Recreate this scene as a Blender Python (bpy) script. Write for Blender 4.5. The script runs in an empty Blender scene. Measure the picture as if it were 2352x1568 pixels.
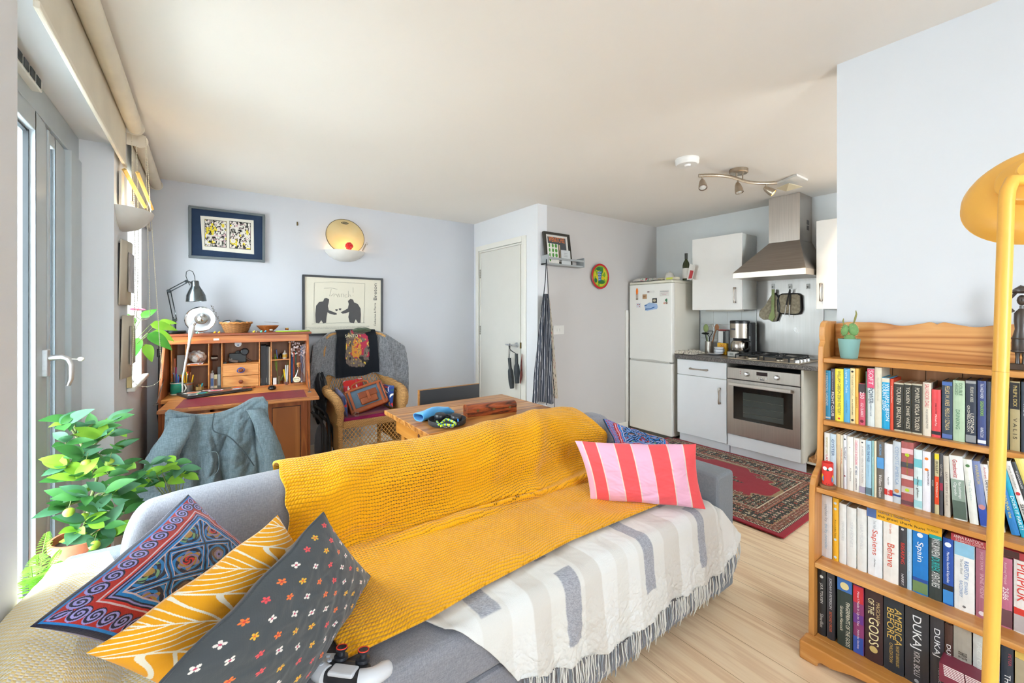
import bpy,math,random
import numpy as np
from mathutils import Vector,Matrix
random.seed(7)
rng=np.random.RandomState(7)
scene=bpy.context.scene
C=bpy.context.scene.collection

# ---------------------------------------------------------------- camera
FPX,CYP,CXP,CAMH=964.0,720.0,1176.0,1.335
YAW=math.radians(36.07)
cd=bpy.data.cameras.new('camera');cam=bpy.data.objects.new('camera',cd);C.objects.link(cam)
cam.location=(0,0,CAMH);cam.rotation_euler=(math.pi/2,0,-YAW)
cd.sensor_width=36;cd.lens=FPX/2352*36;cd.shift_y=-(784-CYP)/2352;cd.clip_start=.02
scene.camera=cam

# ---------------------------------------------------------------- world, exposure
W=bpy.data.worlds.new('overcast_sky');scene.world=W;W.use_nodes=True
wn=W.node_tree;wn.nodes.clear()
_o=wn.nodes.new('ShaderNodeOutputWorld');_b=wn.nodes.new('ShaderNodeBackground')
_tc=wn.nodes.new('ShaderNodeTexCoord');_sx=wn.nodes.new('ShaderNodeSeparateXYZ');_r=wn.nodes.new('ShaderNodeValToRGB')
_mr=wn.nodes.new('ShaderNodeMapRange');_mr.inputs[1].default_value=-1;_mr.inputs[2].default_value=1
wn.links.new(_tc.outputs['Generated'],_sx.inputs[0]);wn.links.new(_sx.outputs[2],_mr.inputs[0]);wn.links.new(_mr.outputs[0],_r.inputs[0])
_r.color_ramp.elements[0].position=.40;_r.color_ramp.elements[0].color=(.74,.80,.82,1)
_r.color_ramp.elements[1].position=.56;_r.color_ramp.elements[1].color=(.82,.925,1,1)
wn.links.new(_r.outputs[0],_b.inputs[0]);_b.inputs[1].default_value=13.0
wn.links.new(_b.outputs[0],_o.inputs[0])
vs=scene.view_settings
vs.view_transform='Standard';vs.look='None';vs.gamma=1;vs.use_curve_mapping=False;vs.exposure=0.84
cy=scene.cycles
cy.use_denoising=True;cy.max_bounces=6;cy.diffuse_bounces=4;cy.glossy_bounces=3;cy.transmission_bounces=4
cy.transparent_max_bounces=8;cy.caustics_reflective=False;cy.caustics_refractive=False
cy.use_adaptive_sampling=True;cy.adaptive_threshold=0.15;cy.sample_clamp_indirect=4

def light(name,kind,loc,energy,color=(1,1,1),rot=(0,0,0),size=.1,sy=None,portal=False,spot=None,blend=.5):
    l=bpy.data.lights.new(name,kind);o=bpy.data.objects.new(name,l);C.objects.link(o)
    o.location=loc;o.rotation_euler=rot;l.energy=energy;l.color=color
    if kind=='AREA':
        l.shape='RECTANGLE';l.size=size;l.size_y=sy or size
        if portal:l.cycles.is_portal=True
    elif kind=='SPOT':
        l.spot_size=spot;l.spot_blend=blend;l.shadow_soft_size=size
    else:l.shadow_soft_size=size
    return o
RX=math.pi/2
# daylight portals in the window openings (they only guide sampling of the sky)
light('door_opening_portal','AREA',(-.60,2.217,1.09),1,rot=(0,-RX,0),size=2.14,sy=1.3,portal=True)
light('window_opening_portal','AREA',(-.60,3.66,1.54),1,rot=(0,-RX,0),size=1.25,sy=.64,portal=True)
light('added_kitchen_window_portal','AREA',(3.5,-1.72,1.6),1,rot=(RX,0,0),size=1.2,sy=1.0,portal=True)  # unseen window opening, added to brighten the kitchen side
light('rear_window_portal','AREA',(.35,-1.72,1.5),1,rot=(RX,0,0),size=.9,sy=1.3,portal=True)

# ---------------------------------------------------------------- projection helper: pixel + a known plane -> point in the room
_f=np.array([math.sin(YAW),math.cos(YAW),0]);_rt=np.array([math.cos(YAW),-math.sin(YAW),0])
def at(px,py,X=None,Y=None,Z=None):
    d=_f + _rt*(px-CXP)/FPX + np.array([0,0,1.])*(CYP-py)/FPX
    c=np.array([0,0,CAMH])
    a,v=(0,X) if X is not None else (1,Y) if Y is not None else (2,Z)
    return Vector(c + d*(v-c[a])/d[a])

# ---------------------------------------------------------------- materials
def lin(c):
    if isinstance(c,str):
        c=tuple(int(c[i:i+2],16)/255 for i in (0,2,4))
        return tuple(x/12.92 if x<=.04045 else ((x+.055)/1.055)**2.4 for x in c)
    return tuple(c)
def L4(c):return (*lin(c),1)
MC={}
def _nt(name):
    m=bpy.data.materials.new(name);m.use_nodes=True;nt=m.node_tree;b=nt.nodes['Principled BSDF']
    return m,nt,b
def nd(nt,typ,ins=None,**kw):
    n=nt.nodes.new(typ)
    for k,v in kw.items():setattr(n,k,v)
    for k,v in (ins or {}).items():
        if isinstance(v,bpy.types.NodeSocket):nt.links.new(v,n.inputs[k])
        else:n.inputs[k].default_value=v
    return n
def mathn(nt,op,a,b=0.0):
    return nd(nt,'ShaderNodeMath',{0:a,1:b},operation=op).outputs[0]
def ramp(nt,fac,stops,interp='LINEAR'):
    n=nd(nt,'ShaderNodeValToRGB',{0:fac});cr=n.color_ramp;cr.interpolation=interp
    while len(cr.elements)<len(stops):cr.elements.new(.5)
    for e,(p,c) in zip(cr.elements,stops):e.position=p;e.color=L4(c)
    return n.outputs[0]
def mixc(nt,fac,a,b,mode='MIX'):
    n=nt.nodes.new('ShaderNodeMix');n.data_type='RGBA';n.blend_type=mode
    for i,v in ((0,fac),(6,a),(7,b)):
        if isinstance(v,bpy.types.NodeSocket):nt.links.new(v,n.inputs[i])
        else:n.inputs[i].default_value=v
    return n.outputs[2]
def coord(nt,scale=(1,1,1),rot=(0,0,0),src='Object',loc=(0,0,0)):
    tc=nt.nodes.new('ShaderNodeTexCoord')
    return nd(nt,'ShaderNodeMapping',{0:tc.outputs[src],1:loc,2:rot,3:scale}).outputs[0]
def bumpn(nt,b,h,strength=.3,dist=.002):
    n=nd(nt,'ShaderNodeBump',{'Strength':strength,'Distance':dist,'Height':h});nt.links.new(n.outputs[0],b.inputs['Normal'])
def M(name,col,rough=.5,metal=0,var=.06,vs=8,bump=0,bs=60,spec=.5,emit=None,es=0,coat=0,sheen=0):
    if name in MC:return MC[name]
    m,nt,b=_nt(name);b.inputs['Roughness'].default_value=rough;b.inputs['Metallic'].default_value=metal
    b.inputs['Specular IOR Level'].default_value=spec
    c=lin(col);co=coord(nt)
    nz=nd(nt,'ShaderNodeTexNoise',{'Vector':co,'Scale':vs,'Detail':3}).outputs[0]
    cc=ramp(nt,nz,[(.3,tuple(x*(1-var) for x in c)),(.7,tuple(min(1,x*(1+var)) for x in c))])
    nt.links.new(cc,b.inputs['Base Color'])
    if bump:
        bumpn(nt,b,nd(nt,'ShaderNodeTexNoise',{'Vector':co,'Scale':bs,'Detail':4}).outputs[0],bump)
    if emit:b.inputs['Emission Color'].default_value=L4(emit);b.inputs['Emission Strength'].default_value=es
    if coat:b.inputs['Coat Weight'].default_value=coat
    if sheen:b.inputs['Sheen Weight'].default_value=sheen
    MC[name]=m;return m
def wood(name,c1,c2,axis='Z',scale=1.,rough=.45,ring=5,dark=None,spec=.5,fine=.5):
    if name in MC:return MC[name]
    m,nt,b=_nt(name);s=[14*scale]*3;s['XYZ'.index(axis)]=1.1*scale
    co=coord(nt,s)
    n1=nd(nt,'ShaderNodeTexNoise',{'Vector':co,'Scale':.55,'Detail':2,'Distortion':.4}).outputs[0]
    rg=mathn(nt,'FRACT',mathn(nt,'MULTIPLY',n1,ring*2.4))
    rg=mathn(nt,'ABSOLUTE',mathn(nt,'SUBTRACT',rg,.5))
    s2=[160*scale]*3;s2['XYZ'.index(axis)]=5*scale
    n2=nd(nt,'ShaderNodeTexNoise',{'Vector':coord(nt,s2),'Scale':1,'Detail':2}).outputs[0]
    f=mathn(nt,'ADD',mathn(nt,'MULTIPLY',rg,1.1),mathn(nt,'MULTIPLY',mathn(nt,'SUBTRACT',n2,.5),fine))
    cc=ramp(nt,f,[(.0,dark or c2),(.22,c2),(.6,c1)])
    nt.links.new(cc,b.inputs['Base Color']);b.inputs['Roughness'].default_value=rough;b.inputs['Specular IOR Level'].default_value=spec
    bumpn(nt,b,n2,.15,.001)
    MC[name]=m;return m
def fabric(name,col,scale=500,rough=.95,bump=.35,heather=0,col2=None,sheen=.2,big=.05,vcol=False,noise=0):
    """woven cloth: crossing threads in the bump, heathered colour; vcol takes the printed pattern from the mesh attribute"""
    if name in MC:return MC[name]
    m,nt,b=_nt(name);co=coord(nt)
    w1=nd(nt,'ShaderNodeTexNoise',{'Vector':coord(nt,(scale*.15,scale,scale)),'Scale':1,'Detail':1}).outputs[0]
    w2=nd(nt,'ShaderNodeTexNoise',{'Vector':coord(nt,(scale,scale*.15,scale*.15)),'Scale':1,'Detail':1}).outputs[0]
    h=mathn(nt,'ADD',w1,w2)
    nz=nd(nt,'ShaderNodeTexNoise',{'Vector':co,'Scale':6,'Detail':4}).outputs[0]
    if vcol:
        base=nd(nt,'ShaderNodeVertexColor',layer_name='Col').outputs[0]
    else:
        c=lin(col);base=ramp(nt,nz,[(.3,tuple(x*(1-big) for x in c)),(.7,tuple(min(1,x*(1+big)) for x in c))])
    if heather:
        f=mathn(nt,'MULTIPLY',mathn(nt,'SUBTRACT',h,.78),heather*4)
        f=nd(nt,'ShaderNodeClamp',{0:f}).outputs[0]
        base=mixc(nt,f,base,L4(col2 or col))
    nt.links.new(base,b.inputs['Base Color']);b.inputs['Roughness'].default_value=rough
    b.inputs['Sheen Weight'].default_value=sheen;b.inputs['Specular IOR Level'].default_value=.2
    bumpn(nt,b,h,bump,.001)
    MC[name]=m;return m
def glassm(name,tint=(1,1,1),rough=.02,fac=.08):
    if name in MC:return MC[name]
    m,nt,b=_nt(name);nt.nodes.remove(b);o=nt.nodes['Material Output']
    t=nd(nt,'ShaderNodeBsdfTransparent',{0:(*tint,1)});g=nd(nt,'ShaderNodeBsdfGlossy',{0:(1,1,1,1),1:rough})
    fr=nd(nt,'ShaderNodeLayerWeight',{0:.25}).outputs[1]
    f=mathn(nt,'ADD',mathn(nt,'MULTIPLY',fr,.5),fac*.5)
    x=nd(nt,'ShaderNodeMixShader',{0:f,1:t.outputs[0],2:g.outputs[0]});nt.links.new(x.outputs[0],o.inputs[0])
    MC[name]=m;return m
def brushed(name,col,axis='Z',rough=.32,s=220,var=.12):
    if name in MC:return MC[name]
    m,nt,b=_nt(name);sc=[s]*3;sc['XYZ'.index(axis)]=3
    n=nd(nt,'ShaderNodeTexNoise',{'Vector':coord(nt,sc),'Scale':1,'Detail':2}).outputs[0]
    c=lin(col);big=nd(nt,'ShaderNodeTexNoise',{'Vector':coord(nt),'Scale':5,'Detail':2}).outputs[0]
    nt.links.new(ramp(nt,n,[(.3,tuple(x*(1-var) for x in c)),(.7,tuple(min(1,x*(1+var)) for x in c))]),b.inputs['Base Color'])
    b.inputs['Metallic'].default_value=1
    nt.links.new(mathn(nt,'ADD',mathn(nt,'MULTIPLY',big,.25),rough-.1),b.inputs['Roughness'])
    MC[name]=m;return m

# ---------------------------------------------------------------- mesh building
def offs(p):
    v=Vector((0,0,0))
    while p:v+=p.location;p=p.parent
    return v
def tagit(o,label=None,cat=None,group=None,kind=None):
    if label:o['label']=label
    if cat:o['category']=cat
    if group:o['group']=group
    if kind:o['kind']=kind
    return o
def thing(name,label,cat,loc=(0,0,0),group=None):
    o=bpy.data.objects.new(name,None);C.objects.link(o);o.location=loc;o.empty_display_size=.05
    return tagit(o,label,cat,group)
class MB:
    def __init__(s):s.v=[];s.f=[];s.m=[];s.sm=[]
    def add(s,vs,fs,m=0,smooth=False):
        b=len(s.v);s.v+=[tuple(v) for v in vs]
        for f in fs:s.f.append([b+i for i in f]);s.m.append(m);s.sm.append(smooth)
        return s
    def box(s,x0,y0,z0,x1,y1,z1,m=0):
        x0,x1=sorted((x0,x1));y0,y1=sorted((y0,y1));z0,z1=sorted((z0,z1))
        vs=[(x,y,z) for z in (z0,z1) for y in (y0,y1) for x in (x0,x1)]
        return s.add(vs,[(0,2,3,1),(4,5,7,6),(0,1,5,4),(2,6,7,3),(0,4,6,2),(1,3,7,5)],m)
    def hexa(s,pts,m=0):   # 8 corners: bottom 4 (ccw from above) then top 4
        return s.add(pts,[(3,2,1,0),(4,5,6,7),(0,1,5,4),(1,2,6,5),(2,3,7,6),(3,0,4,7)],m)
    def obox(s,c,size,R,m=0):
        c=Vector(c);hx,hy,hz=(Vector(size)/2)
        P=[c + R @ Vector((sx*hx,sy*hy,sz*hz)) for sz in (-1,1) for sx,sy in ((-1,-1),(1,-1),(1,1),(-1,1))]
        return s.hexa(P,m)
    def tube(s,pts,r,n=8,m=0,closed=False,caps=True,flat=None):
        pts=[Vector(p) for p in pts];k=len(pts);rs=r if hasattr(r,'__len__') else [r]*k
        up=None;rings=[]
        for i,p in enumerate(pts):
            a=pts[(i-1)% k] if (closed or i>0) else p;c=pts[(i+1)% k] if (closed or i<k-1) else p
            t=(c-a);t=t.normalized() if t.length>1e-9 else Vector((0,0,1))
            if up is None:
                up=Vector((0,0,1)) if abs(t.z)<.9 else Vector((1,0,0))
            u=(up - t*up.dot(t));
            if u.length<1e-6:u=t.orthogonal()
            u.normalize();w=t.cross(u);up=u
            fl=flat or 1
            rings.append([p +(u*math.cos(2*math.pi*j/n)*fl + w*math.sin(2*math.pi*j/n))*rs[i] for j in range(n)])
        vs=[v for rg in rings for v in rg];fs=[]
        for i in range(k if closed else k-1):
            a,b=i*n,((i+1)% k)*n
            for j in range(n):fs.append((a+j,a+(j+1)% n,b+(j+1)% n,b+j))
        if caps and not closed:fs.append(tuple(range(n))[::-1]);fs.append(tuple((k-1)*n+j for j in range(n)))
        return s.add(vs,fs,m,True)
    def cyl(s,p0,p1,r0,r1=None,n=16,m=0):return s.tube([p0,p1],[r0,r0 if r1 is None else r1],n,m)
    def lathe(s,prof,c=(0,0,0),n=24,m=0,R=None,a0=0,a1=2*math.pi,sx=1,sy=1):
        c=Vector(c);full=abs(a1-a0-2*math.pi)<1e-6;k=n if full else n+1;vs=[];fs=[]
        for (r,z) in prof:
            for j in range(k):
                a=a0+(a1-a0)*j/n;v=Vector((r*math.cos(a)*sx,r*math.sin(a)*sy,z));vs.append(c+(R @ v if R else v))
        for i in range(len(prof)-1):
            for j in range(n):
                j2=(j+1)% k if full else j+1
                fs.append((i*k+j,i*k+j2,(i+1)*k+j2,(i+1)*k+j))
        return s.add(vs,fs,m,True)
    def prism(s,poly,o,u,w,d,m=0,smooth=False):   # polygon in plane (u,w) at o, extruded by vector d
        o,u,w,d=map(Vector,(o,u,w,d));n=len(poly)
        a=[o+u*x+w*y for x,y in poly];vs=a+[p+d for p in a]
        fs=[tuple(range(n))[::-1],tuple(range(n,2*n))]+[(i,(i+1)% n,n+(i+1)% n,n+i) for i in range(n)]
        return s.add(vs,fs,m,smooth)
    def ell(s,c,r,n=12,m=0,R=None):
        c=Vector(c);r=r if hasattr(r,'__len__') else (r,r,r);vs=[];fs=[];k=max(4,n//2)
        for i in range(k+1):
            t=math.pi*i/k
            for j in range(n):
                a=2*math.pi*j/n;v=Vector((r[0]*math.sin(t)*math.cos(a),r[1]*math.sin(t)*math.sin(a),r[2]*math.cos(t)))
                vs.append(c+(R @ v if R else v))
        for i in range(k):
            for j in range(n):fs.append((i*n+j,(i+1)*n+j,(i+1)*n+(j+1)% n,i*n+(j+1)% n))
        return s.add(vs,fs,m,True)
    def quad(s,a,b,c,d,m=0):return s.add([a,b,c,d],[(0,1,2,3)],m)
    def build(s,name,mats,parent=None,label=None,cat=None,group=None,kind=None,bevel=0,seg=2,smooth=None):
        if not isinstance(mats,(list,tuple)):mats=[mats]
        V=np.array(s.v,float)
        if parent:off=offs(parent)
        else:
            lo,hi=V.min(0),V.max(0);off=Vector(((lo[0]+hi[0])/2,(lo[1]+hi[1])/2,lo[2]))
        me=bpy.data.meshes.new(name);me.from_pydata([tuple(p) for p in (V-np.array(off))],[],s.f)
        for mm in mats:me.materials.append(mm)
        me.polygons.foreach_set('material_index',s.m)
        me.polygons.foreach_set('use_smooth',s.sm if smooth is None else [smooth]*len(s.f))
        me.validate();me.update()
        bm_fix(me)
        if any(s.sm) and smooth is None:me.set_sharp_from_angle(angle=math.radians(42))
        o=bpy.data.objects.new(name,me);C.objects.link(o)
        if parent:o.parent=parent
        else:o.location=off
        if bevel:
            b=o.modifiers.new('bevel','BEVEL');b.width=bevel;b.segments=seg;b.limit_method='ANGLE';b.angle_limit=math.radians(40)
        return tagit(o,label,cat,group,kind)
import bmesh
def bm_fix(me):
    bm=bmesh.new();bm.from_mesh(me);bmesh.ops.remove_doubles(bm,verts=bm.verts,dist=1e-6);bmesh.ops.recalc_face_normals(bm,faces=bm.faces);bm.to_mesh(me);bm.free()
def grid(name,P,mat,col=None,uv=None,parent=None,label=None,cat=None,group=None,thick=0,closed=False,kind=None,sub=0,offset=0):
    """a smooth surface over an (n, m, 3) array of points; col is an (n, m, 3) linear colour attribute"""
    P=np.asarray(P,float);n,m=P.shape[:2];V=P.reshape(-1,3)
    if parent:off=np.array(offs(parent))
    else:lo,hi=V.min(0),V.max(0);off=np.array(((lo[0]+hi[0])/2,(lo[1]+hi[1])/2,lo[2]))
    idx=np.arange(n*m).reshape(n,m)
    if closed:idx=np.vstack([idx,idx[:1]])
    q=np.stack([idx[:-1,:-1],idx[1:,:-1],idx[1:,1:],idx[:-1,1:]],-1).reshape(-1,4)
    me=bpy.data.meshes.new(name);me.vertices.add(n*m);me.vertices.foreach_set('co',(V-off).ravel())
    me.loops.add(q.size);me.loops.foreach_set('vertex_index',q.ravel());me.polygons.add(len(q))
    me.polygons.foreach_set('loop_start',np.arange(0,q.size,4));me.polygons.foreach_set('loop_total',np.full(len(q),4))
    me.polygons.foreach_set('use_smooth',np.ones(len(q),bool));me.update(calc_edges=True)
    if uv is not None:
        ul=me.uv_layers.new(name='UVMap');ul.data.foreach_set('uv',np.asarray(uv,float).reshape(-1,2)[q.ravel()].ravel())
    if col is not None:
        a=me.color_attributes.new('Col','FLOAT_COLOR','POINT')
        cc=np.ones((n*m,4));cc[:,:3]=np.asarray(col).reshape(-1,3);a.data.foreach_set('color',cc.ravel())
    me.materials.append(mat)
    o=bpy.data.objects.new(name,me);C.objects.link(o)
    if parent:o.parent=parent
    else:o.location=off
    if thick:
        s_=o.modifiers.new('thickness','SOLIDIFY');s_.thickness=thick;s_.offset=offset
    return tagit(o,label,cat,group,kind)
TEXTS=[]
def text(s,loc,xd,yd,w,h,mat,parent,name='title',extrude=.0002):
    cu=bpy.data.curves.new(name,'FONT');cu.body=s;cu.align_x='CENTER';cu.align_y='CENTER';cu.extrude=extrude;cu.size=1;cu.resolution_u=3
    cu.materials.append(mat);o=bpy.data.objects.new(name,cu);C.objects.link(o);o.parent=parent
    xd,yd=Vector(xd).normalized(),Vector(yd).normalized();zd=xd.cross(yd)
    R=Matrix((xd,yd,zd)).transposed();o.rotation_euler=R.to_euler();o.location=Vector(loc)-offs(parent)
    TEXTS.append((o,w,h));return o
def fit_texts():
    """scale every lettering to its field, then turn the curves into meshes"""
    bpy.context.view_layer.update();dg=bpy.context.evaluated_depsgraph_get()
    for o,w,h in TEXTS:
        d=o.dimensions
        sx=w/max(d.x,1e-4);sy=(h/max(d.y,1e-4)) if h else sx
        if h and sx>sy*1.6:sx=sy*1.6
        me=bpy.data.meshes.new_from_object(o.evaluated_get(dg));me.transform(Matrix.Diagonal((sx,sy,1,1)))
        n=bpy.data.objects.new(o.name+'_',me);C.objects.link(n);n.parent=o.parent;n.location=o.location;n.rotation_euler=o.rotation_euler
        nm=o.name;cu=o.data;bpy.data.objects.remove(o);bpy.data.curves.remove(cu);n.name=nm
def copy_tree(o,parent=None):
    c=o.copy();C.objects.link(c);c.parent=parent
    for ch in [x for x in bpy.data.objects if x.parent==o]:copy_tree(ch,c)
    return c
def gn(u,v,f,seed):
    """random-lattice noise, -1..1"""
    r=np.random.RandomState(seed).uniform(-1,1,(int(f)+3,int(f)+3));x=np.clip(u,0,1)*f;y=np.clip(v,0,1)*f;i=x.astype(int);j=y.astype(int);a=x-i;b=y-j;a=a*a*(3-2*a);b=b*b*(3-2*b)
    return r[i,j]*(1-a)*(1-b)+r[i+1,j]*a*(1-b)+r[i,j+1]*(1-a)*b+r[i+1,j+1]*a*b
def smoothstep(a,b,x):t=np.clip((x-a)/(b-a),0,1);return t*t*(3-2*t)
def vnoise(x,y,seed=0,oct=3):
    """smooth value noise on arrays"""
    r=np.random.RandomState(seed);tot=0;amp=1
    for k in range(oct):
        ph=r.rand(6)*20;tot=tot + amp*(np.sin(x*(1.7+ph[0]*.05)+ph[1]+1.9*np.sin(y*1.3+ph[2]))*np.cos(y*(1.5+ph[3]*.05)+ph[4]+1.6*np.sin(x*1.1+ph[5])))
        x=x*2.03;y=y*2.01;amp*=.5
    return tot/1.75
# ================================================================ the room shell
HC=2.406;XW=-.375;YP=4.342;XD=2.602;YK=3.15;XK=4.51;XP=2.195
wallm=M('white_wall_paint','e0e1e5',.75,var=.012,vs=2,bump=.03,bs=180)
wallb=M('back_wall_toned_for_light','c5c7ce',.75,var=.012,vs=2,bump=.03,bs=180);walla=M('alcove_wall_toned_for_light','c3bfbd',.75,var=.012,vs=2,bump=.03,bs=180)  # darker copies of the wall paint to even the light; alcove slightly pinker
wallp=M('right_wall_toned_for_light','d3d6db',.75,var=.01,vs=2,bump=.03,bs=180)  # right wall's copy, darkened to offset the strong light falling on it
ceilm=M('ceiling_paint','eae6e1',.85,var=.012,vs=1.5,bump=.02,bs=120)
trimm=M('white_gloss_trim','e6e3dc',.35,var=.01)
def S(mb,name,mat,**k):return mb.build(name,mat,kind='structure',**k)
def floor_mat():
    m,nt,b=_nt('oak_laminate_floor');co=coord(nt,rot=(0,0,math.pi/2),loc=(0,.094,0))
    br=nd(nt,'ShaderNodeTexBrick',{'Vector':co,'Color1':(.0,.0,.0,1),'Color2':(1,1,1,1),'Mortar':(.5,.5,.5,1),'Scale':1,'Mortar Size':.0012,'Mortar Smooth':.2,'Brick Width':1.26,'Row Height':.192})
    br.offset=.37;br.offset_frequency=3
    pid=br.outputs[0];wn_=nd(nt,'ShaderNodeTexWhiteNoise',{0:pid},noise_dimensions='3D')
    sh=nd(nt,'ShaderNodeVectorMath',{0:coord(nt,(9,.75,1)),1:nd(nt,'ShaderNodeVectorMath',{0:pid,1:(7.3,9.1,0)},operation='MULTIPLY').outputs[0]},operation='ADD').outputs[0]
    g1=nd(nt,'ShaderNodeTexNoise',{'Vector':sh,'Scale':1.3,'Detail':3,'Distortion':.6}).outputs[0]
    g1=mathn(nt,'ABSOLUTE',mathn(nt,'SUBTRACT',mathn(nt,'FRACT',mathn(nt,'MULTIPLY',g1,5)),.5))
    g2=nd(nt,'ShaderNodeTexNoise',{'Vector':coord(nt,(130,4,1)),'Scale':1,'Detail':2}).outputs[0]
    kn=nd(nt,'ShaderNodeTexNoise',{'Vector':coord(nt,(3,1.6,1),loc=(3,1,0)),'Scale':1.5,'Detail':2}).outputs[0]
    f=mathn(nt,'ADD',mathn(nt,'MULTIPLY',g1,.75),mathn(nt,'MULTIPLY',mathn(nt,'SUBTRACT',g2,.5),.7))
    c=ramp(nt,f,[(.0,'e0bd97'),(.25,'efd3ae'),(.6,'f6debd')])
    c=mixc(nt,ramp(nt,kn,[(.60,(0,0,0)),(.72,(.4,.4,.4))]),c,L4('c9a078'))
    c=mixc(nt,mathn(nt,'MULTIPLY',pid,.25),c,L4('f6e0c2'))
    c=mixc(nt,br.outputs[1],c,L4('a07c58'))
    nt.links.new(c,b.inputs['Base Color']);b.inputs['Roughness'].default_value=.38
    bumpn(nt,b,mathn(nt,'SUBTRACT',g2,mathn(nt,'MULTIPLY',br.outputs[1],3)),.12,.001)
    return m
floorm=floor_mat()
S(MB().box(-.60,-1.75,-.06,4.7,4.5,0),'floor',floorm)
S(MB().box(-.60,-1.75,HC,4.7,4.5,HC+.1),'ceiling',ceilm)
d0,d1=1.549,2.885;w0,w1=3.333,3.985;zt=2.183;zs=.90
mb=MB()
mb.box(-.62,-1.75,0,XW,d0,HC).box(-.62,d0,zt,XW,d1,HC).box(-.62,d1,0,XW,w0,HC)
mb.box(-.62,w0,0,XW,w1,zs).box(-.62,w0,zt,XW,w1,HC).box(-.62,w1,0,XW,YP+.1,HC)
S(mb,'wall_left',wallm)
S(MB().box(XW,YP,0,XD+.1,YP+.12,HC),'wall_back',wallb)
dY0,dY1,dZ=3.389,4.232,2.065
mb=MB().box(XD,YK,0,XD+.12,dY0,HC).box(XD,dY1,0,XD+.12,YP,HC).box(XD,dY0,dZ,XD+.12,dY1,HC)
S(mb,'wall_door',wallm)
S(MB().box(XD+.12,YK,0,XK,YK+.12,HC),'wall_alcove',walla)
S(MB().box(XK,-1.75,0,XK+.12,YK+.12,HC),'wall_kitchen',M('kitchen_wall_paint','dfe2e3',.7,var=.012,bump=.02,bs=150))
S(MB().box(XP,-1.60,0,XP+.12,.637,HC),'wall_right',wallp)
mb=MB().box(XW,-1.75,0,-.1,-1.60,HC).box(-.1,-1.75,0,.8,-1.6,.85).box(-.1,-1.75,2.15,.8,-1.6,HC).box(.8,-1.75,0,2.9,-1.6,HC).box(2.9,-1.75,0,4.1,-1.6,1.1).box(2.9,-1.75,2.1,4.1,-1.6,HC).box(4.1,-1.75,0,XK,-1.6,HC)
S(mb,'wall_front',wallm)
# skirting boards
sk=MB().box(XW,YP-.015,0,XD,YP,.09);S(sk,'baseboard_back',trimm,bevel=.004)
sk=MB().box(XD,YK-.015,0,3.95,YK,.09).box(XD-.015,YK-.015,0,XD,dY0-.07,.09);S(sk,'baseboard_alcove',trimm,bevel=.004)
S(MB().box(XD,YK-.028,0,3.95,YK-.0155,.012),'trim_4',wood('oak_bead','cf9f68','b8854f','X'),bevel=.003)
sk=MB().box(XW,d1,0,XW+.015,YP-.016,.09).box(XW,-1.4,0,XW+.015,d0,.09);S(sk,'baseboard_left',trimm,bevel=.004)
S(MB().box(XP-.015,-1.6,0,XP,.637,.09),'baseboard_right',trimm,bevel=.004)
S(MB().box(3.915,YK-.012,.09,3.96,YK-.0005,1.375),'trim_1',trimm,bevel=.002)

# ---------------------------------------------------------------- glazed balcony door (window side)
alu=M('grey_aluminium_frame','bac2c7',.4,var=.03,spec=.5)
alud=M('dark_gasket','33383c',.6)
glz=glassm('window_glass',(.97,.99,.985),fac=.04)
chrome=brushed('satin_chrome','d7d9dc','Y',.28,80,.04)
XF=-.53
yA,yB,yC,yD_,yE=(at(p,700,X=XF+.03).y for p in (82,105,118,134,157))
ztop=at(80,298,X=XF+.03).z
dr=tagit(bpy.data.objects.new('door_1',None),kind='structure');C.objects.link(dr);dr.location=(XF,2.2,0)
mb=MB().box(XF-.05,d0,2.07,XF+.03,d1,zt).box(XF-.05,d0,0,XF+.03,d1,.05).box(XF-.05,yE,.05,XF+.04,d1,2.07).box(XF-.05,d0,.05,XF+.03,d0+.04,2.07).box(XF-.05,yB+.012,.05,XF+.02,yC-.012,2.07)
mb.build('door_frame',alu,dr,bevel=.003)
mb=MB().box(XF-.04,d0+.045,.05,XF+.03,d0+.11,2.065).box(XF-.04,yA,.05,XF+.03,yB,2.065).box(XF-.04,d0+.11,ztop,XF+.03,yA,2.065).box(XF-.04,d0+.11,.05,XF+.03,yA,.14)
sash=mb.build('sash',alu,dr,bevel=.004)
MB().box(XF+.0,d0+.112,.142,XF+.012,yA-.002,.150).box(XF,yA-.010,.142,XF+.014,yA-.001,ztop-.002).box(XF,d0+.112,ztop-.01,XF+.012,yA-.011,ztop-.002).build('gasket',alud,sash)
MB().box(XF-.012,d0+.11,.14,XF-.004,yA,ztop).build('pane',glz,sash)
mb=MB().box(XF-.04,yC-.01,.05,XF+.025,yC+.012,2.065).box(XF-.04,yD_+.005,.05,XF+.02,yE,2.065).box(XF-.04,yC+.012,ztop+.02,XF+.02,yD_+.005,2.065).box(XF-.04,yC+.012,.05,XF+.02,yD_+.005,.16)
sash2=mb.build('sash',alu,dr,bevel=.004)
MB().box(XF,yD_-.003,.16,XF+.012,yD_+.004,ztop+.018).build('gasket',alud,sash2)
MB().box(XF-.012,yC+.012,.16,XF-.004,yD_+.005,ztop+.02).build('pane',glz,sash2)
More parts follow.
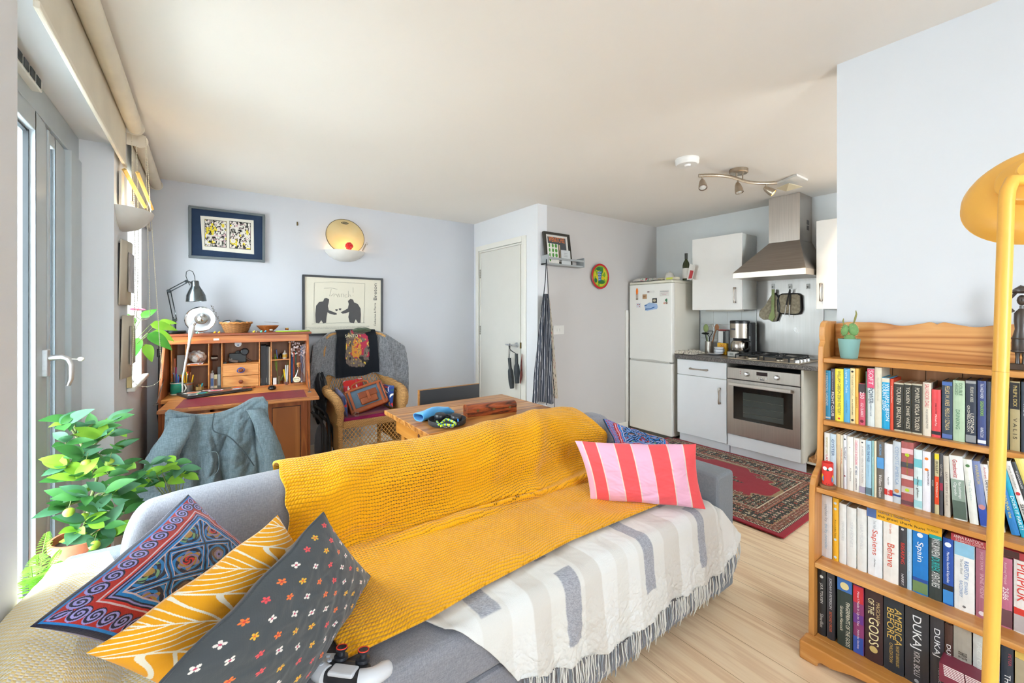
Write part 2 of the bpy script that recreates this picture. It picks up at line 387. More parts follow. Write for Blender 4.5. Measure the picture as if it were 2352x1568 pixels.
# handle with its key
hy=(yA+yB)/2+.035;hz=1.14;hx=XF+.032
hb=MB().box(hx-.006,hy-.02,hz-.045,hx+.012,hy+.02,hz+.06).build('handle_plate',chrome,dr,bevel=.004)
MB().tube([(hx+.012,hy,hz+.025),(hx+.045,hy,hz+.027),(hx+.062,hy,hz+.018),(hx+.07,hy,hz-.005),(hx+.07,hy,hz-.06),(hx+.062,hy,hz-.085)],[.011,.011,.0115,.010,.009,.007],12).build('handle',chrome,dr)
MB().tube([(hx+.07,hy,hz+.018),(hx+.088,hy,hz+.016)],.002,6).ell((hx+.098,hy,hz+.016),(.011,.002,.009),12).build('key',M('nickel_key','c9c4b6',.35,1),dr)
# trickle vent over the door
vt=MB().box(XF+.0,1.60,2.125,XF+.055,2.21,2.165);vo=vt.build('ventilation_grille',M('vent_plastic','dfddd6',.5),dr,bevel=.004)
mb=MB()
for i in range(9):mb.box(XF+.056,1.64+i*.062,2.130,XF+.058,1.685+i*.062,2.160)
mb.build('slot',M('vent_shadow','3d4244',.8),vo)

# ---------------------------------------------------------------- tall window beyond the door, with its sill
wf=tagit(bpy.data.objects.new('window_1',None),kind='structure');C.objects.link(wf);wf.location=(-.53,3.66,.9)
MB().box(-.58,w0,zs,-.51,w0+.05,zt).box(-.58,w1-.05,zs,-.51,w1,zt).box(-.58,w0+.05,zt-.06,-.51,w1-.05,zt).box(-.58,w0+.05,zs,-.51,w1-.05,zs+.06).build('window_frame',alu,wf,bevel=.003)
MB().box(-.552,w0+.05,zs+.06,-.545,w1-.05,zt-.06).build('pane',glz,wf)
MB().box(-.51,w0+.001,zs-.02,XW,w1-.001,zs+.004).box(XW,w0-.05,zs-.024,-.335,w1+.035,zs+.004).build('window_sill',trimm,wf,bevel=.009,seg=3)
# two unseen windows behind the viewpoint (plain frames), the kitchen one added for light
for nm,x0,x1,z0,z1 in (('window_2',-.1,.8,.85,2.15),('added_window_3',2.9,4.1,1.1,2.1)):
    bx=MB().box(x0,-1.72,z0,x0+.06,-1.66,z1).box(x1-.06,-1.72,z0,x1,-1.66,z1).box(x0+.06,-1.72,z0,x1-.06,-1.66,z0+.06).box(x0+.06,-1.72,z1-.06,x1-.06,-1.66,z1)
    S(bx,nm,alu)
# balcony outside
S(MB().box(-2.1,-2,-.12,-.62,5.2,-.02),'balcony_floor',M('balcony_paving','e2e2de',.8))
bm_=M('balcony_rail_paint','c9cfd0',.5);mb=MB().box(-2.05,-2,1.0,-2.0,5.2,1.05).box(-2.04,-2,.08,-2.01,5.2,.11)
for i in range(60):mb.box(-2.035,-1.9+i*.12,.11,-2.02,-1.885+i*.12,1.0)
S(mb,'trim_5',bm_)

# ---------------------------------------------------------------- white internal door in the back corner
dd=tagit(bpy.data.objects.new('door_2',None),kind='structure');C.objects.link(dd);dd.location=(XD,3.8,0)
drm=M('cream_door_paint','d9d6cf',.45,var=.01)
mb=MB().box(XD-.016,dY0-.068,0,XD,dY0,dZ+.058).box(XD-.016,dY1,0,XD,dY1+.055,dZ+.058).box(XD-.016,dY0,dZ,XD,dY1,dZ+.058)
mb.box(XD,dY0,0,XD+.1,dY0+.018,dZ).box(XD,dY1-.018,0,XD+.1,dY1,dZ).box(XD,dY0+.018,dZ-.018,XD+.1,dY1-.018,dZ)
mb.build('door_frame',trimm,dd,bevel=.004)
leaf=MB().box(XD+.012,dY0+.055,.008,XD+.052,dY1-.021,dZ-.021).build('door_leaf',drm,dd,bevel=.002)
MB().box(XD+.02,dY0+.018,.008,XD+.04,dY0+.052,dZ-.02).build('door_stop',trimm,dd)
for z in (1.80,1.14,.25):
    mb=MB()
    for k in range(4):mb.cyl((XD+.004,dY1-.020,z-.05+k*.026),(XD+.004,dY1-.020,z-.027+k*.026),.007,n=8)
    mb.build('hinge',brushed('steel_hinge','9a968d','Z',.35),dd)
hz=at(1180,792,X=XD-.02).z
hyy=dY0+.11
mb=MB().cyl((XD+.012,hyy,hz),(XD+.002,hyy,hz),.026,n=20).cyl((XD+.002,hyy,hz),(XD-.045,hyy,hz),.009,n=12).tube([(XD-.045,hyy-.005,hz),(XD-.047,hyy+.05,hz),(XD-.045,hyy+.125,hz)],.0085,10)
mb.build('door_handle',chrome,dd)
MB().box(XD-.017,dY0+.01,hz-.03,XD+.001,dY0+.026,hz+.03).build('latch_plate',brushed('brass_plate','a08a5a','Z',.4),dd)
# double socket / light switch on the alcove wall
sw=thing('light_switch','white square light switch on the wall beside the hanging aprons','switch',(2.87,YK,1.17))
MB().box(2.80,YK-.009,1.125,2.945,YK-.0005,1.215).build('face_plate',M('switch_plastic','d9d7d2',.4),sw,bevel=.003)
for k in range(2):MB().box(2.845+k*.035,YK-.014,1.155,2.868+k*.035,YK-.0085,1.185).build('rocker',M('switch_plastic','d9d7d2',.4),sw,bevel=.002)
tagit(MB().box(.682,YP-.012,2.16,.690,YP-.0002,2.185).box(.680,YP-.004,2.155,.692,YP-.0002,2.190).build('picture_hook',M('old_brass','7a6a4a',.5,1)),'small bare brass picture hook on the back wall, nothing hanging on it','hook')
# ================================================================ kitchen
cabw=M('white_cabinet_gloss','edebe8',.28,var=.008,spec=.5)
cabb=M('white_base_cabinet','ebeef2',.32,var=.008)
carc=M('cream_carcass','d3d1c6',.5)
steel=brushed('brushed_steel','b3aca4','Z',.34,150,.06)
steelh=brushed('brushed_steel_hood','a9a19a','Y',.33,150,.08)
nick=brushed('brushed_nickel_handle','a59b91','Z',.3,120,.1)
blk=M('black_plastic','15171a',.35)
XC=3.98
def pull(p0,p1,out,parent,name='handle'):   # flared bow handle between two points, standing off along vector out
    p0,p1,out=Vector(p0),Vector(p1),Vector(out)
    pts=[p0+out*.0,p0+out*.8,p0+(p1-p0)*.2+out*1.05,p0+(p1-p0)*.5+out*.9,p0+(p1-p0)*.8+out*1.05,p1+out*.8,p1]
    mb=MB().tube(pts,[.009,.010,.0068,.0048,.0068,.010,.009],10);return mb.build(name,nick,parent)
# fridge freezer
fY0,fY1=2.575,3.125;XFr=3.955
fr=thing('fridge_freezer','tall white fridge freezer in the kitchen corner with magnets on its door','fridge',(4.2,2.85,0))
frm=M('fridge_enamel','ecebe6',.3,var=.006);frs=M('fridge_side','dcd7ca',.4,var=.01)
MB().box(XFr+.06,fY0+.002,.03,4.49,fY1-.002,1.665).build('cabinet',frs,fr,bevel=.006)
MB().box(XFr+.005,fY0,1.665,4.49,fY1,1.693).build('top_cover',M('fridge_top','dcd8c8',.4),fr,bevel=.008)
zsplit=at(1447,824,X=XFr).z
ud=MB().box(XFr,fY0,zsplit+.006,XFr+.055,fY1,1.662).build('upper_door',frm,fr,bevel=.010,seg=3)
ld=MB().box(XFr,fY0,.035,XFr+.055,fY1,zsplit-.006).build('lower_door',frm,fr,bevel=.010,seg=3)
MB().prism([(0,0),(.50,0),(.50,.010),(.30,.022),(.22,.022),(.0,.010)],(XFr-.006,fY1-.02,zsplit-.004),(0,-1,0),(0,0,1),(.014,0,0)).build('grip',M('fridge_grip','c3c1bb',.4),ud)
MB().box(XFr+.02,fY0+.02,0,4.4,fY1-.02,.03).build('plinth',M('fridge_foot','55534e',.6),fr)
# magnets and papers on the fridge door
def magnet(px,py,w,h,mats,name,label,fn,cat='magnet'):
    p=at(px,py,X=XFr);t=thing(name,label,cat,(XFr-.0005,p.y,p.z),'magnets and papers on the fridge door')
    fn(t,p,w,h);return t
def flat(t,p,w,h,mat,name='backing',dx=0,dy=0,dz=0,th=.003,bev=0):
    return MB().box(XFr-.0006-dx-th,p.y+dy-w/2,p.z+dz-h/2,XFr-.0006-dx,p.y+dy+w/2,p.z+dz+h/2).build(name,mat,t,bevel=bev)
magnet(1463.5,675,.03,.13,None,'fridge_magnet','tall orange topped magnet at the left of the fridge door',lambda t,p,w,h:(
    flat(t,p,w*.9,h*.6,M('magnet_grey','b9ada3',.6),dz=-h*.2),
    MB().ell((XFr-.003,p.y,p.z+h*.22),(.003,w*.5,h*.3),12).build('orange_top',M('magnet_orange','f07a14',.5),t),
    flat(t,p,w*.9,h*.1,M('magnet_brown','7d6a55',.6),'base',.0005,dz=-h*.45)))
magnet(1481,681,.055,.05,None,'fridge_magnet','small brown square magnet with printed lettering on the fridge',lambda t,p,w,h:(
    flat(t,p,w,h,M('magnet_wood','b28e6a',.6)),text('SALT',(XFr-.0045,p.y,p.z),(0,-1,0),(0,0,1),w*.6,h*.3,M('ink_brown','5b3a22',.6),t)))
magnet(1494.5,670,.09,.024,None,'fridge_magnet','narrow white label magnet with dark block at the top of the fridge door',lambda t,p,w,h:(
    flat(t,p,w,h,M('paper_white','dedbd6',.7)),flat(t,p,w*.3,h*.4,M('ink_maroon','5c3238',.6),'block',.003,w*.3,0,.001)))
magnet(1504,690,.055,.052,None,'fridge_magnet','black square magnet with a pale oval plate picture',lambda t,p,w,h:(
    flat(t,p,w,h,M('magnet_black','35353a',.5),th=.006),MB().ell((XFr-.0075,p.y,p.z),(.0015,w*.36,h*.27),16).build('oval',M('magnet_cream','bdb59b',.5),t)),)
magnet(1467,701,.055,.05,None,'fridge_magnet','white square magnet with tiny red and grey marks below the orange one',lambda t,p,w,h:(
    flat(t,p,w,h,M('magnet_white','d6d6dd',.6)),flat(t,p,.012,.01,M('ink_red','b9555e',.6),'mark',.003,.008,.01,.001),flat(t,p,.012,.01,M('ink_slate','4a545a',.6),'mark',.003,-.013,.01,.001),flat(t,p,.012,.008,M('ink_red','b9555e',.6),'mark',.003,-.013,-.012,.001)))
magnet(1531.5,692,.035,.055,None,'fridge_magnet','magnet shaped like a green cactus in a brown pot',lambda t,p,w,h:(
    MB().prism([(-.012,-.028),(.008,-.028),(.01,-.006),(-.013,-.006)],(XFr-.004,p.y,p.z),(0,-1,0),(0,0,1),(.003,0,0)).build('pot',M('magnet_pot','8d7468',.6),t),
    MB().ell((XFr-.003,p.y,p.z+.012),(.002,.009,.020),10).ell((XFr-.003,p.y+.012,p.z+.014),(.002,.008,.010),10).build('cactus',M('magnet_green','3c7a55',.6),t),
    MB().ell((XFr-.003,p.y+.03,p.z-.018),(.002,.009,.010),10).build('pebble',M('magnet_peach','d99a84',.6),t)))
pp=at(1526,673,X=XFr);t=thing('paper_note','white paper note with faint pink print at the top right of the fridge door','paper',(XFr,pp.y,pp.z),'magnets and papers on the fridge door')
flat(t,pp,.115,.065,M('paper_white','dedbd6',.7),'sheet',th=.0006)
for k,(ww,cc) in enumerate(((.1,'ink_slate'),(.09,'ink_pink'),(.05,'ink_pink'))):
    flat(t,pp,ww,.004,M(cc,{'ink_slate':'6a6a70','ink_pink':'c9a0a8'}[cc] if cc not in MC else '',.6),'line',.0007,0,.02-k*.018,.0004)
pp=at(1495.5,703,X=XFr);t=thing('postcard','torn light blue card with a blue fish drawing on the fridge door','postcard',(XFr,pp.y,pp.z),'magnets and papers on the fridge door')
bl=M('card_blue','9fb9dc',.7)
MB().prism([(-.08,-.045),(-.05,-.052),(-.02,-.044),(.03,-.036),(.075,-.032),(.085,-.01),(.075,.025),(.02,.034),(-.02,.04),(-.085,.012),(-.082,-.012),(-.07,-.02)],(XFr-.0008,pp.y,pp.z),(0,-1,0),(0,0,1),(-.0008,0,0)).build('card',bl,t)
MB().prism([(-.075,-.042),(-.07,-.03),(-.08,-.018),(-.06,-.026),(-.01,-.024),(.03,-.008),(.06,-.006),(.03,-.02),(-.01,-.034),(-.055,-.035)],(XFr-.0017,pp.y,pp.z),(0,-1,0),(0,0,1),(-.0004,0,0)).prism([(-.085,.012),(-.045,.018),(-.06,.006),(-.085,.002)],(XFr-.0017,pp.y,pp.z),(0,-1,0),(0,0,1),(-.0004,0,0)).build('fish_print',M('ink_blue','3b6cab',.6),t)

# base unit with drawer and door
zt_=.868
bu=thing('base_cabinet','white kitchen base cabinet with one drawer over one door','cabinet',(4.25,2.27,0))
bY0,bY1=2.012,2.532
MB().box(XC+.02,bY0,.13,4.48,bY1,zt_).build('carcass',carc,bu)
zdr=at(1557,858,X=XC).z;zdb=at(1556,991,X=XC).z
dw=MB().box(XC,bY0+.003,zdr+.003,XC+.02,bY1-.003,zt_-.004).build('drawer',cabb,bu,bevel=.002)
pull((XC,at(1587,848,X=XC).y,at(1590,846,X=XC).z),(XC,at(1625,850,X=XC).y,at(1590,846,X=XC).z),(-.028,0,0),dw)
dr_=MB().box(XC,bY0+.003,zdb,XC+.02,bY1-.003,zdr-.003).build('door',cabb,bu,bevel=.002)
pull((XC,at(1654,890,X=XC).y,at(1654,892,X=XC).z),(XC,at(1654,890,X=XC).y,at(1654,926,X=XC).z),(-.028,0,0),dr_)
MB().box(4.03,bY0,0,4.046,bY1,.128).build('plinth',cabb,bu)
# oven
ov=thing('built_in_oven','stainless steel built-in oven with black glass window and bar handle','oven',(4.2,1.7,0))
oY0,oY1=1.402,2.004
zp0=at(1671,868,X=XC).z;zp1=at(1671,843,X=XC).z;zo0=at(1671,993,X=XC).z
MB().box(XC+.03,oY0,.22,4.46,oY1,zp1-.005).build('body',M('oven_body','3c3c3e',.5),ov)
cp=MB().box(XC-.012,oY0,zp0+.003,XC+.03,oY1,zp1+.004).build('control_panel',steel,ov,bevel=.003)
for px in (1716,1785):
    y=at(px,862,X=XC-.012).y;z=at(px,{1716:859,1785:867}[px],X=XC-.012).z
    MB().lathe([(.001,0),(.021,0),(.022,.006),(.019,.012),(.017,.028),(.014,.032),(.001,.033)],(XC-.0125,y,z),20,R=Matrix.Rotation(-math.pi/2,3,'Y')).build('knob',chrome,cp)
yd=at(1750,859,X=XC-.012)
MB().box(XC-.0135,yd.y-.045,yd.z-.016,XC-.012,yd.y+.045,yd.z+.016).build('display',M('oven_display','35292b',.2),cp)
for k in (-1,0,1):MB().cyl((XC-.012,yd.y-k*.036,yd.z-.038),(XC-.017,yd.y-k*.036,yd.z-.038),.005,n=12).build('button',chrome,cp)
MB().box(XC-.0127,yd.y-.02,yd.z-.055,XC-.0121,yd.y+.016,yd.z-.047).build('badge',M('badge_dark','3a3b42',.4),cp)
for k in range(2):MB().box(XC-.0135,at(1702,860,X=XC).y-.003,at(1702,853,X=XC).z-.019*k,XC-.012,at(1702,860,X=XC).y+.003,at(1702,853,X=XC).z-.019*k+.005).build('indicator_lamp',M('red_lamp','a32430',.4),cp)
dz1=zp0-.004
gy1=at(1686,900,X=XC).y;gy0=at(1822,900,X=XC).y;gz1=at(1686,886,X=XC).z;gz0=at(1686,960,X=XC).z
od=MB().box(XC-.012,oY0,zo0,XC+.03,gy0,dz1).box(XC-.012,gy1,zo0,XC+.03,oY1,dz1).box(XC-.012,gy0,gz1,XC+.03,gy1,dz1).box(XC-.012,gy0,zo0,XC+.03,gy1,gz0).build('oven_door',steel,ov)
m_,nt_,b_=_nt('oven_glass');b_.inputs['Base Color'].default_value=(.004,.004,.005,1);b_.inputs['Roughness'].default_value=.06
_c=coord(nt_);nt_.links.new(ramp(nt_,nd(nt_,'ShaderNodeTexNoise',{'Vector':_c,'Scale':4}).outputs[0],[(.3,(.003,.003,.004)),(.7,(.006,.006,.007))]),b_.inputs['Base Color'])
MB().box(XC-.009,gy0,gz0,XC+.01,gy1,gz1).build('oven_window',m_,od)
MB().box(XC-.0098,gy0+.07,gz0+.03,XC-.0091,gy1-.085,gz1-.045).build('inner_window',M('oven_inner_glass','3a4140',.12),od)
for k in range(3):MB().cyl((XC-.0105,gy0+.075,gz0+.07+k*.06),(XC-.0105,gy1-.09,gz0+.07+k*.06),.0012,n=6).build('oven_rack',M('rack_wire','8b8a82',.3,1),od)
zh=at(1681,882,X=XC-.05).z
mb=MB().box(XC-.06,oY0+.052,zh-.012,XC-.040,oY1-.035,zh+.016)
for y in (oY0+.075,oY1-.07):mb.box(XC-.041,y-.01,zh-.008,XC-.012,y+.01,zh+.01)
mb.build('handle',brushed('oven_handle','c9c3bc','Y',.3,100,.05),od,bevel=.003)
# panel below the oven, end panel and the open bay
pn=thing('oven_housing','white plinth drawer front and housing panels around the oven','cabinet',(4.2,1.4,0))
MB().box(XC,oY0,.095,XC+.02,oY1,zo0-.006).build('drawer_front',cabb,pn,bevel=.002)
MB().box(XC+.001,1.382,.095,4.5,1.400,zt_).build('end_panel',carc,pn,bevel=.001)
MB().box(4.03,1.384,0,4.046,oY1,.093).build('plinth',cabb,pn)
MB().box(4.05,.82,.085,4.5,1.381,.10).box(4.48,.82,.1,4.5,1.381,zt_).box(4.0,.80,0,4.5,.818,zt_).build('open_bay',carc,pn)
tb=thing('timber_offcuts','two pale timber offcuts stacked on the bottom shelf of the open kitchen bay','wood',(4.13,1.33,.10))
MB().box(4.06,1.30,.1005,4.30,1.372,.135).build('lower_block',wood('pine_offcut','c99a6a','a87646','X'),tb,bevel=.002)
MB().obox((4.17,1.33,.152),(.22,.055,.03),Matrix.Rotation(.25,3,'Z')).build('upper_block',wood('pine_offcut','c99a6a','a87646','X'),tb,bevel=.002)
# worktop
def granite():
    m,nt,b=_nt('speckled_worktop');co=coord(nt)
    v=nd(nt,'ShaderNodeTexNoise',{'Vector':co,'Scale':260,'Detail':2}).outputs[0]
    nt.links.new(ramp(nt,v,[(.38,'2b292b'),(.5,'55514f'),(.62,'8b8580')]),b.inputs['Base Color']);b.inputs['Roughness'].default_value=.3
    return m
tagit(MB().box(3.955,.80,.871,4.505,2.54,.910).build('worktop',granite(),bevel=.006),'dark speckled kitchen worktop over the white base units','worktop')
# wall tiles and steel splashback
def tilem():
    m,nt,b=_nt('white_wall_tiles');co=coord(nt,rot=(0,math.pi/2,0))
    br=nd(nt,'ShaderNodeTexBrick',{'Vector':nd(nt,'ShaderNodeCombineXYZ',{0:nd(nt,'ShaderNodeSeparateXYZ',{0:coord(nt)}).outputs[1],1:nd(nt,'ShaderNodeSeparateXYZ',{0:coord(nt)}).outputs[2]}).outputs[0],
        'Color1':L4('dcdfdf'),'Color2':L4('d8dcdc'),'Mortar':L4('b9b9b4'),'Scale':1,'Mortar Size':.0018,'Brick Width':.15,'Row Height':.1525});br.offset=0
    nt.links.new(br.outputs[0],b.inputs['Base Color']);b.inputs['Roughness'].default_value=.2;bumpn(nt,b,mathn(nt,'MULTIPLY',br.outputs[1],-1),.3,.001);return m
S(MB().box(4.498,1.976,.911,4.509,2.565,1.37),'trim_2',tilem())
S(MB().box(4.502,.8,.911,4.509,1.40,1.37),'trim_3',tilem())
tagit(MB().box(4.500,1.404,.911,4.508,1.972,1.69).build('splashback',brushed('splash_steel','918d8a','Z',.30,60,.04)),'brushed steel splashback sheet behind the hob under the hood','splashback')
# gas hob
hb_=thing('gas_hob','steel gas hob with black pan supports set into the worktop','hob',(4.2,1.7,.91))
MB().box(3.985,1.41,.9105,4.44,2.0,.919).build('hob_plate',brushed('hob_steel','b9a994','Y',.35,100,.05),hb_,bevel=.003)
iron=M('cast_iron','17181a',.55)
BUR=[(4.10,1.84,.05),(4.33,1.84,.035),(4.10,1.61,.035),(4.33,1.62,.045)]
for (x,y,r) in BUR:
    bb=MB().lathe([(.001,0),(r,0),(r,.008),(r*.85,.012),(.001,.012)],(x,y,.9195),20).build('burner',brushed('burner_ring','c2b7a6','Z',.4),hb_)
    MB().lathe([(.001,0),(r*.75,0),(r*.75,.006),(.001,.008)],(x,y,.932),20).build('burner_cap',iron,bb)
for yc in (1.845,1.60):
    mb=MB();z=.955
    mb.tube([(4.01,yc-.10,z),(4.42,yc-.10,z),(4.42,yc+.10,z),(4.01,yc+.10,z)],.006,6,closed=True)
    for (x,y,r) in BUR:
        if abs(y-yc)<.06:
            for a in range(4):
                t=a*math.pi/2;p=Vector((x+math.cos(t)*.09,y+math.sin(t)*.095,z))
                mb.tube([p,(x+math.cos(t)*.03,y+math.sin(t)*.03,z+.006)],.0055,6)
    for x in (4.01,4.42):
        for y in (yc-.1,yc+.1):mb.cyl((x,y,.919),(x,y,z),.006,n=6)
    mb.build('pan_support',iron,hb_)
for k in range(4):
    kn=MB().lathe([(.001,0),(.020,0),(.018,.018),(.016,.022),(.001,.023)],(4.04+k*.075,1.452,.9195),16).build('knob',chrome,hb_)
    MB().box(4.034+k*.075,1.436,.9425,4.046+k*.075,1.468,.956).build('knob_grip',blk,kn,bevel=.002)
# wall cabinets
wc=thing('wall_cabinet','white wall cabinet left of the cooker hood with a nickel bow handle','cabinet',(4.35,2.23,1.373))
cY0,cY1=1.977,2.490
MB().box(4.22,cY0,1.376,4.505,cY1,2.118).build('carcass',M('cabinet_side','e2e4e0',.45),wc,bevel=.001)
wd=MB().box(4.198,cY0,1.373,4.218,cY1,2.122).build('door',cabw,wc,bevel=.002)
yh=at(1689,675,X=4.2).y;pull((4.198,yh,at(1689,661,X=4.2).z),(4.198,yh,at(1689,694,X=4.2).z),(-.03,0,0),wd)
MB().box(4.3,2.05,1.358,4.4,2.40,1.3755).build('under_light',M('under_light_plastic','c8c4bb',.4),wc,bevel=.003)
wc2=thing('wall_cabinet','white wall cabinet right of the cooker hood, cut off by the near wall','cabinet',(4.35,1.1,1.373))
MB().box(4.22,.85,1.376,4.505,1.363,2.118).build('carcass',M('cabinet_side','e2e4e0',.45),wc2,bevel=.001)
wd=MB().box(4.198,.85,1.373,4.218,1.363,2.122).build('door',cabw,wc2,bevel=.002)
yh=at(1887,675,X=4.2).y;pull((4.198,yh,at(1887,652,X=4.2).z),(4.198,yh,at(1887,690,X=4.2).z),(-.03,0,0),wd)
# cooker hood
ch=thing('cooker_hood','stainless steel chimney cooker hood with sloping pyramid canopy','cooker hood',(4.25,1.67,1.66))
xf,y0,y1=4.0,1.372,1.968
MB().box(xf,y0,1.662,4.505,y1,1.715).build('canopy_rim',brushed('hood_rim','c9c0b6','Y',.3,120,.05),ch,bevel=.002)
cx0,cya,cyb,zc=4.225,1.495,1.748,1.985
MB().hexa([(xf,y0,1.7155),(4.505,y0,1.7155),(4.505,y1,1.7155),(xf,y1,1.7155),(cx0,cya,zc),(4.505,cya,zc),(4.505,cyb,zc),(cx0,cyb,zc)]).build('canopy',steelh,ch,bevel=.002)
chm=MB().box(cx0,cya,zc+.0005,4.505,cyb,HC-.001).build('chimney',brushed('hood_chimney','b5ada6','Z',.33,150,.07),ch,bevel=.001)
for k in range(2):MB().box(4.38,cya-.0012,2.09+k*.05,4.43,cya-.0002,2.13+k*.05).build('vent_slot',M('vent_dark','565252',.6),chm)
# ================================================================ rug
def lerp(a,b,t):return a+(b-a)*t
def hexl(c):return np.array(lin(c))
def hashn(i,j,s=0):
    v=np.sin(i*127.1+j*311.7+s*74.7)*43758.5453
    return v-np.floor(v)
def rug():
    X0,X1,Y0,Y1=2.745,4.02,1.056,2.64
    nx,ny=520,640
    x=np.linspace(X0,X1,nx);y=np.linspace(Y0,Y1,ny);Xg,Yg=np.meshgrid(x,y,indexing='ij')
    P=np.stack([Xg,Yg,np.full_like(Xg,.009)+.0006*vnoise(Xg*9,Yg*9,3)],-1)
    W_,H_=X1-X0,Y1-Y0;u=Xg-X0;v=Yg-Y0
    e=np.minimum(np.minimum(u,W_-u),np.minimum(v,H_-v))
    red,dk,crm,tan,grn,rus=map(hexl,('97232f','241e1e','d3c3a6','a98d67','4c5140','a2553b'))
    # florals : cells with blossoms, leaves and dark ground
    def floral(s,seed,ground):
        ci,cj=np.floor(u/s),np.floor(v/s);fu,fv=u/s-ci-.5,v/s-cj-.5
        fu=fu+.25*(hashn(ci,cj,seed)-.5);fv=fv+.25*(hashn(ci,cj,seed+1)-.5)
        r=np.hypot(fu,fv);a=np.arctan2(fv,fu);h=hashn(ci,cj,seed+2)
        pet=.27+.11*np.cos((3+np.floor(h*3))*a+h*6)
        pal=np.stack([crm,tan,rus,crm*.9,hexl('c99a86')]);c=pal[(h*4.99).astype(int)]
        out=np.where((r<pet)[...,None],c,ground)
        out=np.where((r<.12)[...,None],np.where((h>.5)[...,None],red,dk),out)
        st=np.abs(np.sin(u/s*4.1+np.sin(v/s*3.3)*1.5)*np.cos(v/s*4.3+np.sin(u/s*2.9)*1.4))
        out=np.where(((st<.10)&(r>pet))[...,None],grn,out)
        return np.where(((st>.93)&(r>pet))[...,None],tan,out)
    c=np.broadcast_to(red,P.shape).copy()
    band=floral(.030,1,dk*np.ones_like(P));fine=floral(.018,5,hexl('6e3326')*np.ones_like(P));big=floral(.042,9,dk*1.1*np.ones_like(P))
    def put(mask,val):
        nonlocal c;c=np.where(mask[...,None],val,c)
    put(e>.035,dk)
    dots=(np.sin((u+v*0)*2*np.pi/.016)>-.1) if False else ((np.floor((u)/.011)+np.floor(v/.011))% 2==0)
    put((e>.038)&(e<.050)&dots,crm)
    put((e>.054)&(e<.100),fine);put((e>.100)&(e<.106),tan)
    put((e>.106)&(e<.215),big);put((e>.215)&(e<.222),rus)
    put((e>.222)&(e<.262),fine);put((e>.262)&(e<.268),crm);put((e>.268),fine)
    # field : scalloped red ground with corner florals and a central medallion
    un=(u-W_/2)/(W_/2-.27);vn=(v-H_/2)/(H_/2-.27);q=np.abs(un)**1.25+np.abs(vn)**1.25
    edge=1.12+.10*np.cos(np.arctan2(un,vn)*8)+.05*np.cos(np.arctan2(un,vn)*20)
    inn=(q<edge)&(np.abs(un)<.93)&(np.abs(vn)<.95)
    put(inn,red*(1+.06*vnoise(Xg*20,Yg*20,4))[...,None]);put((e>.268)&~inn,band)
    ring=(q<edge+.05)&~inn&(e>.27);put(ring,tan*.8)
    qm=np.abs(un/.62)**1.1+np.abs(vn/.6)**1.1;em=.72+.13*np.cos(np.arctan2(un,vn)*12)
    put(qm<em,band);put((qm<em*.55),red*.95*np.ones_like(P));put((qm<em*.38),fine)
    for (a_,b_) in ((.62,.62),(-.62,.62),(.62,-.62),(-.62,-.62)):
        rr=np.hypot((un-a_)*1.1,vn-b_);put(inn&(rr<.13+.03*np.cos(np.arctan2(un-a_,vn-b_)*7)),fine)
    c=c*(1+.10*(hashn(np.floor(Xg*900),np.floor(Yg*900))-.5))[...,None]
    o=grid('rug',P,fabric('rug_wool','888888',700,.95,.5,vcol=True,sheen=.1),c,label='red patterned rug with floral borders on the floor before the oven',cat='rug',thick=.008,offset=1)
    return o
rug()

# ================================================================ sofa
so=thing('sofa','long grey fabric sofa half covered by yellow and white throws','sofa',(.85,1.4,0))
grey=fabric('grey_sofa_cloth','82828a',620,.95,.5,heather=.30,col2='a2a2a9',sheen=.15)
grey2=fabric('blue_grey_arm_cloth','7a8088',620,.95,.5,heather=.30,col2='8c9199',sheen=.15)
MB().box(-.2,1.012,.035,1.893,1.80,.30).build('base',grey,so,bevel=.012)
MB().box(-.195,1.004,.302,1.893,1.66,.452).build('seat_cushion',grey,so,bevel=.035,seg=5)
MB().box(1.897,1.0,.035,2.045,1.86,.587).build('armrest',grey2,so,bevel=.016,seg=4)
MB().box(-.352,1.0,.035,-.202,1.86,.587).build('armrest',grey2,so,bevel=.016,seg=4)
for x in (-.3,1.97):
    for y in (1.08,1.78):MB().cyl((x,y,0),(x,y,.036),.022,.026,12).build('foot',blk,so)
RX_=[-.2,-.08,.03,.225,.65,.85,1.09,1.36,1.51,1.68,1.80,1.9,2.0];RZ_=[.757,.772,.777,.779,.772,.770,.775,.790,.793,.784,.768,.762,.74]   # ridge height along the sofa
def backrest():
    n,k=120,40
    cen=np.array([1.762,.60]);ts=np.linspace(0,2*np.pi,k,endpoint=False)
    P=np.zeros((n,k,3));X0,X1=-.212,1.985
    for i in range(n):
        t=i/(n-1);xx=X0+(X1-X0)*(.5-.5*math.cos(math.pi*t))
        d=min(xx-X0,X1-xx);sh=(1-max(0,1-d/.075)**2.4)**.5 if d<.075 else 1;sh=max(sh,.02)
        top=float(np.interp(xx,RX_,RZ_))-.028
        for j,a in enumerate(ts):
            ca,sa=math.cos(a),math.sin(a);ex=2/3.4
            yy=.088*math.copysign(abs(ca)**ex,ca);zz=math.copysign(abs(sa)**ex,sa)
            zz=zz*(top-.60) if zz>0 else zz*.32
            lean=(zz)*.20
            P[i,j]=(xx,cen[0]+yy*sh*(1 if zz>-.1 else .95)+lean-.03,.60+zz*(sh if zz>0 else (.4+.6*sh)))
    P=np.concatenate([P,P[:,:1]],1)
    return grid('backrest',P,grey,parent=so)
backrest()

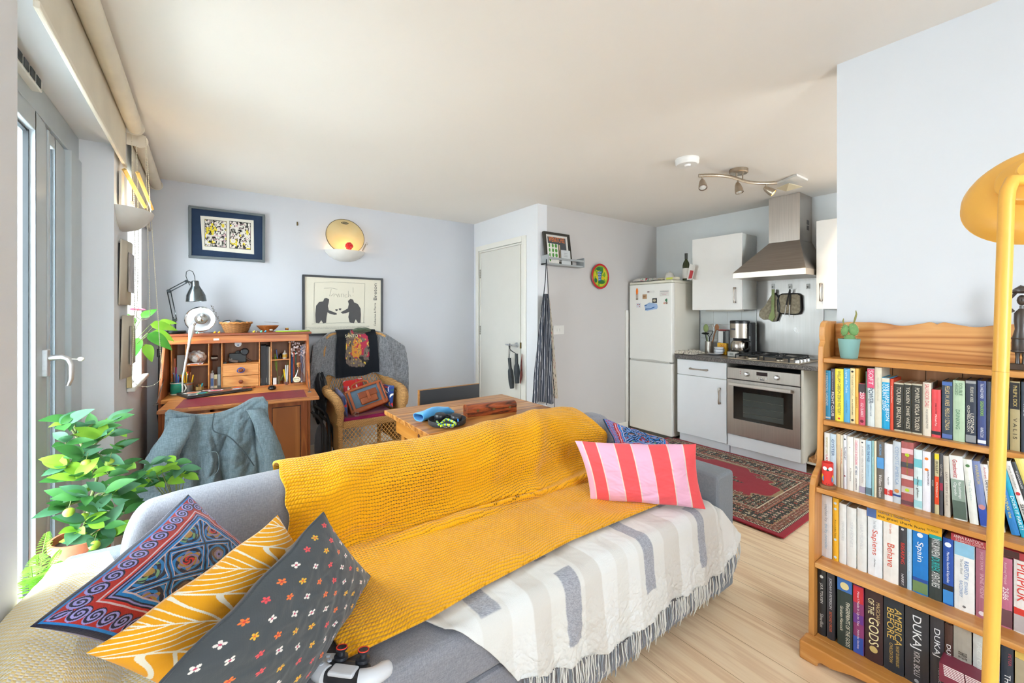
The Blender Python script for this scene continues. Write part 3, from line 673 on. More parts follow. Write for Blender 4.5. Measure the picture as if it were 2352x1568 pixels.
# ================================================================ yellow knitted throw
def knit(name,c1,c2,pu=.0215,pv=.0125,holes=True):
    m,nt,b=_nt(name);uv=nd(nt,'ShaderNodeUVMap',uv_map='UVMap').outputs[0]
    wob=nd(nt,'ShaderNodeTexNoise',{'Vector':uv,'Scale':9,'Detail':2}).outputs[1]
    uvw=nd(nt,'ShaderNodeVectorMath',{0:uv,1:nd(nt,'ShaderNodeVectorMath',{0:wob,3:.012},operation='SCALE').outputs[0]},operation='ADD').outputs[0]
    s=nd(nt,'ShaderNodeSeparateXYZ',{0:uvw});U=mathn(nt,'DIVIDE',s.outputs[0],pu);V=mathn(nt,'DIVIDE',s.outputs[1],pv)
    row=mathn(nt,'FLOOR',V);off=mathn(nt,'MULTIPLY',mathn(nt,'MODULO',row,2.0),.5)
    fu=mathn(nt,'SUBTRACT',mathn(nt,'FRACT',mathn(nt,'ADD',U,off)),.5);fv=mathn(nt,'SUBTRACT',mathn(nt,'FRACT',V),.5)
    # rope-like stitches: slanted lobes
    lob=mathn(nt,'ABSOLUTE',mathn(nt,'SINE',mathn(nt,'MULTIPLY',mathn(nt,'ADD',mathn(nt,'ADD',U,off),mathn(nt,'MULTIPLY',fv,.35)),2*math.pi)))
    rowh=mathn(nt,'SUBTRACT',1.0,mathn(nt,'MULTIPLY',mathn(nt,'MULTIPLY',fv,fv),3.2))
    h=mathn(nt,'MULTIPLY',mathn(nt,'ADD',mathn(nt,'MULTIPLY',lob,.55),.45),rowh)
    col=ramp(nt,h,[(.05,c2),(.42,c1),(.9,tuple(min(1,x*1.08) for x in lin(c1)))])
    if holes:
        r2=mathn(nt,'ADD',mathn(nt,'MULTIPLY',mathn(nt,'MULTIPLY',fu,fu),9.0),mathn(nt,'MULTIPLY',mathn(nt,'MULTIPLY',mathn(nt,'SUBTRACT',mathn(nt,'ABSOLUTE',fv),.5),mathn(nt,'SUBTRACT',mathn(nt,'ABSOLUTE',fv),.5)),5.0))
        mask=nd(nt,'ShaderNodeTexNoise',{'Vector':uv,'Scale':3.0,'Detail':3}).outputs[0]
        ed=nd(nt,'ShaderNodeAttribute',attribute_name='Col').outputs[0]
        hole=mathn(nt,'MULTIPLY',mathn(nt,'LESS_THAN',r2,mathn(nt,'MULTIPLY',mathn(nt,'SUBTRACT',mask,.33),1.0)),nd(nt,'ShaderNodeSeparateColor',{0:ed}).outputs[0])
        col=mixc(nt,hole,col,L4('74500e'));h=mathn(nt,'SUBTRACT',h,mathn(nt,'MULTIPLY',hole,1.2))
    nt.links.new(col,b.inputs['Base Color']);b.inputs['Roughness'].default_value=.95;b.inputs['Sheen Weight'].default_value=.25;b.inputs['Specular IOR Level'].default_value=.15
    bumpn(nt,b,h,.85,.004);return m
yt=hexl
def yfront(x):return np.interp(x,[.20,.288,.505,.70,1.116,1.663,1.9],[1.075,1.085,1.09,1.118,1.150,1.134,1.15])
def throw_path(x,s):
    """s 0..1 : behind the backrest, over it, down to the crease, along the seat. returns y, z arrays"""
    cr=np.interp(x,[.2,.5,.96,1.53,1.9],[1.605,1.60,1.56,1.50,1.49])
    top=np.interp(x,RX_,RZ_)-.006
    yf=yfront(x)
    sk=np.array([0,.10,.17,.23,.30,.42,.52,.60,.66,.72,.86,1.0])
    K=len(sk);Y=np.zeros((K,)+x.shape);Z=np.zeros_like(Y)
    ys=[1.85,1.862,1.848,1.775,1.70,1.640,1.625,None,None,None,None,None]
    zs_=[.52,.68,.775,None,.772,.66,.56,None,None,None,None,None]
    for k in range(K):
        Y[k]=ys[k] if ys[k] else 0;Z[k]=zs_[k] if zs_[k] else 0
    Z[2]=top-.03;Z[3]=top;Z[4]=top-.034
    Y[7]=cr+.02;Z[7]=.505;Y[8]=cr-.02;Z[8]=.482;Y[9]=cr-.08;Z[9]=.476
    Y[10]=(cr-.08)*.5+yf*.5;Z[10]=.476;Y[11]=yf;Z[11]=.477
    y=np.zeros_like(x);z=np.zeros_like(x)
    # smooth (Catmull-Rom) through the knots
    k=np.clip(np.searchsorted(sk,s,side='right')-1,0,K-2);t=(s-sk[k])/(sk[k+1]-sk[k])
    idx=np.indices(x.shape)
    def g(A,kk):return A[(np.clip(kk,0,K-1),)+tuple(idx)]
    for A,out in ((Y,y),(Z,z)):
        p0,p1,p2,p3=g(A,k-1),g(A,k),g(A,k+1),g(A,k+2)
        m1=(p2-p0)*.42;m2=(p3-p1)*.42;t2=t*t;t3=t2*t
        out[...]=(2*t3-3*t2+1)*p1+(t3-2*t2+t)*m1+(-2*t3+3*t2)*p2+(t3-t2)*m2
    return y,z
def yellow_throw():
    n,m=340,300
    a=np.linspace(0,1,n)[:,None]*np.ones((1,m));s=np.linspace(0,1,m)[None]*np.ones((n,1))
    xl=np.interp(s,[0,.23,.42,.6,.8,1],[.20,.213,.225,.235,.25,.275]);xr=np.interp(s,[0,.2,.27,.45,.6,.8,1],[1.70,1.715,1.76,1.85,1.83,1.78,1.665])
    x=xl+(xr-xl)*a
    xw=x+.004*np.sin(s*60)*np.exp(-a*30)
    y,z=throw_path(x,s)
    w=vnoise(x*4.2,s*6,11);w2=vnoise(x*9+s*4,s*9,5)
    front=smoothstep(.25,.33,s)*(1-smoothstep(.60,.68,s));seat=smoothstep(.64,.7,s)*(1-smoothstep(.95,1,s));top=smoothstep(.12,.2,s)*(1-smoothstep(.28,.34,s))
    y=y-front*(.014+.012*w+.004*w2);z=z+seat*(.006+.007*w+.004*w2)+top*(.006+.008*w)
    # gathered folds at the foot of the backrest
    for (x0,s0,ln,sl,amp) in ((.98,.665,.42,-.035,.030),(.86,.705,.24,-.02,.020),(1.60,.60,.22,-.05,.022)):
        d=(s-(s0+sl*(x-x0)/.4));e=np.exp(-((x-x0)/ln)**2*1.6)
        rid=np.exp(-(d/.018)**2)*e;vall=np.exp(-((d+.030)/.014)**2)*e
        z+=amp*rid-.006*vall;y-=amp*.7*rid-.012*vall
    # slanting drape folds on the back
    for (x0,sl,amp,wd) in ((1.40,.55,.018,.05),(1.12,.35,.010,.05),(.42,.05,.008,.05)):
        d=x-(x0-sl*(s-.3));y-=front*amp*np.exp(-(d/wd)**2);z+=(top+front*.3)*amp*.6*np.exp(-(d/wd)**2)
    z=np.where(s>.66,np.maximum(z,.4640),z)
    dy=np.gradient(y,axis=1);dz=np.gradient(z,axis=1)
    L=np.cumsum(np.hypot(dy,dz),1)
    uv=np.stack([x,L],-1)
    col=np.ones((n,m,3));edge=smoothstep(.985,.97,a)*smoothstep(.02,.045,a)*smoothstep(.93,.90,s)
    seatk=1-.75*smoothstep(.72,.80,s)
    col*=(edge*seatk)[...,None]
    return grid('knitted_throw',np.stack([xw,y,z],-1),knit('yellow_knit','efa90f','b87606'),col,uv=uv,label='mustard yellow chunky knitted throw draped over the sofa back and seat',cat='throw',thick=.008,offset=-1)
yellow_throw()

# ================================================================ white fringed throw hanging over the seat front
def hem(x):return np.interp(x,[.5,.62,.75,1.0,1.2,1.5,1.75,1.9,1.99,2.04],[.34,.30,.262,.205,.165,.19,.172,.185,.22,.30])
def white_throw():
    n,m=560,240
    a=np.linspace(0,1,n)[:,None]*np.ones((1,m));b=np.linspace(0,1,m)[None]*np.ones((n,1))
    xl=np.interp(b,[0,.35,.5,1],[.475,.53,.60,.73]);x=xl+(2.038-xl)*a
    ye=yfront(np.minimum(x,1.7))+.07
    arm=smoothstep(1.80,1.90,x)
    ye=np.where(x>1.72,ye+(.22*smoothstep(1.72,1.80,x))*(1-arm),ye)
    # path: seat (ye -> 1.02) , round the edge , hang to hem
    zt_=.470-.010*smoothstep(.45,.1,b)-.010*np.exp(-((x-.5)/.1)**2);zh=hem(x)
    ztop=np.where(x>1.86,.478-(x-1.86)*.95,zt_)
    y=np.zeros_like(x);z=np.zeros_like(x);R_=.045
    bs,br=.36,.50
    t1=np.clip(b/bs,0,1);t2=np.clip((b-bs)/(br-bs),0,1);t3=np.clip((b-br)/(1-br),0,1)
    yA=1.035
    y1=ye+(yA-ye)*t1;z1=zt_+0*x
    y2=yA-.045*np.sin(t2*math.pi/2);z2=zt_-R_*(1-np.cos(t2*math.pi/2))
    y3=yA-.045-.010*t3;z3=(zt_-R_)+(zh-(zt_-R_))*t3
    y=np.where(b<bs,y1,np.where(b<br,y2,y3));z=np.where(b<bs,z1,np.where(b<br,z2,z3))
    # in front of the arm the cloth only hangs: compress the path below a falling line
    za=ztop+(zh-ztop)*b;ya=.985-.006*b
    k=smoothstep(1.86,1.90,x);y=y*(1-k)+ya*k;z=z*(1-k)+za*k
    w=vnoise(x*13,z*14+y*10,21);f=np.sin(x*34+2.2*np.sin(x*7)+1.0*vnoise(x*5,z*6,3))
    hang=smoothstep(bs,1.0,b)
    y-=hang*(.007+.008*f+.007*w);y-=hang*.006*np.abs(vnoise(x*30,z*34,8));z+=(1-smoothstep(.3,.5,b))*(1-k)*(.004*w+.004*vnoise(x*6,y*6,4)+.003)
    z=np.where((y>1.03)&(k<.5),np.maximum(z,.4565),z)
    # lift at the loose left corner
    z+=.010*np.exp(-((x-xl)/.03)**2)*(1-hang);
    crm,gry,bei,wht=hexl('dad8d3'),hexl('9c9da4'),hexl('cfcac3'),hexl('e2e2e0')
    c=np.broadcast_to(crm,x.shape+(3,)).copy()
    def bar(x0,x1,b0,b1,col,k=1.0):
        nonlocal c
        mk=smoothstep(x0-.002,x0+.002,x)*smoothstep(x1+.002,x1-.002,x)*smoothstep(b0-.006,b0+.006,b)*smoothstep(b1+.006,b1-.006,b)*k
        c=c*(1-mk[...,None])+col*mk[...,None]
    for (x0,x1,cc) in ((.55,.62,wht),(.72,.80,wht),(.80,.87,bei),(1.02,1.10,bei),(1.10,1.18,wht),(1.24,1.30,wht),(1.46,1.56,bei),(1.56,1.66,wht),(1.72,1.85,bei),(1.9,2.0,wht)):bar(x0,x1,-.1,1.1,cc,.8)
    sp=.75+.5*hashn(np.floor(x*330),np.floor(b*260));g_=gry*1.0
    bar(.63,.70,-.1,.40,g_);bar(.93,.985,-.1,.14,g_);bar(.93,1.0,.34,.86,g_);bar(1.33,1.39,-.1,.78,g_);bar(1.64,1.69,-.1,.16,g_);bar(1.70,1.75,.30,.84,g_)
    dark=(c[...,0]<crm[0]*.75)
    c=np.where(dark[...,None],c*(.8+.55*(hashn(np.floor(x*420),np.floor((y+z)*420)))[...,None]),c)
    c=np.clip(c,0,.86)
    o=grid('white_throw',np.stack([x,y,z],-1),fabric('white_cotton_throw','dddddd',520,.95,.5,vcol=True,sheen=.15),c,label='off-white cotton throw with grey bars and a fringe over the sofa seat front',cat='throw',thick=.003,offset=-1)
    # fringe
    r=random.Random(4);mb=MB();xx=.75
    fc=M('fringe_white','dddbd5',.9)
    while xx<2.035:
        zz=float(hem(xx));y0=.972-r.random()*.012;ln=.075+r.random()*.035
        pts=[];sx=r.uniform(-.012,.012)
        for k in range(6):
            t=k/5;pts.append((xx+sx*t+.003*math.sin(t*9+r.random()),y0+.004*math.sin(t*7+r.random()*2),zz+.006-ln*t))
        mb.tube(pts,[.0022,.0026,.0024,.0026,.0022,.0008],5,m=0 if r.random()<.72 else 1)
        xx+=.0065+r.random()*.003
    mb.build('fringe',[fc,M('fringe_grey','8b9097',.9)],o,kind='stuff')
white_throw()

# ================================================================ pale yellow throw over the left arm
def arm_throw():
    n,m=150,170
    a=np.linspace(0,1,n)[:,None]*np.ones((1,m));v=np.linspace(0,1,m)[None]*np.ones((n,1))
    y=.42+v*(np.interp(a,[.38,.48],[1.765,1.60])-.42)
    xs=np.interp(a,[0,.12,.45,.58,.66,1],[-.366,-.36,-.21,-.17,-.155,.13]);
    hz=np.interp(a,[0,.12,.3,.45,.58,.66,.78,1],[.50,.66,.700,.665,.58,.50,.475,.468])
    k=1-smoothstep(1.35,1.75,y);z=np.minimum(hz,.603+(hz-.603)*np.where(hz>.603,k,1))
    z=z*(1)+.010*vnoise(a*5,y*5,6)*(1-.6*smoothstep(.6,.8,a))+.008
    z=np.maximum(z,np.where(xs<-.19,.598,.463))
    end=smoothstep(.62,.42,y);z=z-end*.25
    c=np.broadcast_to(hexl('e9dcae'),z.shape+(3,)).copy()
    L1=np.cumsum(np.hypot(np.gradient(xs,axis=0),np.gradient(z,axis=0)),0)
    return grid('cream_throw',np.stack([xs,y,z],-1),weave('cream_yellow_weave'),uv=np.stack([L1,y],-1),label='pale yellow and cream woven throw over the left sofa arm',cat='throw',thick=.006,offset=-1)
def weave(name):
    m,nt,b=_nt(name);uv=nd(nt,'ShaderNodeUVMap',uv_map='UVMap').outputs[0]
    s=nd(nt,'ShaderNodeSeparateXYZ',{0:uv});U=mathn(nt,'DIVIDE',s.outputs[0],.0065);V=mathn(nt,'DIVIDE',s.outputs[1],.0065)
    ck=mathn(nt,'MODULO',mathn(nt,'ADD',mathn(nt,'FLOOR',U),mathn(nt,'FLOOR',V)),2.0)
    h=mathn(nt,'MULTIPLY',mathn(nt,'ABSOLUTE',mathn(nt,'SINE',mathn(nt,'MULTIPLY',U,math.pi))),mathn(nt,'ABSOLUTE',mathn(nt,'SINE',mathn(nt,'MULTIPLY',V,math.pi))))
    nt.links.new(mixc(nt,ck,L4('fbe39a'),L4('fdf6e6')),b.inputs['Base Color']);b.inputs['Roughness'].default_value=.95;b.inputs['Sheen Weight'].default_value=.2
    bumpn(nt,b,h,.5,.002);return m
arm_throw()

# ================================================================ cushions
def pillow(name,TL,TR,BR,BL,thick,n,colf,mat,label,piping=None,sagz=0,seed=1,nflip=1,cat='cushion',ear=.06,wr=.006):
    TL,TR,BR,BL=(np.array(p,float) for p in (TL,TR,BR,BL))
    u=np.linspace(-1,1,n)[:,None]*np.ones((1,n));v=np.linspace(-1,1,n)[None]*np.ones((n,1))
    # pull the edge midpoints in so that corners become ears
    uu=u*(1-ear*(1-v**2)*np.abs(u));vv=v*(1-ear*(1-u**2)*np.abs(v))
    a=(uu+1)/2;b=(vv+1)/2     # a: left->right, b: bottom->top
    P=((1-a)*(1-b))[...,None]*BL+(a*(1-b))[...,None]*BR+(a*b)[...,None]*TR+((1-a)*b)[...,None]*TL
    nrm=np.cross(TR-TL,TL-BL)*nflip;nrm=nrm/np.linalg.norm(nrm)
    t=np.clip((1-np.abs(u)**2.6)*(1-np.abs(v)**2.6),0,1)**.55*thick/2
    w=vnoise(u*3+seed,v*3,seed)*wr*(1-np.maximum(np.abs(u),np.abs(v))**4)
    edgew=np.sin(u*9+v*3+seed)*.5*wr*(np.maximum(np.abs(u),np.abs(v))**6)
    Pf=P+nrm*(t+w+edgew)[...,None];Pb=P-nrm*(t*.9-w-edgew)[...,None]
    Pf[...,2]-=sagz*(1-np.abs(u));col=colf((u+1)/2,(v+1)/2) if colf else None
    root=thing(name,label,cat,tuple((TL+TR+BR+BL)/4))
    o=grid('front_cover',Pf,mat,col,parent=root)
    cb=None
    if colf is not None:cb=col[:,::-1] if False else np.broadcast_to(col.reshape(-1,3).mean(0),col.shape)
    k=max(1,n//60);grid('back_cover',Pb[::k,::k] if (n-1)% k==0 else Pb,mat,(cb[::k,::k] if (n-1)% k==0 else cb) if cb is not None else None,parent=root)
    if piping:
        ring=list(Pf[:,0])+list(Pf[-1,:])+list(Pf[::-1,-1])+list(Pf[0,::-1]);MB().tube([tuple(p) for p in ring[::max(1,n//60)]],.003,6,closed=True).build('piping',piping,root)
    return root
# --- pink and coral striped
def stripes(u,v):
    cor,pnk,sep=hexl('ef5a5e'),hexl('ecb2cb'),hexl('e2d3c6')
    ed=[0,.055,.175,.32,.46,.60,.755,.885,1.01];c=np.zeros(u.shape+(3,))
    for i in range(8):
        mk=(u>=ed[i]-1e-6)&(u<ed[i+1]);c[mk]=pnk if i % 2==0 else cor
        c[np.abs(u-ed[i])<.0045]=sep
    return c
pillow('striped_cushion',(1.375,1.395,.748),(1.775,1.035,.752),(1.765,.985,.480),(1.425,1.345,.482),.13,221,stripes,fabric('striped_cotton','ffffff',520,.9,.3,vcol=True),'coral red and pink striped cushion at the right end of the sofa',seed=3)
# --- dark floral
def floral_dark(u,v):
    c=np.broadcast_to(hexl('4b5054'),u.shape+(3,)).copy()
    r=np.random.RandomState(5);k=0
    pal=[('e9e2dc','c0486a'),('e8555a','c23c46'),('e9e2dc','c0486a'),('f07a3c','d0463a'),('e8b53c','e06a34')]
    for i in range(9):
        for j in range(9):
            cu=(i+.5+(.5 if j % 2 else 0)+r.uniform(-.08,.08))/9.2;cv=(j+.5+r.uniform(-.08,.08))/9;ro=r.rand()*3
            a_,b_=pal[(i*2+j*3+r.randint(2))% 5]
            du,dv=(u-cu)*1.0,(v-cv);rr=np.hypot(du,dv);an=np.arctan2(dv,du)+ro
            np_=4 if a_=='e9e2dc' else 5
            pet=.0215*(np.abs(np.cos(an*np_/2))**.55)
            mk=rr<pet;c[mk]=hexl(a_);c[rr<.006]=hexl(b_);k+=1
    return c
pillow('floral_cushion',(-.06,.82,.78),(.25,1.204,.803),(.43,1.375,.478),(.11,.985,.478),.12,420,floral_dark,fabric('dark_floral_cotton','ffffff',420,.95,.35,vcol=True),'dark charcoal cushion scattered with small red, white and orange flowers',piping=fabric('charcoal_edge','454a50',500),seed=8,wr=.007)
# --- yellow with white leaf lines
def leafy(u,v):
    yel,wh=hexl('eda51c'),hexl('f0ead8');c=np.broadcast_to(yel,u.shape+(3,)).copy()
    # curved ribs fanning from meandering midribs
    a=u*2.6+.22*np.sin(v*6+1)+.5*v;lane=np.floor(a);f=a-lane
    x=f-.5;side=np.sign(x)
    ribs=np.abs(np.sin(((v+.05*np.sin(u*14+lane))*11+np.abs(x)**1.3*8.5+side*.5+lane*.7)*math.pi))
    mk=ribs<.30;c[mk]=wh
    c[np.abs(x)<.016]=wh;c[(f<.012)|(f>.988)]=wh
    return c
pillow('leaf_print_cushion',(-.15,.918,.806),(.15,1.22,.82),(.30,1.40,.485),(0,1.08,.485),.10,420,leafy,fabric('yellow_leaf_cotton','ffffff',420,.9,.3,vcol=True),'mustard cushion with white curving leaf lines between two darker cushions',seed=5)
# --- embroidered
def embroid(u,v):
    nav,blu,red,lil,grn,crm,gold,brn=map(hexl,('22243a','1f7cc4','c8352f','8f8bc9','6f9e74','cbb7c0','a8843f','5a4436'))
    c=np.broadcast_to(nav,u.shape+(3,)).copy()
    e=np.minimum(np.minimum(u,1-u),np.minimum(v,1-v));al=np.where(np.minimum(u,1-u)<np.minimum(v,1-v),v,u)
    def put(mk,col):c[mk]=col
    put(e<.125,crm*.8)
    ph=al*13;f=ph-np.floor(ph)-.5;g_=(e-.062)/.077;r=np.hypot(f,g_);an=np.arctan2(g_,f)
    sp=np.sin(r*26-an*1.0);m_=(e<.125)
    put(m_&(r<.5)&(sp>0),lil*1.15);put(m_&(r<.5)&(sp<=0),nav);put(m_&(r>=.5),red*.7)
    for lo,hi,col in ((.0,.012,nav),(.012,.02,blu),(.118,.127,crm),(.127,.139,red),(.139,.146,nav),(.146,.156,lil),(.156,.164,nav),(.164,.182,blu),(.182,.190,crm)):put((e>=lo)&(e<hi),col)
    inn=e>=.19
    # diagonal lattice of blue cords with hearts, swirls and flowers inside
    p=(u+v)*3.1;q=(u-v)*3.1;fp,fq=p-np.floor(p)-.5,q-np.floor(q)-.5;cell=np.floor(p)*3+np.floor(q)*5
    d=np.maximum(np.abs(fp),np.abs(fq));r=np.hypot(fp,fq);an=np.arctan2(fq,fp)
    sw=np.sin(r*34+an*2+cell);sw2=np.sin(r*46-an*3+cell)
    typ=np.mod(cell,4)
    base=np.where((sw>.2)[...,None],blu,nav)
    k=inn;c[k]=base[k]
    fl=.30+.06*np.cos(an*6)
    put(inn&(typ==0)&(r<fl),lil*.8);put(inn&(typ==0)&(r<fl)&(sw2>0),gold);put(inn&(typ==0)&(r<.16),red);put(inn&(typ==0)&(r<.16)&(sw2>.2),nav)
    hrt=np.hypot(fp*1.1,fq*1.1)-.07*np.cos(an*1.0+.7)<.26
    put(inn&(typ==1)&hrt,brn*1.5);put(inn&(typ==1)&(r<.19),crm*.5);put(inn&(typ==1)&(r<.13),lil*.9);put(inn&(typ==1)&(r<.05),nav)
    put(inn&(typ==2)&(r<.36)&(np.cos(an*3+r*9)>.1),red);put(inn&(typ==2)&(r<.36)&(np.cos(an*3+r*9)>.1)&(sw2>.4),nav);put(inn&(typ==2)&(r<.14),lil)
    put(inn&(typ==3)&(r<.34)&(np.cos(an*4-r*8)>0),grn);put(inn&(typ==3)&(r<.34)&(np.cos(an*4-r*8)>0)&(sw2>.4),nav);put(inn&(typ==3)&(r<.15),gold)
    put(inn&(d>.40)&(d<.425),crm);put(inn&(d>=.425)&(d<.47),blu);put(inn&(d>=.47),nav)
    return c*(1+.2*(hashn(np.floor(u*260),np.floor(v*260))-.5))[...,None]
pillow('embroidered_cushion',(-.25,1.084,.79),(-.045,1.548,.807),(.15,1.60,.515),(-.05,1.24,.515),.11,460,embroid,fabric('embroidered_cloth','ffffff',350,.7,.6,vcol=True,sheen=.3),'blue, red and lilac embroidered cushion standing at the left sofa arm',seed=2)
pillow('embroidered_cushion',(1.86,1.66,.725),(2.10,1.36,.60),(2.02,1.28,.592),(1.80,1.52,.60),.09,220,embroid,MC['embroidered_cloth'],'crumpled embroidered cushion on the right sofa arm behind the striped one',seed=6,wr=.02)
# ================================================================ pine bookcase against the near wall
pine=wood('honey_pine','d9a061','c4843f','Y',1.0,.35,3.2,fine=.35)
pinez=wood('honey_pine_upright','d89d5e','c68843','Z',1.0,.35,2.4,fine=.3)
pineb=wood('pine_backing','b98458','a56f44','Z',.8,.5,3)
YL,YR=.636,-.02
bc=thing('bookcase','honey coloured pine bookcase with wavy top board filled with books','bookcase',(2.05,.3,0))
prof=[(2.190,.0),(1.935,.0),(1.935,.06),(1.94,.60),(1.946,.655),(1.958,.680),(1.985,.700),(2.012,.715),(2.024,.735),(2.026,.84),(2.036,1.165),(2.040,1.200),(2.050,1.215),(2.056,1.218),(2.050,1.228),(2.048,1.245),(2.052,1.280),(2.064,1.298),(2.085,1.306),(2.150,1.304),(2.190,1.304)]
prof=[(x,z+.0) for x,z in prof]
for y in (YL,YR-.020):
    MB().prism(prof,(0,y,0),(1,0,0),(0,0,1),(0,.020,0)).build('side_panel',pinez,bc,bevel=.004,seg=3)
ZS={1:.902,2:.648,3:.355,0:1.155};XSF={0:2.030,1:2.030,2:1.952,3:1.938}
for k in ZS:
    MB().box(XSF[k],YR+.0005,ZS[k]-.019,2.175,YL-.0005,ZS[k]).build('shelf',pine,bc,bevel=.003)
MB().box(1.938,YR+.0005,.045,2.175,YL-.0005,.065).build('shelf',pine,bc,bevel=.002)
# plinth with scalloped foot
pl=[(YL+.026,.0),(YL+.026,.070),(YR-.046,.070),(YR-.046,0),(YR+.0,0),(YR+.01,.018),(YR+.06,.024),(YR+.12,.040),(YR+.2,.048),(YL-.22,.048),(YL-.14,.040),(YL-.075,.020),(YL-.045,.022),(YL-.033,.012),(YL-.033,0)]
MB().prism([(y,z) for y,z in pl],(1.863,0,0),(0,1,0),(0,0,1),(.070,0,0)).build('plinth',pine,bc,bevel=.006,seg=3)
# backing boards with grooves
mb=MB();y=YR
while y<YL-.001:
    y2=min(YL,y+.0945);mb.box(2.178,y+.0012,.05,2.188,y2-.0012,1.16);y=y2
mb.build('backing',pineb,bc)
# wavy top board
ys=np.linspace(YL-.001,YR+.001,90);mid=.326
def wav(y):
    d=abs(y-mid)
    return 1.300-.012*math.exp(-((d-.095)/.045)**2)+.004*math.exp(-((d-.02)/.015)**2)-.006*math.exp(-(d/.006)**2)-.008*max(0,(d-.26)/.05)
poly=[(float(y),wav(float(y))) for y in ys]+[(YR+.001,1.1555),(YL-.001,1.1555)]
MB().prism(poly,(2.162,0,0),(0,1,0),(0,0,1),(.015,0,0)).build('top_board',wood('pine_top_board','dba365','c98a4c','Y',.8,.38,4.2,'b0703a',fine=.25),bc,bevel=.003)

# ================================================================ books
paper={c:M('book_pages_'+c,c,.9,var=.10,vs=30) for c in ('cbb79a','d9ccb4','b9a58a')}
XSP={1:2.060,2:2.022,3:2.015,4:1.965};ZB={1:.902,2:.648,3:.355,4:.065}
GRP={1:'books on the top bookcase shelf',2:'books on the second bookcase shelf',3:'books on the third bookcase shelf',4:'books on the bottom bookcase shelf'}
WHERE={1:'on the top shelf',2:'on the second shelf',3:'on the third shelf',4:'on the bottom shelf'}
def cover_mat(c,rough=.42):return M('book_cover_'+c,c,rough,var=.05,vs=40)
LEAN=None
def book(sh,p0,p1,ty,col,desc,texts=(),bands=(),tilt=0,xs=None,depth=None,pg='cbb79a',blob=None,yex=None):
    xs=xs or XSP[sh];z0=ZB[sh]+.0004;y1=at(p0,1000,X=xs).y-.0003;y0=at(p1,1000,X=xs).y+.0003
    h=at((p0+p1)/2,ty,X=xs).z-z0;d=depth or min(.112,2.176-xs);w=y1-y0
    global LEAN
    if tilt:   # a leaning book rests against the top corner of the one before it
        ta=math.radians(tilt)
        if LEAN:
            py,pt,ph,pw=LEAN;yc=py-pw*math.cos(pt)+ph*math.sin(pt);zc=min(ph*math.cos(pt)+pw*math.sin(pt),h*math.cos(ta))
            y1=min(y1,yc-zc*math.tan(ta)-.0004) if pt else min(y1,(py-pw)-zc*math.tan(ta)-.0004)
            y0=y1-w
        LEAN=(y1,ta,h,w)
    else:LEAN=(y1,0,h,w)
    ym=(y0+y1)/2
    t=thing('book',desc+' '+WHERE[sh],'book',(xs,y1 if tilt else y0,z0),GRP[sh])
    cm=cover_mat(col);tk=min(.0018,w*.12)
    mb=MB()
    n=5;rb=min(.0035,w*.2);prof_=[(math.sin(math.pi*k/(n-1))*rb,y0+w*k/(n-1)) for k in range(n)]
    vs=[];
    mb.prism([(xs+rb-px,py) for px,py in prof_]+[(xs+rb+.002,y1),(xs+rb+.002,y0)],(0,0,z0),(1,0,0),(0,1,0),(0,0,h))
    mb.box(xs+rb+.002,y0,z0,xs+d,y0+tk,z0+h).box(xs+rb+.002,y1-tk,z0,xs+d,y1,z0+h)
    mb.build('cover',cm,t)
    MB().box(xs+rb+.0022,y0+tk+.0002,z0+.0015,xs+d-.001,y1-tk-.0002,z0+h-.0022).build('pages',paper[pg],t)
    xf=xs-.0003
    for (f0,f1,c) in bands:
        MB().box(xs-.0002,y0+w*.02,z0+h*f0,xs+rb+.0015,y1-w*.02,z0+h*f1).build('spine_band',cover_mat(c),t)
        xf=xs-.0006
    for tx in texts:
        s,c,f0,f1=tx[:4];wf=tx[4] if len(tx)>4 else .5;cy_=tx[5] if len(tx)>5 else .5
        f0,f1=1-f1,1-f0      # fractions count from the top of the spine
        text(s,(xf-.0002,y0+w*cy_,z0+h*(f0+f1)/2),(0,0,-1),(0,-1,0),h*(f1-f0),w*wf,M('ink_'+c,c,.5),t)
    if blob:
        for (c,fz,r_) in blob:MB().ell((xf,ym,z0+h*(1-fz)),(.0004,min(w*.42,r_),r_),14).build('emblem',M('ink_'+c,c,.5),t)
    if tilt:
        t.rotation_euler=(-math.radians(tilt),0,0)
    return t
B=book
# --- top shelf
B(1,1891.4,1907.2,850.4,'3d9ac6','light blue spine book "windowsill gardener", first from the left',[('1 WINDOWSILL GARDENER','e4f0f4',.06,.72,.34)],[(.02,.05,'dfe8ea')])
B(1,1907.4,1917.0,846.8,'4a4652','dark grey "fight club" book',[('FIGHT CLUB','e8e0e4',.45,.92,.62),('CHUCK PALAHNIUK','b9b4be',.06,.42,.3)])
B(1,1917.4,1936.8,847,'f0de44','bright yellow "zero history" book',[('WILLIAM GIBSON ZERO HISTORY','54503a',.04,.88,.36)],blob=[('c9402a',.95,.004)])
B(1,1937.2,1951.8,846,'59abdb','sky blue "laying the table" book with a dark emblem',[('Laying the Table','d9ecf4',.03,.45,.4),('A Literary Tour','2c5f8c',.52,.9,.22)])
B(1,1952.2,1963.6,845.5,'ecd8a0','cream yellow book with small black bird emblem',[('THE GUIDE TO FLIGHT','a08f6a',.12,.5,.3),('AN ADVENTURE','3c352a',.55,.85,.24)],blob=[('2c2924',.06,.004),('2c2925',.94,.0045)])
B(1,1964.0,1971.6,846,'edb44c','thin amber book beside the cream yellow one',[('JERUSALEM','8f5a1c',.3,.92,.5)])
B(1,1972.0,1987.6,880.7,'d4566c','short rose red "oz clarke" wine book',[('OZ CLARKE','f4dfe2',.47,.80,.42),('250','f6e6e8',.20,.36,.6)],[(.78,.99,'3b3034')],blob=[('7c1f33',.91,.006)])
B(1,1988.0,1991.2,853,'5e6a58','very thin grey green book beside the rose red one')
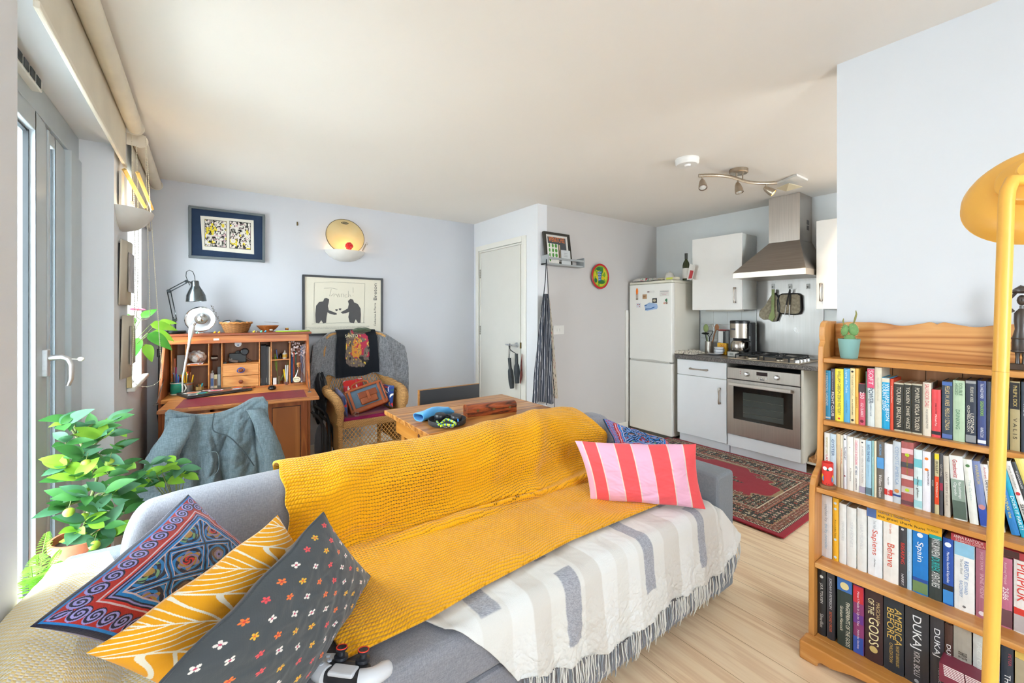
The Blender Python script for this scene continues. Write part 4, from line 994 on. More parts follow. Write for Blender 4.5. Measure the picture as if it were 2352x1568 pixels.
B(1,1991.6,2008.2,846,'d8dedd','white "soft power" book with a pink top',[('SOFT','f2e4e6',.03,.28,.66),('POWER','2f4258',.33,.60,.66),('JOSEPH S. NYE','5f7186',.60,.82,.28)],[(.66,.99,'dd4f72')])
B(1,2008.6,2024.8,843.6,'ddd5bf','tall beige paperback standing taller than its neighbours',[('The Complete Short Stories','b8ad8e',.10,.62,.22)])
B(1,2025.2,2043.6,867,'12a4d6','turquoise "count zero" book',[('WILLIAM GIBSON','eaf6fa',.12,.84,.42,.30),('COUNT ZERO','eaf6fa',.12,.64,.40,.72)],[(.91,.99,'ddd2bc')])
B(1,2044.0,2052.2,870,'dc4a2c','thin orange red "dictionary of nature" book',[('A Dictionary of Nature','f4dccc',.05,.55,.4)])
for k,(a_,b_,ty,s1) in enumerate(((2052.8,2075.6,879,'TOLKIEN  DRUZYNA'),(2076.0,2093.6,880,'TOLKIEN  DWIE WIEZE'),(2094.2,2118.0,881.5,'POWROT KROLA TOLKIEN'))):
    B(1,a_,b_,ty,'c9c0a6',('worn black and cream spine book, left of the three alike','worn black and cream spine book, middle of the three alike','worn black and cream spine book, right of the three alike')[k],[(s1,'ded6c0',.08,.92,.45)],[(.03,.97,'34332e')])
B(1,2119.0,2138.6,878.5,'e2d8c6','cream "salvador dali" book',[('SALVADOR DALI','d2555a',.03,.46,.5),('MOJE SEKRETNE ZYCIE','8a8378',.5,.86,.34)])
B(1,2139.2,2160.6,894.8,'e0484e','short bright red paperback',[('Michael Poc','f6e0de',.52,.76,.22),('JAZZ NOTES','7c1f28',.28,.5,.22)],[(.06,.13,'2f2f36')])
B(1,2163.0,2187.6,875.7,'2f4256','navy book with gold title and a blue floral cap',[('FELIKS W. KRES  PIEKLO I SZPADA','d9c48e',.08,.84,.42)],[(.93,.99,'4a6cae'),(.02,.09,'5a72b0')])
B(1,2188.2,2216.2,873.8,'b4cbac','pale green "double drinking" book',[('DOUBLE','5e7f62',.04,.24,.3,.36),('HEADED','5e7f62',.05,.24,.26,.70),('DRINKING','4a7a58',.48,.80,.34,.6)])
B(1,2217.2,2242.4,873.4,'2c3444','dark navy "legenda" book with a grey foot',[('FELIKS W. KRES','d6d3c4',.10,.34,.3,.42),('GROMBELARDZKA','dcd9cc',.40,.82,.24,.72),('LEGENDA','e6e2d4',.52,.84,.32,.38)],[(.02,.13,'8f9294'),(.95,.99,'a2a4a4')])
B(1,2244.6,2265.6,874.7,'3c4a80','royal blue book with lime lettering',[('THE NAKED WORD','dfe2ee',.04,.27,.34),('GREEN BOOKS','9ccf2e',.31,.54,.34),('ANNE COX','e2e4ee',.72,.88,.34)],[(.03,.08,'e2e4ea')])
B(1,2266.0,2275.4,876,'33343c','thin black book right of the royal blue one')
B(1,2276.0,2288.4,889,'d5d6da','white book half hidden behind the yellow lamp pole')
B(1,2289.4,2303.6,890,'8f8778','taupe book behind the yellow lamp pole')
B(1,2304.4,2318.0,893,'2f3c40','dark slate book just right of the lamp pole',blob=[('9aa6a8',.2,.005),('9aa6a8',.5,.004)])
B(1,2319.2,2342.8,875.7,'b09f72','gold and black "valis" book',[('PHILIP K. DICK','d8bf74',.06,.36,.4),('V A L I S','3c3626',.42,.94,.4)],[(.60,.98,'26262a')])
B(1,2345.0,2362,877,'3b4352','dark blue grey book at the right picture edge',[('ATLAS','c2c6ce',.2,.6,.4)])
B(1,2363,2395,880,'a8583c','rust brown book past the right picture edge')
# --- second shelf
B(2,1892.7,1905.4,994,'e6e0d8','white and red "last" book, first from the left',[('GENEWLEY EAST','b9a95e',.08,.42,.34),('LAST','c2342c',.42,.6,.4)])
B(2,1905.8,1920.0,996.5,'c3d3de','pale blue "oyster" book behind the parrot tube',[('OYSTER','3c5a86',.10,.42,.42)])
B(2,1920.4,1929.4,996,'d6bd96','tan fore-edge book with its spine turned inwards',pg='cbb79a')
B(2,1929.8,1936.0,999,'e6dcc6','thin cream book with orange lettering',[('HANNA KRALL','d97a34',.25,.55,.5)])
B(2,1936.4,1944.2,998.4,'e2e1e6','thin white "wear art" book',[('The WEAR ART','2f2f3c',.22,.46,.6)],blob=[('25252c',.08,.003),('8a3a44',.76,.003)])
B(2,1944.6,1959.3,1002.7,'e9e6de','white book with a long black bar on its spine',[('A Distance','9a948a',.55,.85,.26,.4)],blob=[('2a2a2c',.2,.0015)])
B(2,1959.7,1973.1,1006,'ece8e2','white "confessions" book in pink lettering',[('CONFESSIONS OF AN ECONOMIC','e0607c',.04,.50,.42),('HIT MAN','24446c',.52,.68,.42),('JOHN PERKINS','3c3c3c',.74,.96,.26)])
B(2,1973.5,1987.6,1009.6,'e6e2dc','white book with pale grey title and a lilac foot',[('IF HEGEL WROTE THE SCREEN','b5afa9',.12,.8,.34)],[(.02,.13,'a79cb0')],blob=[('3a3a3c',.05,.003)])
B(2,1988.0,2001.3,1012,'a8cbe0','light blue "into the wild" book',[('INTO THE WILD','2a5384',.07,.38,.40),('Jon Krakauer','7fa9c6',.44,.66,.3)],[(.02,.14,'5f7884')])
B(2,2001.7,2007.4,1012.5,'8fb8b8','very thin teal book',[('TRAVELS','d8e4e0',.1,.6,.5)])
B(2,2007.8,2013.0,1013,'e3d5b6','very thin cream book')
B(2,2013.4,2030.3,1013.9,'6b645c','grey brown book with a sky blue square',[('William Gibson','e8e6e2',.58,.97,.42),('NEUROWA','76b4e4',.04,.24,.3)],[(.53,.72,'5497d0')])
B(2,2030.8,2050.1,1019,'e9e9ec','white book with a red block near the foot',[('August Noir','3a3a3e',.58,.72,.2),('BLEU','f2eceb',.80,.90,.26)],[(.10,.20,'cf3430')])
B(2,2050.5,2069.0,1014,'c5ccd2','silver grey "coyote america" book with a fox',[('COYOTE AMERICA','8fa6c4',.08,.70,.44)],[(.11,.14,'2f4a86')],blob=[('c98446',.80,.007)])
B(2,2069.6,2098.0,1015.6,'a85a58','book with a long lime green stripe on a busy red pattern',[('ADVANCED STUDIES','9a9a1c',.10,.60,.10)],[(.02,.08,'6e4a50'),(.2,.3,'c9b8b4'),(.42,.48,'d8d0d0'),(.60,.68,'4c4a52'),(.82,.90,'e2b8be')],blob=[('b7cf2a',.2,.006),('b7cf2a',.75,.006)])
B(2,2098.6,2117.8,1032.5,'d5e4e4','white and aqua patterned "gibson" book',[('william gibson','3c3e42',.42,.84,.36)],[(.70,.84,'6fb9c2'),(.40,.50,'86c4cc'),(.03,.14,'9fd0d6')])
B(2,2118.2,2138.0,1037,'e9e7ee','white book with an orange bar and small dark letters',[('SAPKOWSKI','56525e',.3,.56,.2,.3)],blob=[('f07f1e',.12,.005),('f07f1e',.3,.005)])
B(2,2138.6,2145.6,1040,'3c3c40','thin battered black and white book',[('KIOSK','d6d2c8',.1,.9,.5)])
B(2,2146.2,2157.0,1041,'c9bd94','worn book with yellow top and red title block',[('BULLET','2c2a26',.12,.34,.5),('PAPERBACK','e8e0cf',.4,.8,.4)],[(.16,.62,'e0461f'),(.90,.99,'e9d22c')])
B(2,2157.4,2165.8,1040.5,'45444a','thin black book with crimson mark',[('CUTTING','d6d2c8',.05,.5,.5)],[(.40,.52,'9c2a48')])
B(2,2166.4,2180.0,1047,'cfc6b8','beige "saint emery" book',[('SAINT EMERY GUIDE','8f8578',.12,.95,.4)],tilt=1)
B(2,2182.0,2214.0,1047.5,'e2e2df','thick white and dark green book with red author name',[('Grzedowicz','c2363a',.06,.34,.34,.6),('Pan Lodowego','eef0ee',.40,.66,.26,.35),('Ogrodu','eef0ee',.42,.62,.26,.68)],[(.02,.30,'54665c'),(.30,.63,'8ea094')],tilt=3)
B(2,2217.0,2238.0,1056,'e6e8e0','white book with small green leaves, leaning',[('The Garden','b9c6c4',.2,.75,.3)],tilt=4.5,blob=[('4f7a4a',.1,.005)])
B(2,2238.8,2258.5,1060,'7b88b4','blue grey fantasy book with a pale helmet, leaning',[('WARRIOR','c9b878',.05,.36,.4)],[(.02,.30,'2f4fa8')],tilt=5.5,blob=[('c98a8c',.70,.008)])
B(2,2260.0,2279.0,1068,'ebe9e8','white "sapkowski" book, leaning',[('Andrzej','c87a7a',.04,.22,.4),('SAPKOWSKI','3c3c40',.24,.56,.44)],tilt=6.5)
B(2,2280.6,2290.0,1060,'cdbfa8','thin beige book leaning behind the lamp pole',tilt=8)
B(2,2291.5,2312.0,1052,'2a7fc4','blue "driving" book leaning right of the lamp pole',[('DRIVING the','e6d44c',.40,.82,.36),('adventure','bfe0f4',.1,.4,.2)],tilt=11)
B(2,2313.5,2328.0,1062,'1ba4c4','turquoise "does it fart?" book, leaning',[('DOES IT FART?','eef8fa',.40,.95,.55)],tilt=12)
B(2,2329.5,2346.0,1060,'e4e2dc','off-white "steak" book, leaning',[('Steak','3a3838',.50,.76,.55),('Mark Schatzker','9a9690',.06,.36,.36)],tilt=13,blob=[('c2343a',.42,.005)])
B(2,2348.0,2360.0,1062,'3c4044','dark grey book, leaning',[('SHANTARAM','dcdcdc',.05,.4,.4)],tilt=13.5)
B(2,2361.5,2385.0,1055,'ead97c','pale yellow book, leaning at the picture edge',tilt=14)
# --- third shelf
B(3,1884.6,1910.4,1137.7,'e4e7ec','white "fry chronicles" book, first from the left',[('stephen fry','a8b0bc',.14,.42,.34),('the fry chronicles','9cc0da',.46,.86,.34)])
B(3,1911.6,1925.5,1144,'eeb22c','golden yellow book with pale blue dots',[('Around the Table','6e5a1c',.34,.64,.26)],blob=[('c8dce8',.08,.005),('c8dce9',.17,.005),('c8dcea',.66,.005),('c8dceb',.94,.005)])
for k,(a_,b_,ty) in enumerate(((1926.8,1943.6,1157),(1944.6,1966.4,1165.7),(1968.0,1990.2,1168.6))):
    B(3,a_,b_,ty,'e3e3e0',('plain white book with a faded title, leftmost of three alike','plain white book with a faded title, middle of three alike','plain white book with a faded title, rightmost of three alike')[k],[('SERMONES','cfd0d2',.1,.8,.3)],pg='b9a58a')
B(3,1992.5,2026.2,1187,'e8ebee','thick white "sapiens" book in red letters',[('Sapiens','d4503c',.22,.64,.46,.5),('Yuval Noah','a9adb2',.06,.2,.2,.5),('A Brief History','8f8f92',.70,.84,.16)])
B(3,2028.0,2063.4,1197.7,'ece8e2','thick white "behave" book in red letters',[('Behave','d4553c',.36,.74,.46),('Robert Sapolsky','e2a08c',.04,.2,.2)])
B(3,2064.4,2081.6,1207,'3e3f43','dark grey book with red title',[('BREAKING','e23c30',.28,.62,.5),('HARRY','e4e4e6',.78,.96,.34)],blob=[('d8d8da',.06,.004)])
B(3,2082.6,2093.8,1212,'b4cfe2','thin pale blue book',[('FALLEN ANGEL','e6eef2',.3,.8,.36)])
B(3,2095.2,2131.6,1215.7,'1779c6','thick blue "spain" travel guide',[('Spain','f0f4f8',.18,.52,.5)],[(.02,.19,'6f8a5a'),(.19,.24,'2a4f9c')],blob=[('e6eef6',.09,.008)])
B(3,2133.0,2163.4,1227,'35403f','black book with teal and white tall letters',[('WKURWIENI','e2e6e4',.06,.34,.62),('DURREK','28b4b4',.35,.56,.62),('AVENTURES','e2e6e4',.57,.80,.62)],[(.93,.985,'18a0a0')])
B(3,2165.2,2189.8,1237,'2350a4','deep blue "mauritius" travel guide',[('Mauritius, Reunion & Seychelles','e6ecf6',.20,.66,.34)],[(.02,.22,'3c8cd4'),(.22,.30,'20242c')],blob=[('e6ecf7',.09,.008)])
B(3,2191.2,2238.6,1247,'e8e8e6','thick white "rasputin" book with a blue picture on top',[('RASPUTIN','6a8cbc',.26,.52,.22,.40),('The Last Word','a2a4a8',.24,.46,.14,.64),('EDVARD','8aa2c6',.56,.74,.16,.42),('RADZINSKY','8aa2c6',.56,.8,.16,.66)],[(.80,.99,'8cc0dc')],blob=[('6a6a6c',.93,.004)])
B(3,2240.4,2269.6,1261,'a9687a','mauve "inne piesni" book left of the lamp pole',[('JACEK DUKAJ','d8b0ba',.04,.30,.28),('INNE PIESNI','d8b0ba',.36,.70,.30)],blob=[('e8dade',.93,.007)])
B(3,2270.4,2291.0,1272,'9a5560','dark rose book behind the lamp pole')
B(3,2293.4,2325.4,1281,'b86a84','pink "2586 krokow" book right of the lamp pole',[('Andrzej Pilipiuk','e2bcc8',.06,.38,.26),('2586','f2e6ea',.42,.60,.42),('krokow','f2e6ea',.42,.56,.2,.85)],[(.02,.26,'6e4a50')])
B(3,2327.6,2364.0,1288.6,'e6dfdc','thick white and red "pilipiuk" book at the picture edge',[('PILIPIUK','d4342c',.04,.56,.6)],[(.02,.25,'b8b0b0'),(.25,.34,'d23a32')])
def lying(sh,px0,px1,yt_,yb,col,desc,texts=(),dark=None,xs=None,ztop=None,pg='d9ccb4'):
    xs=xs or XSP[sh];y1=at(px0,1000,X=xs).y;y0=at(px1,1000,X=xs).y;z1=at(px0,yt_,X=xs).z;z0=at(px0,yb,X=xs).z
    t=thing('book',desc,'book',(xs,y0,z0),GRP[sh]);cm=cover_mat(col);d=min(.115,2.176-xs)
    MB().box(xs,y0,z0,xs+.004,y1,z1).box(xs+.004,y0,z0,xs+d,y1,z0+.0016).box(xs+.004,y0,z1-.0016,xs+d,y1,z1).build('cover',cm,t,bevel=.0006)
    MB().box(xs+.0042,y0+.002,z0+.0018,xs+d-.002,y1-.002,z1-.0018).build('pages',paper[pg],t)
    for s,c,f0,f1,hf,cz in texts:text(s,(xs-.0004,y1-(y1-y0)*(f0+f1)/2,z0+(z1-z0)*cz),(0,-1,0),(0,0,1),(y1-y0)*(f1-f0),(z1-z0)*hf,M('ink_'+c,c,.5),t)
    if dark:MB().box(xs-.0003,y1-(y1-y0)*dark[1],z0+.001,xs-.0001,y1-(y1-y0)*dark[0],z1-.001).build('cover_picture',cover_mat(dark[2]),t)
    return t
lying(3,1991,2163,1163.5,1184.5,'eeb024','yellow "screwjack" book lying flat across the white books on the third shelf',[('HUNTER S. THOMPSON','46528c',.17,.60,.22,.82),('the great shark hunt','2c2a24',.16,.80,.34,.42),('PICADOR','8a7a2c',.82,.96,.22,.5)],(.0,.14,'5470a8'))
lying(3,2184,2372,1223,1238.5,'b23c48','dark red "zabawki diabla" book lying flat on the third shelf at the right',[('ANNA KANTOCH','f0e4e4',.04,.42,.44,.70),('ZABAWKI DIABLA','e2bcbc',.06,.44,.36,.26)],(.60,.85,'4a2c2c'))
# --- bottom shelf
B(4,1877.4,1896.6,1305.7,'2c2e31','black "silmarillion" book, first from the left',[('J.R.R. TOLKIEN','d6d6d2',.22,.52,.4),('Silmarillion','c9c9c4',.68,.88,.4)],blob=[('c2c2bd',.12,.006)])
B(4,1898.6,1916.6,1315.7,'34343a','black and silver "beyond order" book',[('JORDAN B PETERSON','c6c8cc',.08,.54,.42),('BEYOND ORDER','c8603a',.58,.88,.34)],[(.01,.99,'38383e')])
B(4,1922.4,1957.6,1327,'33403c','dark green "fingerprints of the gods" book',[('FINGERPRINTS OF THE GODS','e2e0cc',.34,.97,.26,.30),('Graham Hancock','dcd8c4',.42,.78,.22,.70)],[(.80,.99,'3a6cb0')],blob=[('e0cf94',.12,.014)])
B(4,1959.0,1983.6,1345.7,'8a3c6c','purple, red and blue "how to make it" book',[('How I Made it Up to You','ead8e2',.08,.58,.3),('Nicholas Stuckey','ead8e2',.64,.92,.22)],[(.75,.99,'c8303c'),(.01,.25,'3a56a8'),(.45,.58,'6a3a8c')])
B(4,1986.2,2027.2,1357,'3e2a2c','thick dark brown "magicians of the gods" book',[('MAGICIANS','c2a878',.14,.42,.22,.26),('OF THE','e6dcb0',.12,.34,.34,.66),('GODS','ece2b0',.38,.76,.56,.52)],blob=[('c9b070',.82,.012)])
B(4,2029.0,2075.4,1371,'2a3038','thick black "america before" book in gold',[('AMERICA','d6b25c',.14,.62,.36,.28),('BEFORE','d6b25c',.16,.56,.36,.66),('THE KEY TO EARTHS LOST','c2a25c',.62,.90,.16,.30),('CIVILIZATION','c2a25c',.62,.88,.16,.62)])
B(4,2077.8,2133.4,1401,'34353a','very thick black "dukaj krol bolu" book',[('DUKAJ','e8e8ea',.08,.52,.48),('KROL BOLU','c9c9cc',.56,.88,.26)],blob=[('9a9a9e',.95,.006)])
B(4,2136.0,2168.0,1418.6,'37363c','thick black "dukaj perfekcyjna" book',[('DUKAJ','e2e2e6',.08,.56,.56),('PERFEKCYJNA','d0d0d4',.62,.95,.22,.3)])
B(4,2169.0,2188.2,1434,'4a2f28','brown "dukaj" book with white letters and a red mark',[('DUKAJ','eeeaea',.06,.72,.7)],[(.40,.52,'b23430')])
B(4,2189.4,2231.2,1437,'a39c90','greige "ship of theseus" book with yellow waves',[('SHIP OF','4c4438',.32,.40,.5),('THESEUS','4c4438',.46,.54,.5)],[(.52,.55,'dccf9c'),(.36,.41,'d8b84c'),(.20,.24,'d8b84c')])
B(4,2234.4,2262.6,1453,'c9cbc8','light grey blurred title book left of the lamp pole',[('FACTORY FITTED','dcdeda',.1,.8,.4)])
B(4,2263.4,2286.0,1460,'b8b8b4','pale grey book behind the lamp pole')
B(4,2287.0,2296.4,1466,'9aa0a6','thin grey book right of the lamp pole')
B(4,2299.0,2328.0,1485.7,'2c3644','dark navy "the art" book',[('PETER','a8485a',.06,.22,.24,.3),('THE ART OF WAR','e6e8ea',.32,.98,.5)])
B(4,2330.6,2372.0,1492,'e3c266','yellow framed boxed book at the lower right picture edge',[],[(.04,.88,'a89c84')])
t=lying(4,2157,2268,1520,1562,'7c2c40','maroon box with rows of white dashes lying before the bottom shelf books',xs=1.90,pg='d9ccb4')
t['category']='box';t.name='patterned_box'
for r_ in range(2):
    for k in range(7):
        y_=at(2166+r_*48+k*.5,1000,X=1.90).y;z_=at(2166,1526+k*3.6,X=1.90).z
        MB().box(1.8994,y_-.048,z_-.0012,1.8998,y_,z_+.0012).build('white_dash',M('ink_f0e6e6','f0e6e6',.5),t)

# ================================================================ things on the bookcase
# cactus
p=at(1950,815,X=2.10);zb=1.1555;cxp,cyp=2.095,at(1950,800,X=2.095).y
ca=thing('potted_cactus','small prickly pear cactus in a pale teal pot on the bookcase top','plant',(cxp,cyp,zb))
R0=.036
MB().lathe([(.001,0),(R0*.74,0),(R0*.78,.002),(R0,.072),(R0*1.0,.078),(R0*.9,.078),(R0*.88,.068),(.001,.066)],(cxp,cyp,zb),32).build('pot',M('teal_pot','83b0ab',.7,var=.03),ca)
MB().lathe([(.001,.0675),(R0*.88,.0675)],(cxp,cyp,zb),20).build('soil',M('cactus_soil','5c4a3a',.95,bump=.5),ca)
def pad(c,r,rot,nm='cactus_pad',m=None):
    q=MB().ell(c,r,16,R=rot);o_=q.build(nm,m or M('cactus_green','6f9a5c',.6,var=.12,vs=60,bump=.3,bs=200),ca)
    mb=MB();rr=random.Random(3)
    for k in range(46):
        a_,b_=rr.uniform(0,6.28),math.acos(rr.uniform(-1,1));d_=Vector((math.sin(b_)*math.cos(a_),math.sin(b_)*math.sin(a_),math.cos(b_)))
        s_=Vector((d_.x*r[0],d_.y*r[1],d_.z*r[2]));n_=Vector((d_.x/r[0],d_.y/r[1],d_.z/r[2])).normalized()
        P0=Vector(c)+rot @ s_;mb.tube([P0,P0+(rot @ n_)*.0045],[.0006,.0002],4)
    mb.build('spines',M('cactus_spine','d8c9a0',.6),o_)
RZ=lambda a,ax='X':Matrix.Rotation(a,3,ax)
pad((cxp,cyp-.002,zb+.080),(.013,.020,.016),RZ(.1))
pad((cxp-.004,cyp+.013,zb+.112),(.007,.0125,.024),RZ(.15))
pad((cxp,cyp-.014,zb+.116),(.008,.017,.026),RZ(-.2))
MB().tube([(cxp-.004,cyp+.016,zb+.132),(cxp-.004,cyp+.018,zb+.150),(cxp-.004,cyp+.017,zb+.160)],[.002,.003,.0012],8).tube([(cxp,cyp-.015,zb+.138),(cxp,cyp-.020,zb+.160),(cxp,cyp-.024,zb+.178),(cxp,cyp-.022,zb+.192)],[.002,.0038,.003,.0015],8).build('new_shoot',M('cactus_shoot','8c8a4c',.6,var=.15,vs=80),ca)
# bronze figure
sx_,sy_=2.10,at(2345,800,X=2.10).y
st=thing('carved_figurine','dark carved wooden figure of a woman standing behind the lamp pole','figurine',(sx_,sy_,1.1555))
brz=M('dark_carved_wood','3d322b',.35,var=.25,vs=30,spec=.7)
MB().prism([(-.032,0),(.034,0),(.036,.019),(-.022,.019),(-.036,.014)],(sx_-.02,sy_,1.1556),(0,-1,0),(0,0,1),(.045,0,0)).build('base',M('carved_base','4a382a',.6,var=.2,vs=40),st,bevel=.002)
def fig(z):return 1.1556+z
mb=MB()
for s_ in (-1,1):mb.tube([(sx_,sy_+s_*.007,fig(.018)),(sx_,sy_+s_*.007,fig(.04)),(sx_,sy_+s_*.006,fig(.065))],[.006,.0045,.008],10)
mb.tube([(sx_,sy_,fig(.055)),(sx_,sy_,fig(.062)),(sx_,sy_,fig(.10)),(sx_,sy_,fig(.13)),(sx_,sy_,fig(.155)),(sx_,sy_-.002,fig(.18)),(sx_,sy_-.002,fig(.195))],[.017,.020,.0195,.013,.0155,.017,.007],14,flat=.8)
mb.tube([(sx_,sy_-.002,fig(.19)),(sx_,sy_-.002,fig(.205))],[.0055,.005],8).ell((sx_-.002,sy_-.002,fig(.222)),(.013,.011,.017),12).ell((sx_-.013,sy_-.002,fig(.222)),(.004,.002,.004),6)
mb.tube([(sx_,sy_+.016,fig(.185)),(sx_-.004,sy_+.026,fig(.20)),(sx_-.002,sy_+.022,fig(.228)),(sx_,sy_+.010,fig(.246))],[.0055,.005,.004,.004],8)
mb.tube([(sx_,sy_-.018,fig(.185)),(sx_-.008,sy_-.034,fig(.165)),(sx_-.004,sy_-.022,fig(.125))],[.0055,.005,.004],8)
mb.build('body',brz,st)
MB().ell((sx_,sy_-.004,fig(.252)),(.022,.024,.009),14).tube([(sx_,sy_+.02,fig(.248)),(sx_,sy_+.0,fig(.262)),(sx_,sy_-.022,fig(.252))],[.005,.009,.005],8).build('carried_bowl',brz,st)
MB().lathe([(.0175,.055),(.022,.058),(.0215,.062),(.0185,.062)],(sx_,sy_,1.1556),16).lathe([(.0200,.098),(.0215,.10),(.0205,.103),(.0185,.102)],(sx_,sy_,1.1556),16).build('skirt_band',brz,st)
# parrot tube on a wood slice
wsx,wsy=1.985,at(1901,1118,X=1.985).y
MBs=MB().lathe([(.001,0),(.026,0),(.0275,.006),(.026,.013),(.001,.013)],(wsx,wsy,.6485),22)
tagit(MBs.build('wood_slice',[M('bark','8a6240',.9,var=.2,vs=60,bump=.5)]),'round slice of wood with bark edge under the red parrot tube','wood slice')
pt=thing('parrot_tube','red cardboard tube decorated as a parrot with white eyes','ornament',(wsx,wsy,.662))
redc=M('parrot_red','d9342c',.5)
MB().lathe([(.001,0),(.0185,0),(.0185,.086),(.017,.086),(.0165,.080),(.001,.078)],(wsx,wsy,.662),28).build('tube',redc,pt)
dirc=Vector((-wsx,-wsy,0)).normalized();sd=Vector((-dirc.y,dirc.x,0))
def onT(a,z,nm,mat,r,flat_=.0012): # small ellipse on the tube surface, a = angle from the camera side
    d_=(dirc*math.cos(a)+sd*math.sin(a));c_=Vector((wsx,wsy,z))+d_*.0186
    R_=Matrix((d_,Vector((-d_.y,d_.x,0)),Vector((0,0,1)))).transposed()
    return MB().ell(c_,(flat_,r[0],r[1]),14,R=R_).build(nm,mat,pt)
for s_ in (-1,1):
    e_=onT(s_*.48,.662+.065,'eye',M('parrot_white','e9e9ee',.5),(.0078,.0075));
    onT(s_*1.05,.662+.028,'wing',M('parrot_yellow','eec22c',.5),(.005,.013),.001);onT(s_*.85,.662+.024,'wing_feather',M('parrot_blue','2f8ad0',.5),(.0028,.011),.0016)
    onT(s_*.2,.662+.005,'foot',M('parrot_grey','5c3a34',.6),(.0018,.0016),.0018)
onT(0,.662+.060,'beak',M('parrot_beak','23564c',.4),(.0042,.0045),.003)
# small ring left on top of the books
rp=at(1990,1000,X=2.07);zr=at(1990,1003,X=2.07).z
tagit(MB().tube([(2.07+.009*math.cos(a),rp.y+.009*math.sin(a),zr) for a in np.linspace(0,6.283,16,endpoint=False)],.0022,6,closed=True).build('finger_ring',brushed('silver_ring','b8b2a6','Z',.25)),'small silver ring lying on top of the white books, second shelf','ring')

# ================================================================ yellow floor lamp
yl=M('mustard_enamel','eeb24c',.38,var=.015)
lx0,ly0=1.30,.112
pb,ptp=Vector((1.262,.150,0)),None
top_=at(2313,425,X=1.318);bot=at(2274,1568,X=1.262)
dirp=(top_-bot);base_=bot+dirp*((.02-bot.z)/dirp.z)
fl_=thing('floor_lamp','mustard yellow floor lamp with a round ribbed shade at the right','lamp',(base_.x,base_.y,0))
MB().lathe([(.001,0),(.13,0),(.13,.010),(.12,.020),(.02,.024),(.001,.024)],(base_.x,base_.y,0),40).build('base',yl,fl_)
sc_=at(2388,400,X=1.40)          # shade centre, farther away than the pole
bend=top_
e1=bend+(sc_-bend)*.35+Vector((0,0,.012))
MB().tube([base_+Vector((0,0,.002)),bot,bot+dirp*.5,bend-dirp.normalized()*.035,bend-dirp.normalized()*.012+(sc_-bend)*.03,bend+(sc_-bend)*.16+Vector((0,0,.006)),bend+(sc_-bend)*.45,sc_-(sc_-bend)*.12],.0117,18).build('pole',yl,fl_)
mb=MB();joint=bot+dirp*.62;mb.tube([joint-dirp.normalized()*.0006,joint+dirp.normalized()*.0006],.0120,18).build('pole_joint',M('lamp_joint','c9913a',.5),fl_)
axis=(Vector((2.10,.02,1.35))-sc_).normalized();axis=Vector((.84,-.10,-.52)).normalized()
zq=axis;xq=zq.orthogonal().normalized();yq=zq.cross(xq);Rs=Matrix((xq,yq,zq)).transposed()
Rr=.128
MB().lathe([(.001,-.026),(.026,-.026),(.030,-.022),(.0305,-.004),(.060,-.001),(.064,.003),(.0645,.017),(.098,.023),(.108,.029),(.118,.040),(.126,.052),(Rr,.064),(Rr+.002,.067),(Rr,.069),(.123,.056),(.112,.044),(.09,.036),(.05,.030),(.001,.022)],sc_,56,R=Rs).build('shade',yl,fl_)
MB().lathe([(.001,.040),(.11,.046),(.108,.056),(.001,.058)],sc_,32,R=Rs).build('diffuser',M('lamp_diffuser','eeeae0',.6),fl_)
# ================================================================ bureau desk (built square, then turned a few degrees off the wall)
class Turned:
    def __init__(s,px,py,deg):s.p=np.array([px,py,0.]);s.a=math.radians(deg);c,n=math.cos(-s.a),math.sin(-s.a);s.R=np.array([[c,-n,0],[n,c,0],[0,0,1]]);s.items=[]
    def at(s,px,py,X=None,Y=None,Z=None):
        d=s.R @(_f+_rt*(px-CXP)/FPX+np.array([0,0,1.])*(CYP-py)/FPX);c=s.R @(np.array([0,0,CAMH])-s.p)+s.p
        a,v=(0,X) if X is not None else (1,Y) if Y is not None else (2,Z)
        return Vector(c+d*(v-c[a])/d[a])
    def add(s,o):s.items.append(o);return o
    def turn(s):
        for o in s.items:
            l=o.location;q=Vector((l.x-s.p[0],l.y-s.p[1],0));q.rotate(Matrix.Rotation(s.a,3,'Z').to_euler())
            o.location=(s.p[0]+q.x,s.p[1]+q.y,l.z);o.rotation_euler.z+=s.a
D=Turned(-.25,4.33,-6)
cher=wood('cherry_x','c47838','a85a2a','X',.9,.35,3,fine=.35);cherz=wood('cherry_z','bd6f36','9e5428','Z',.9,.38,3,fine=.35)
chero=wood('orange_pine_x','dc9650','c47c3c','X',1,.38,4,fine=.3);dkw=wood('dark_edge','6a3a20','4a2614','X',1,.35,3)
ZL=.725;YC=4.10;X0,X1=-.225,.745
dk=D.add(thing('bureau_desk','cherry wood bureau desk with pigeonholes and a red leather writing flap','desk',(.26,4.1,0)))
MB().box(X0-.022,4.0,1.163,X1+.020,4.328,1.181).build('top',wood('cherry_top','a05a30','843f20','X',1,.35,3),dk,bevel=.004)
MB().box(X0+.004,4.012,1.105,X1-.004,4.030,1.162).build('top_rail',cher,dk,bevel=.002)
for x in (X0,X1-.018):
    MB().prism([(4.325,.70),(3.84,.70),(3.84,.735),(4.0,1.10),(4.012,1.162),(4.325,1.162)],(x,0,0),(0,1,0),(0,0,1),(.018,0,0)).build('side_panel',cherz,dk,bevel=.003)
MB().box(X0+.019,4.312,.70,X1-.019,4.322,1.162).build('back_panel',wood('back_ply','b07e58','9a6848','Z',.8,.5,2),dk)
MB().box(X0+.019,3.83,.70,X1-.019,4.311,ZL).build('inner_floor',chero,dk,bevel=.002)
MB().box(X0+.019,YC,ZL+.001,X1-.019,4.311,.738).build('pigeonhole_base',cher,dk)
def DX(px):return D.at(px,830,Y=YC).x
divx=[DX(v) for v in (393.6,426.8,479.4,509.7,596,623,666)]
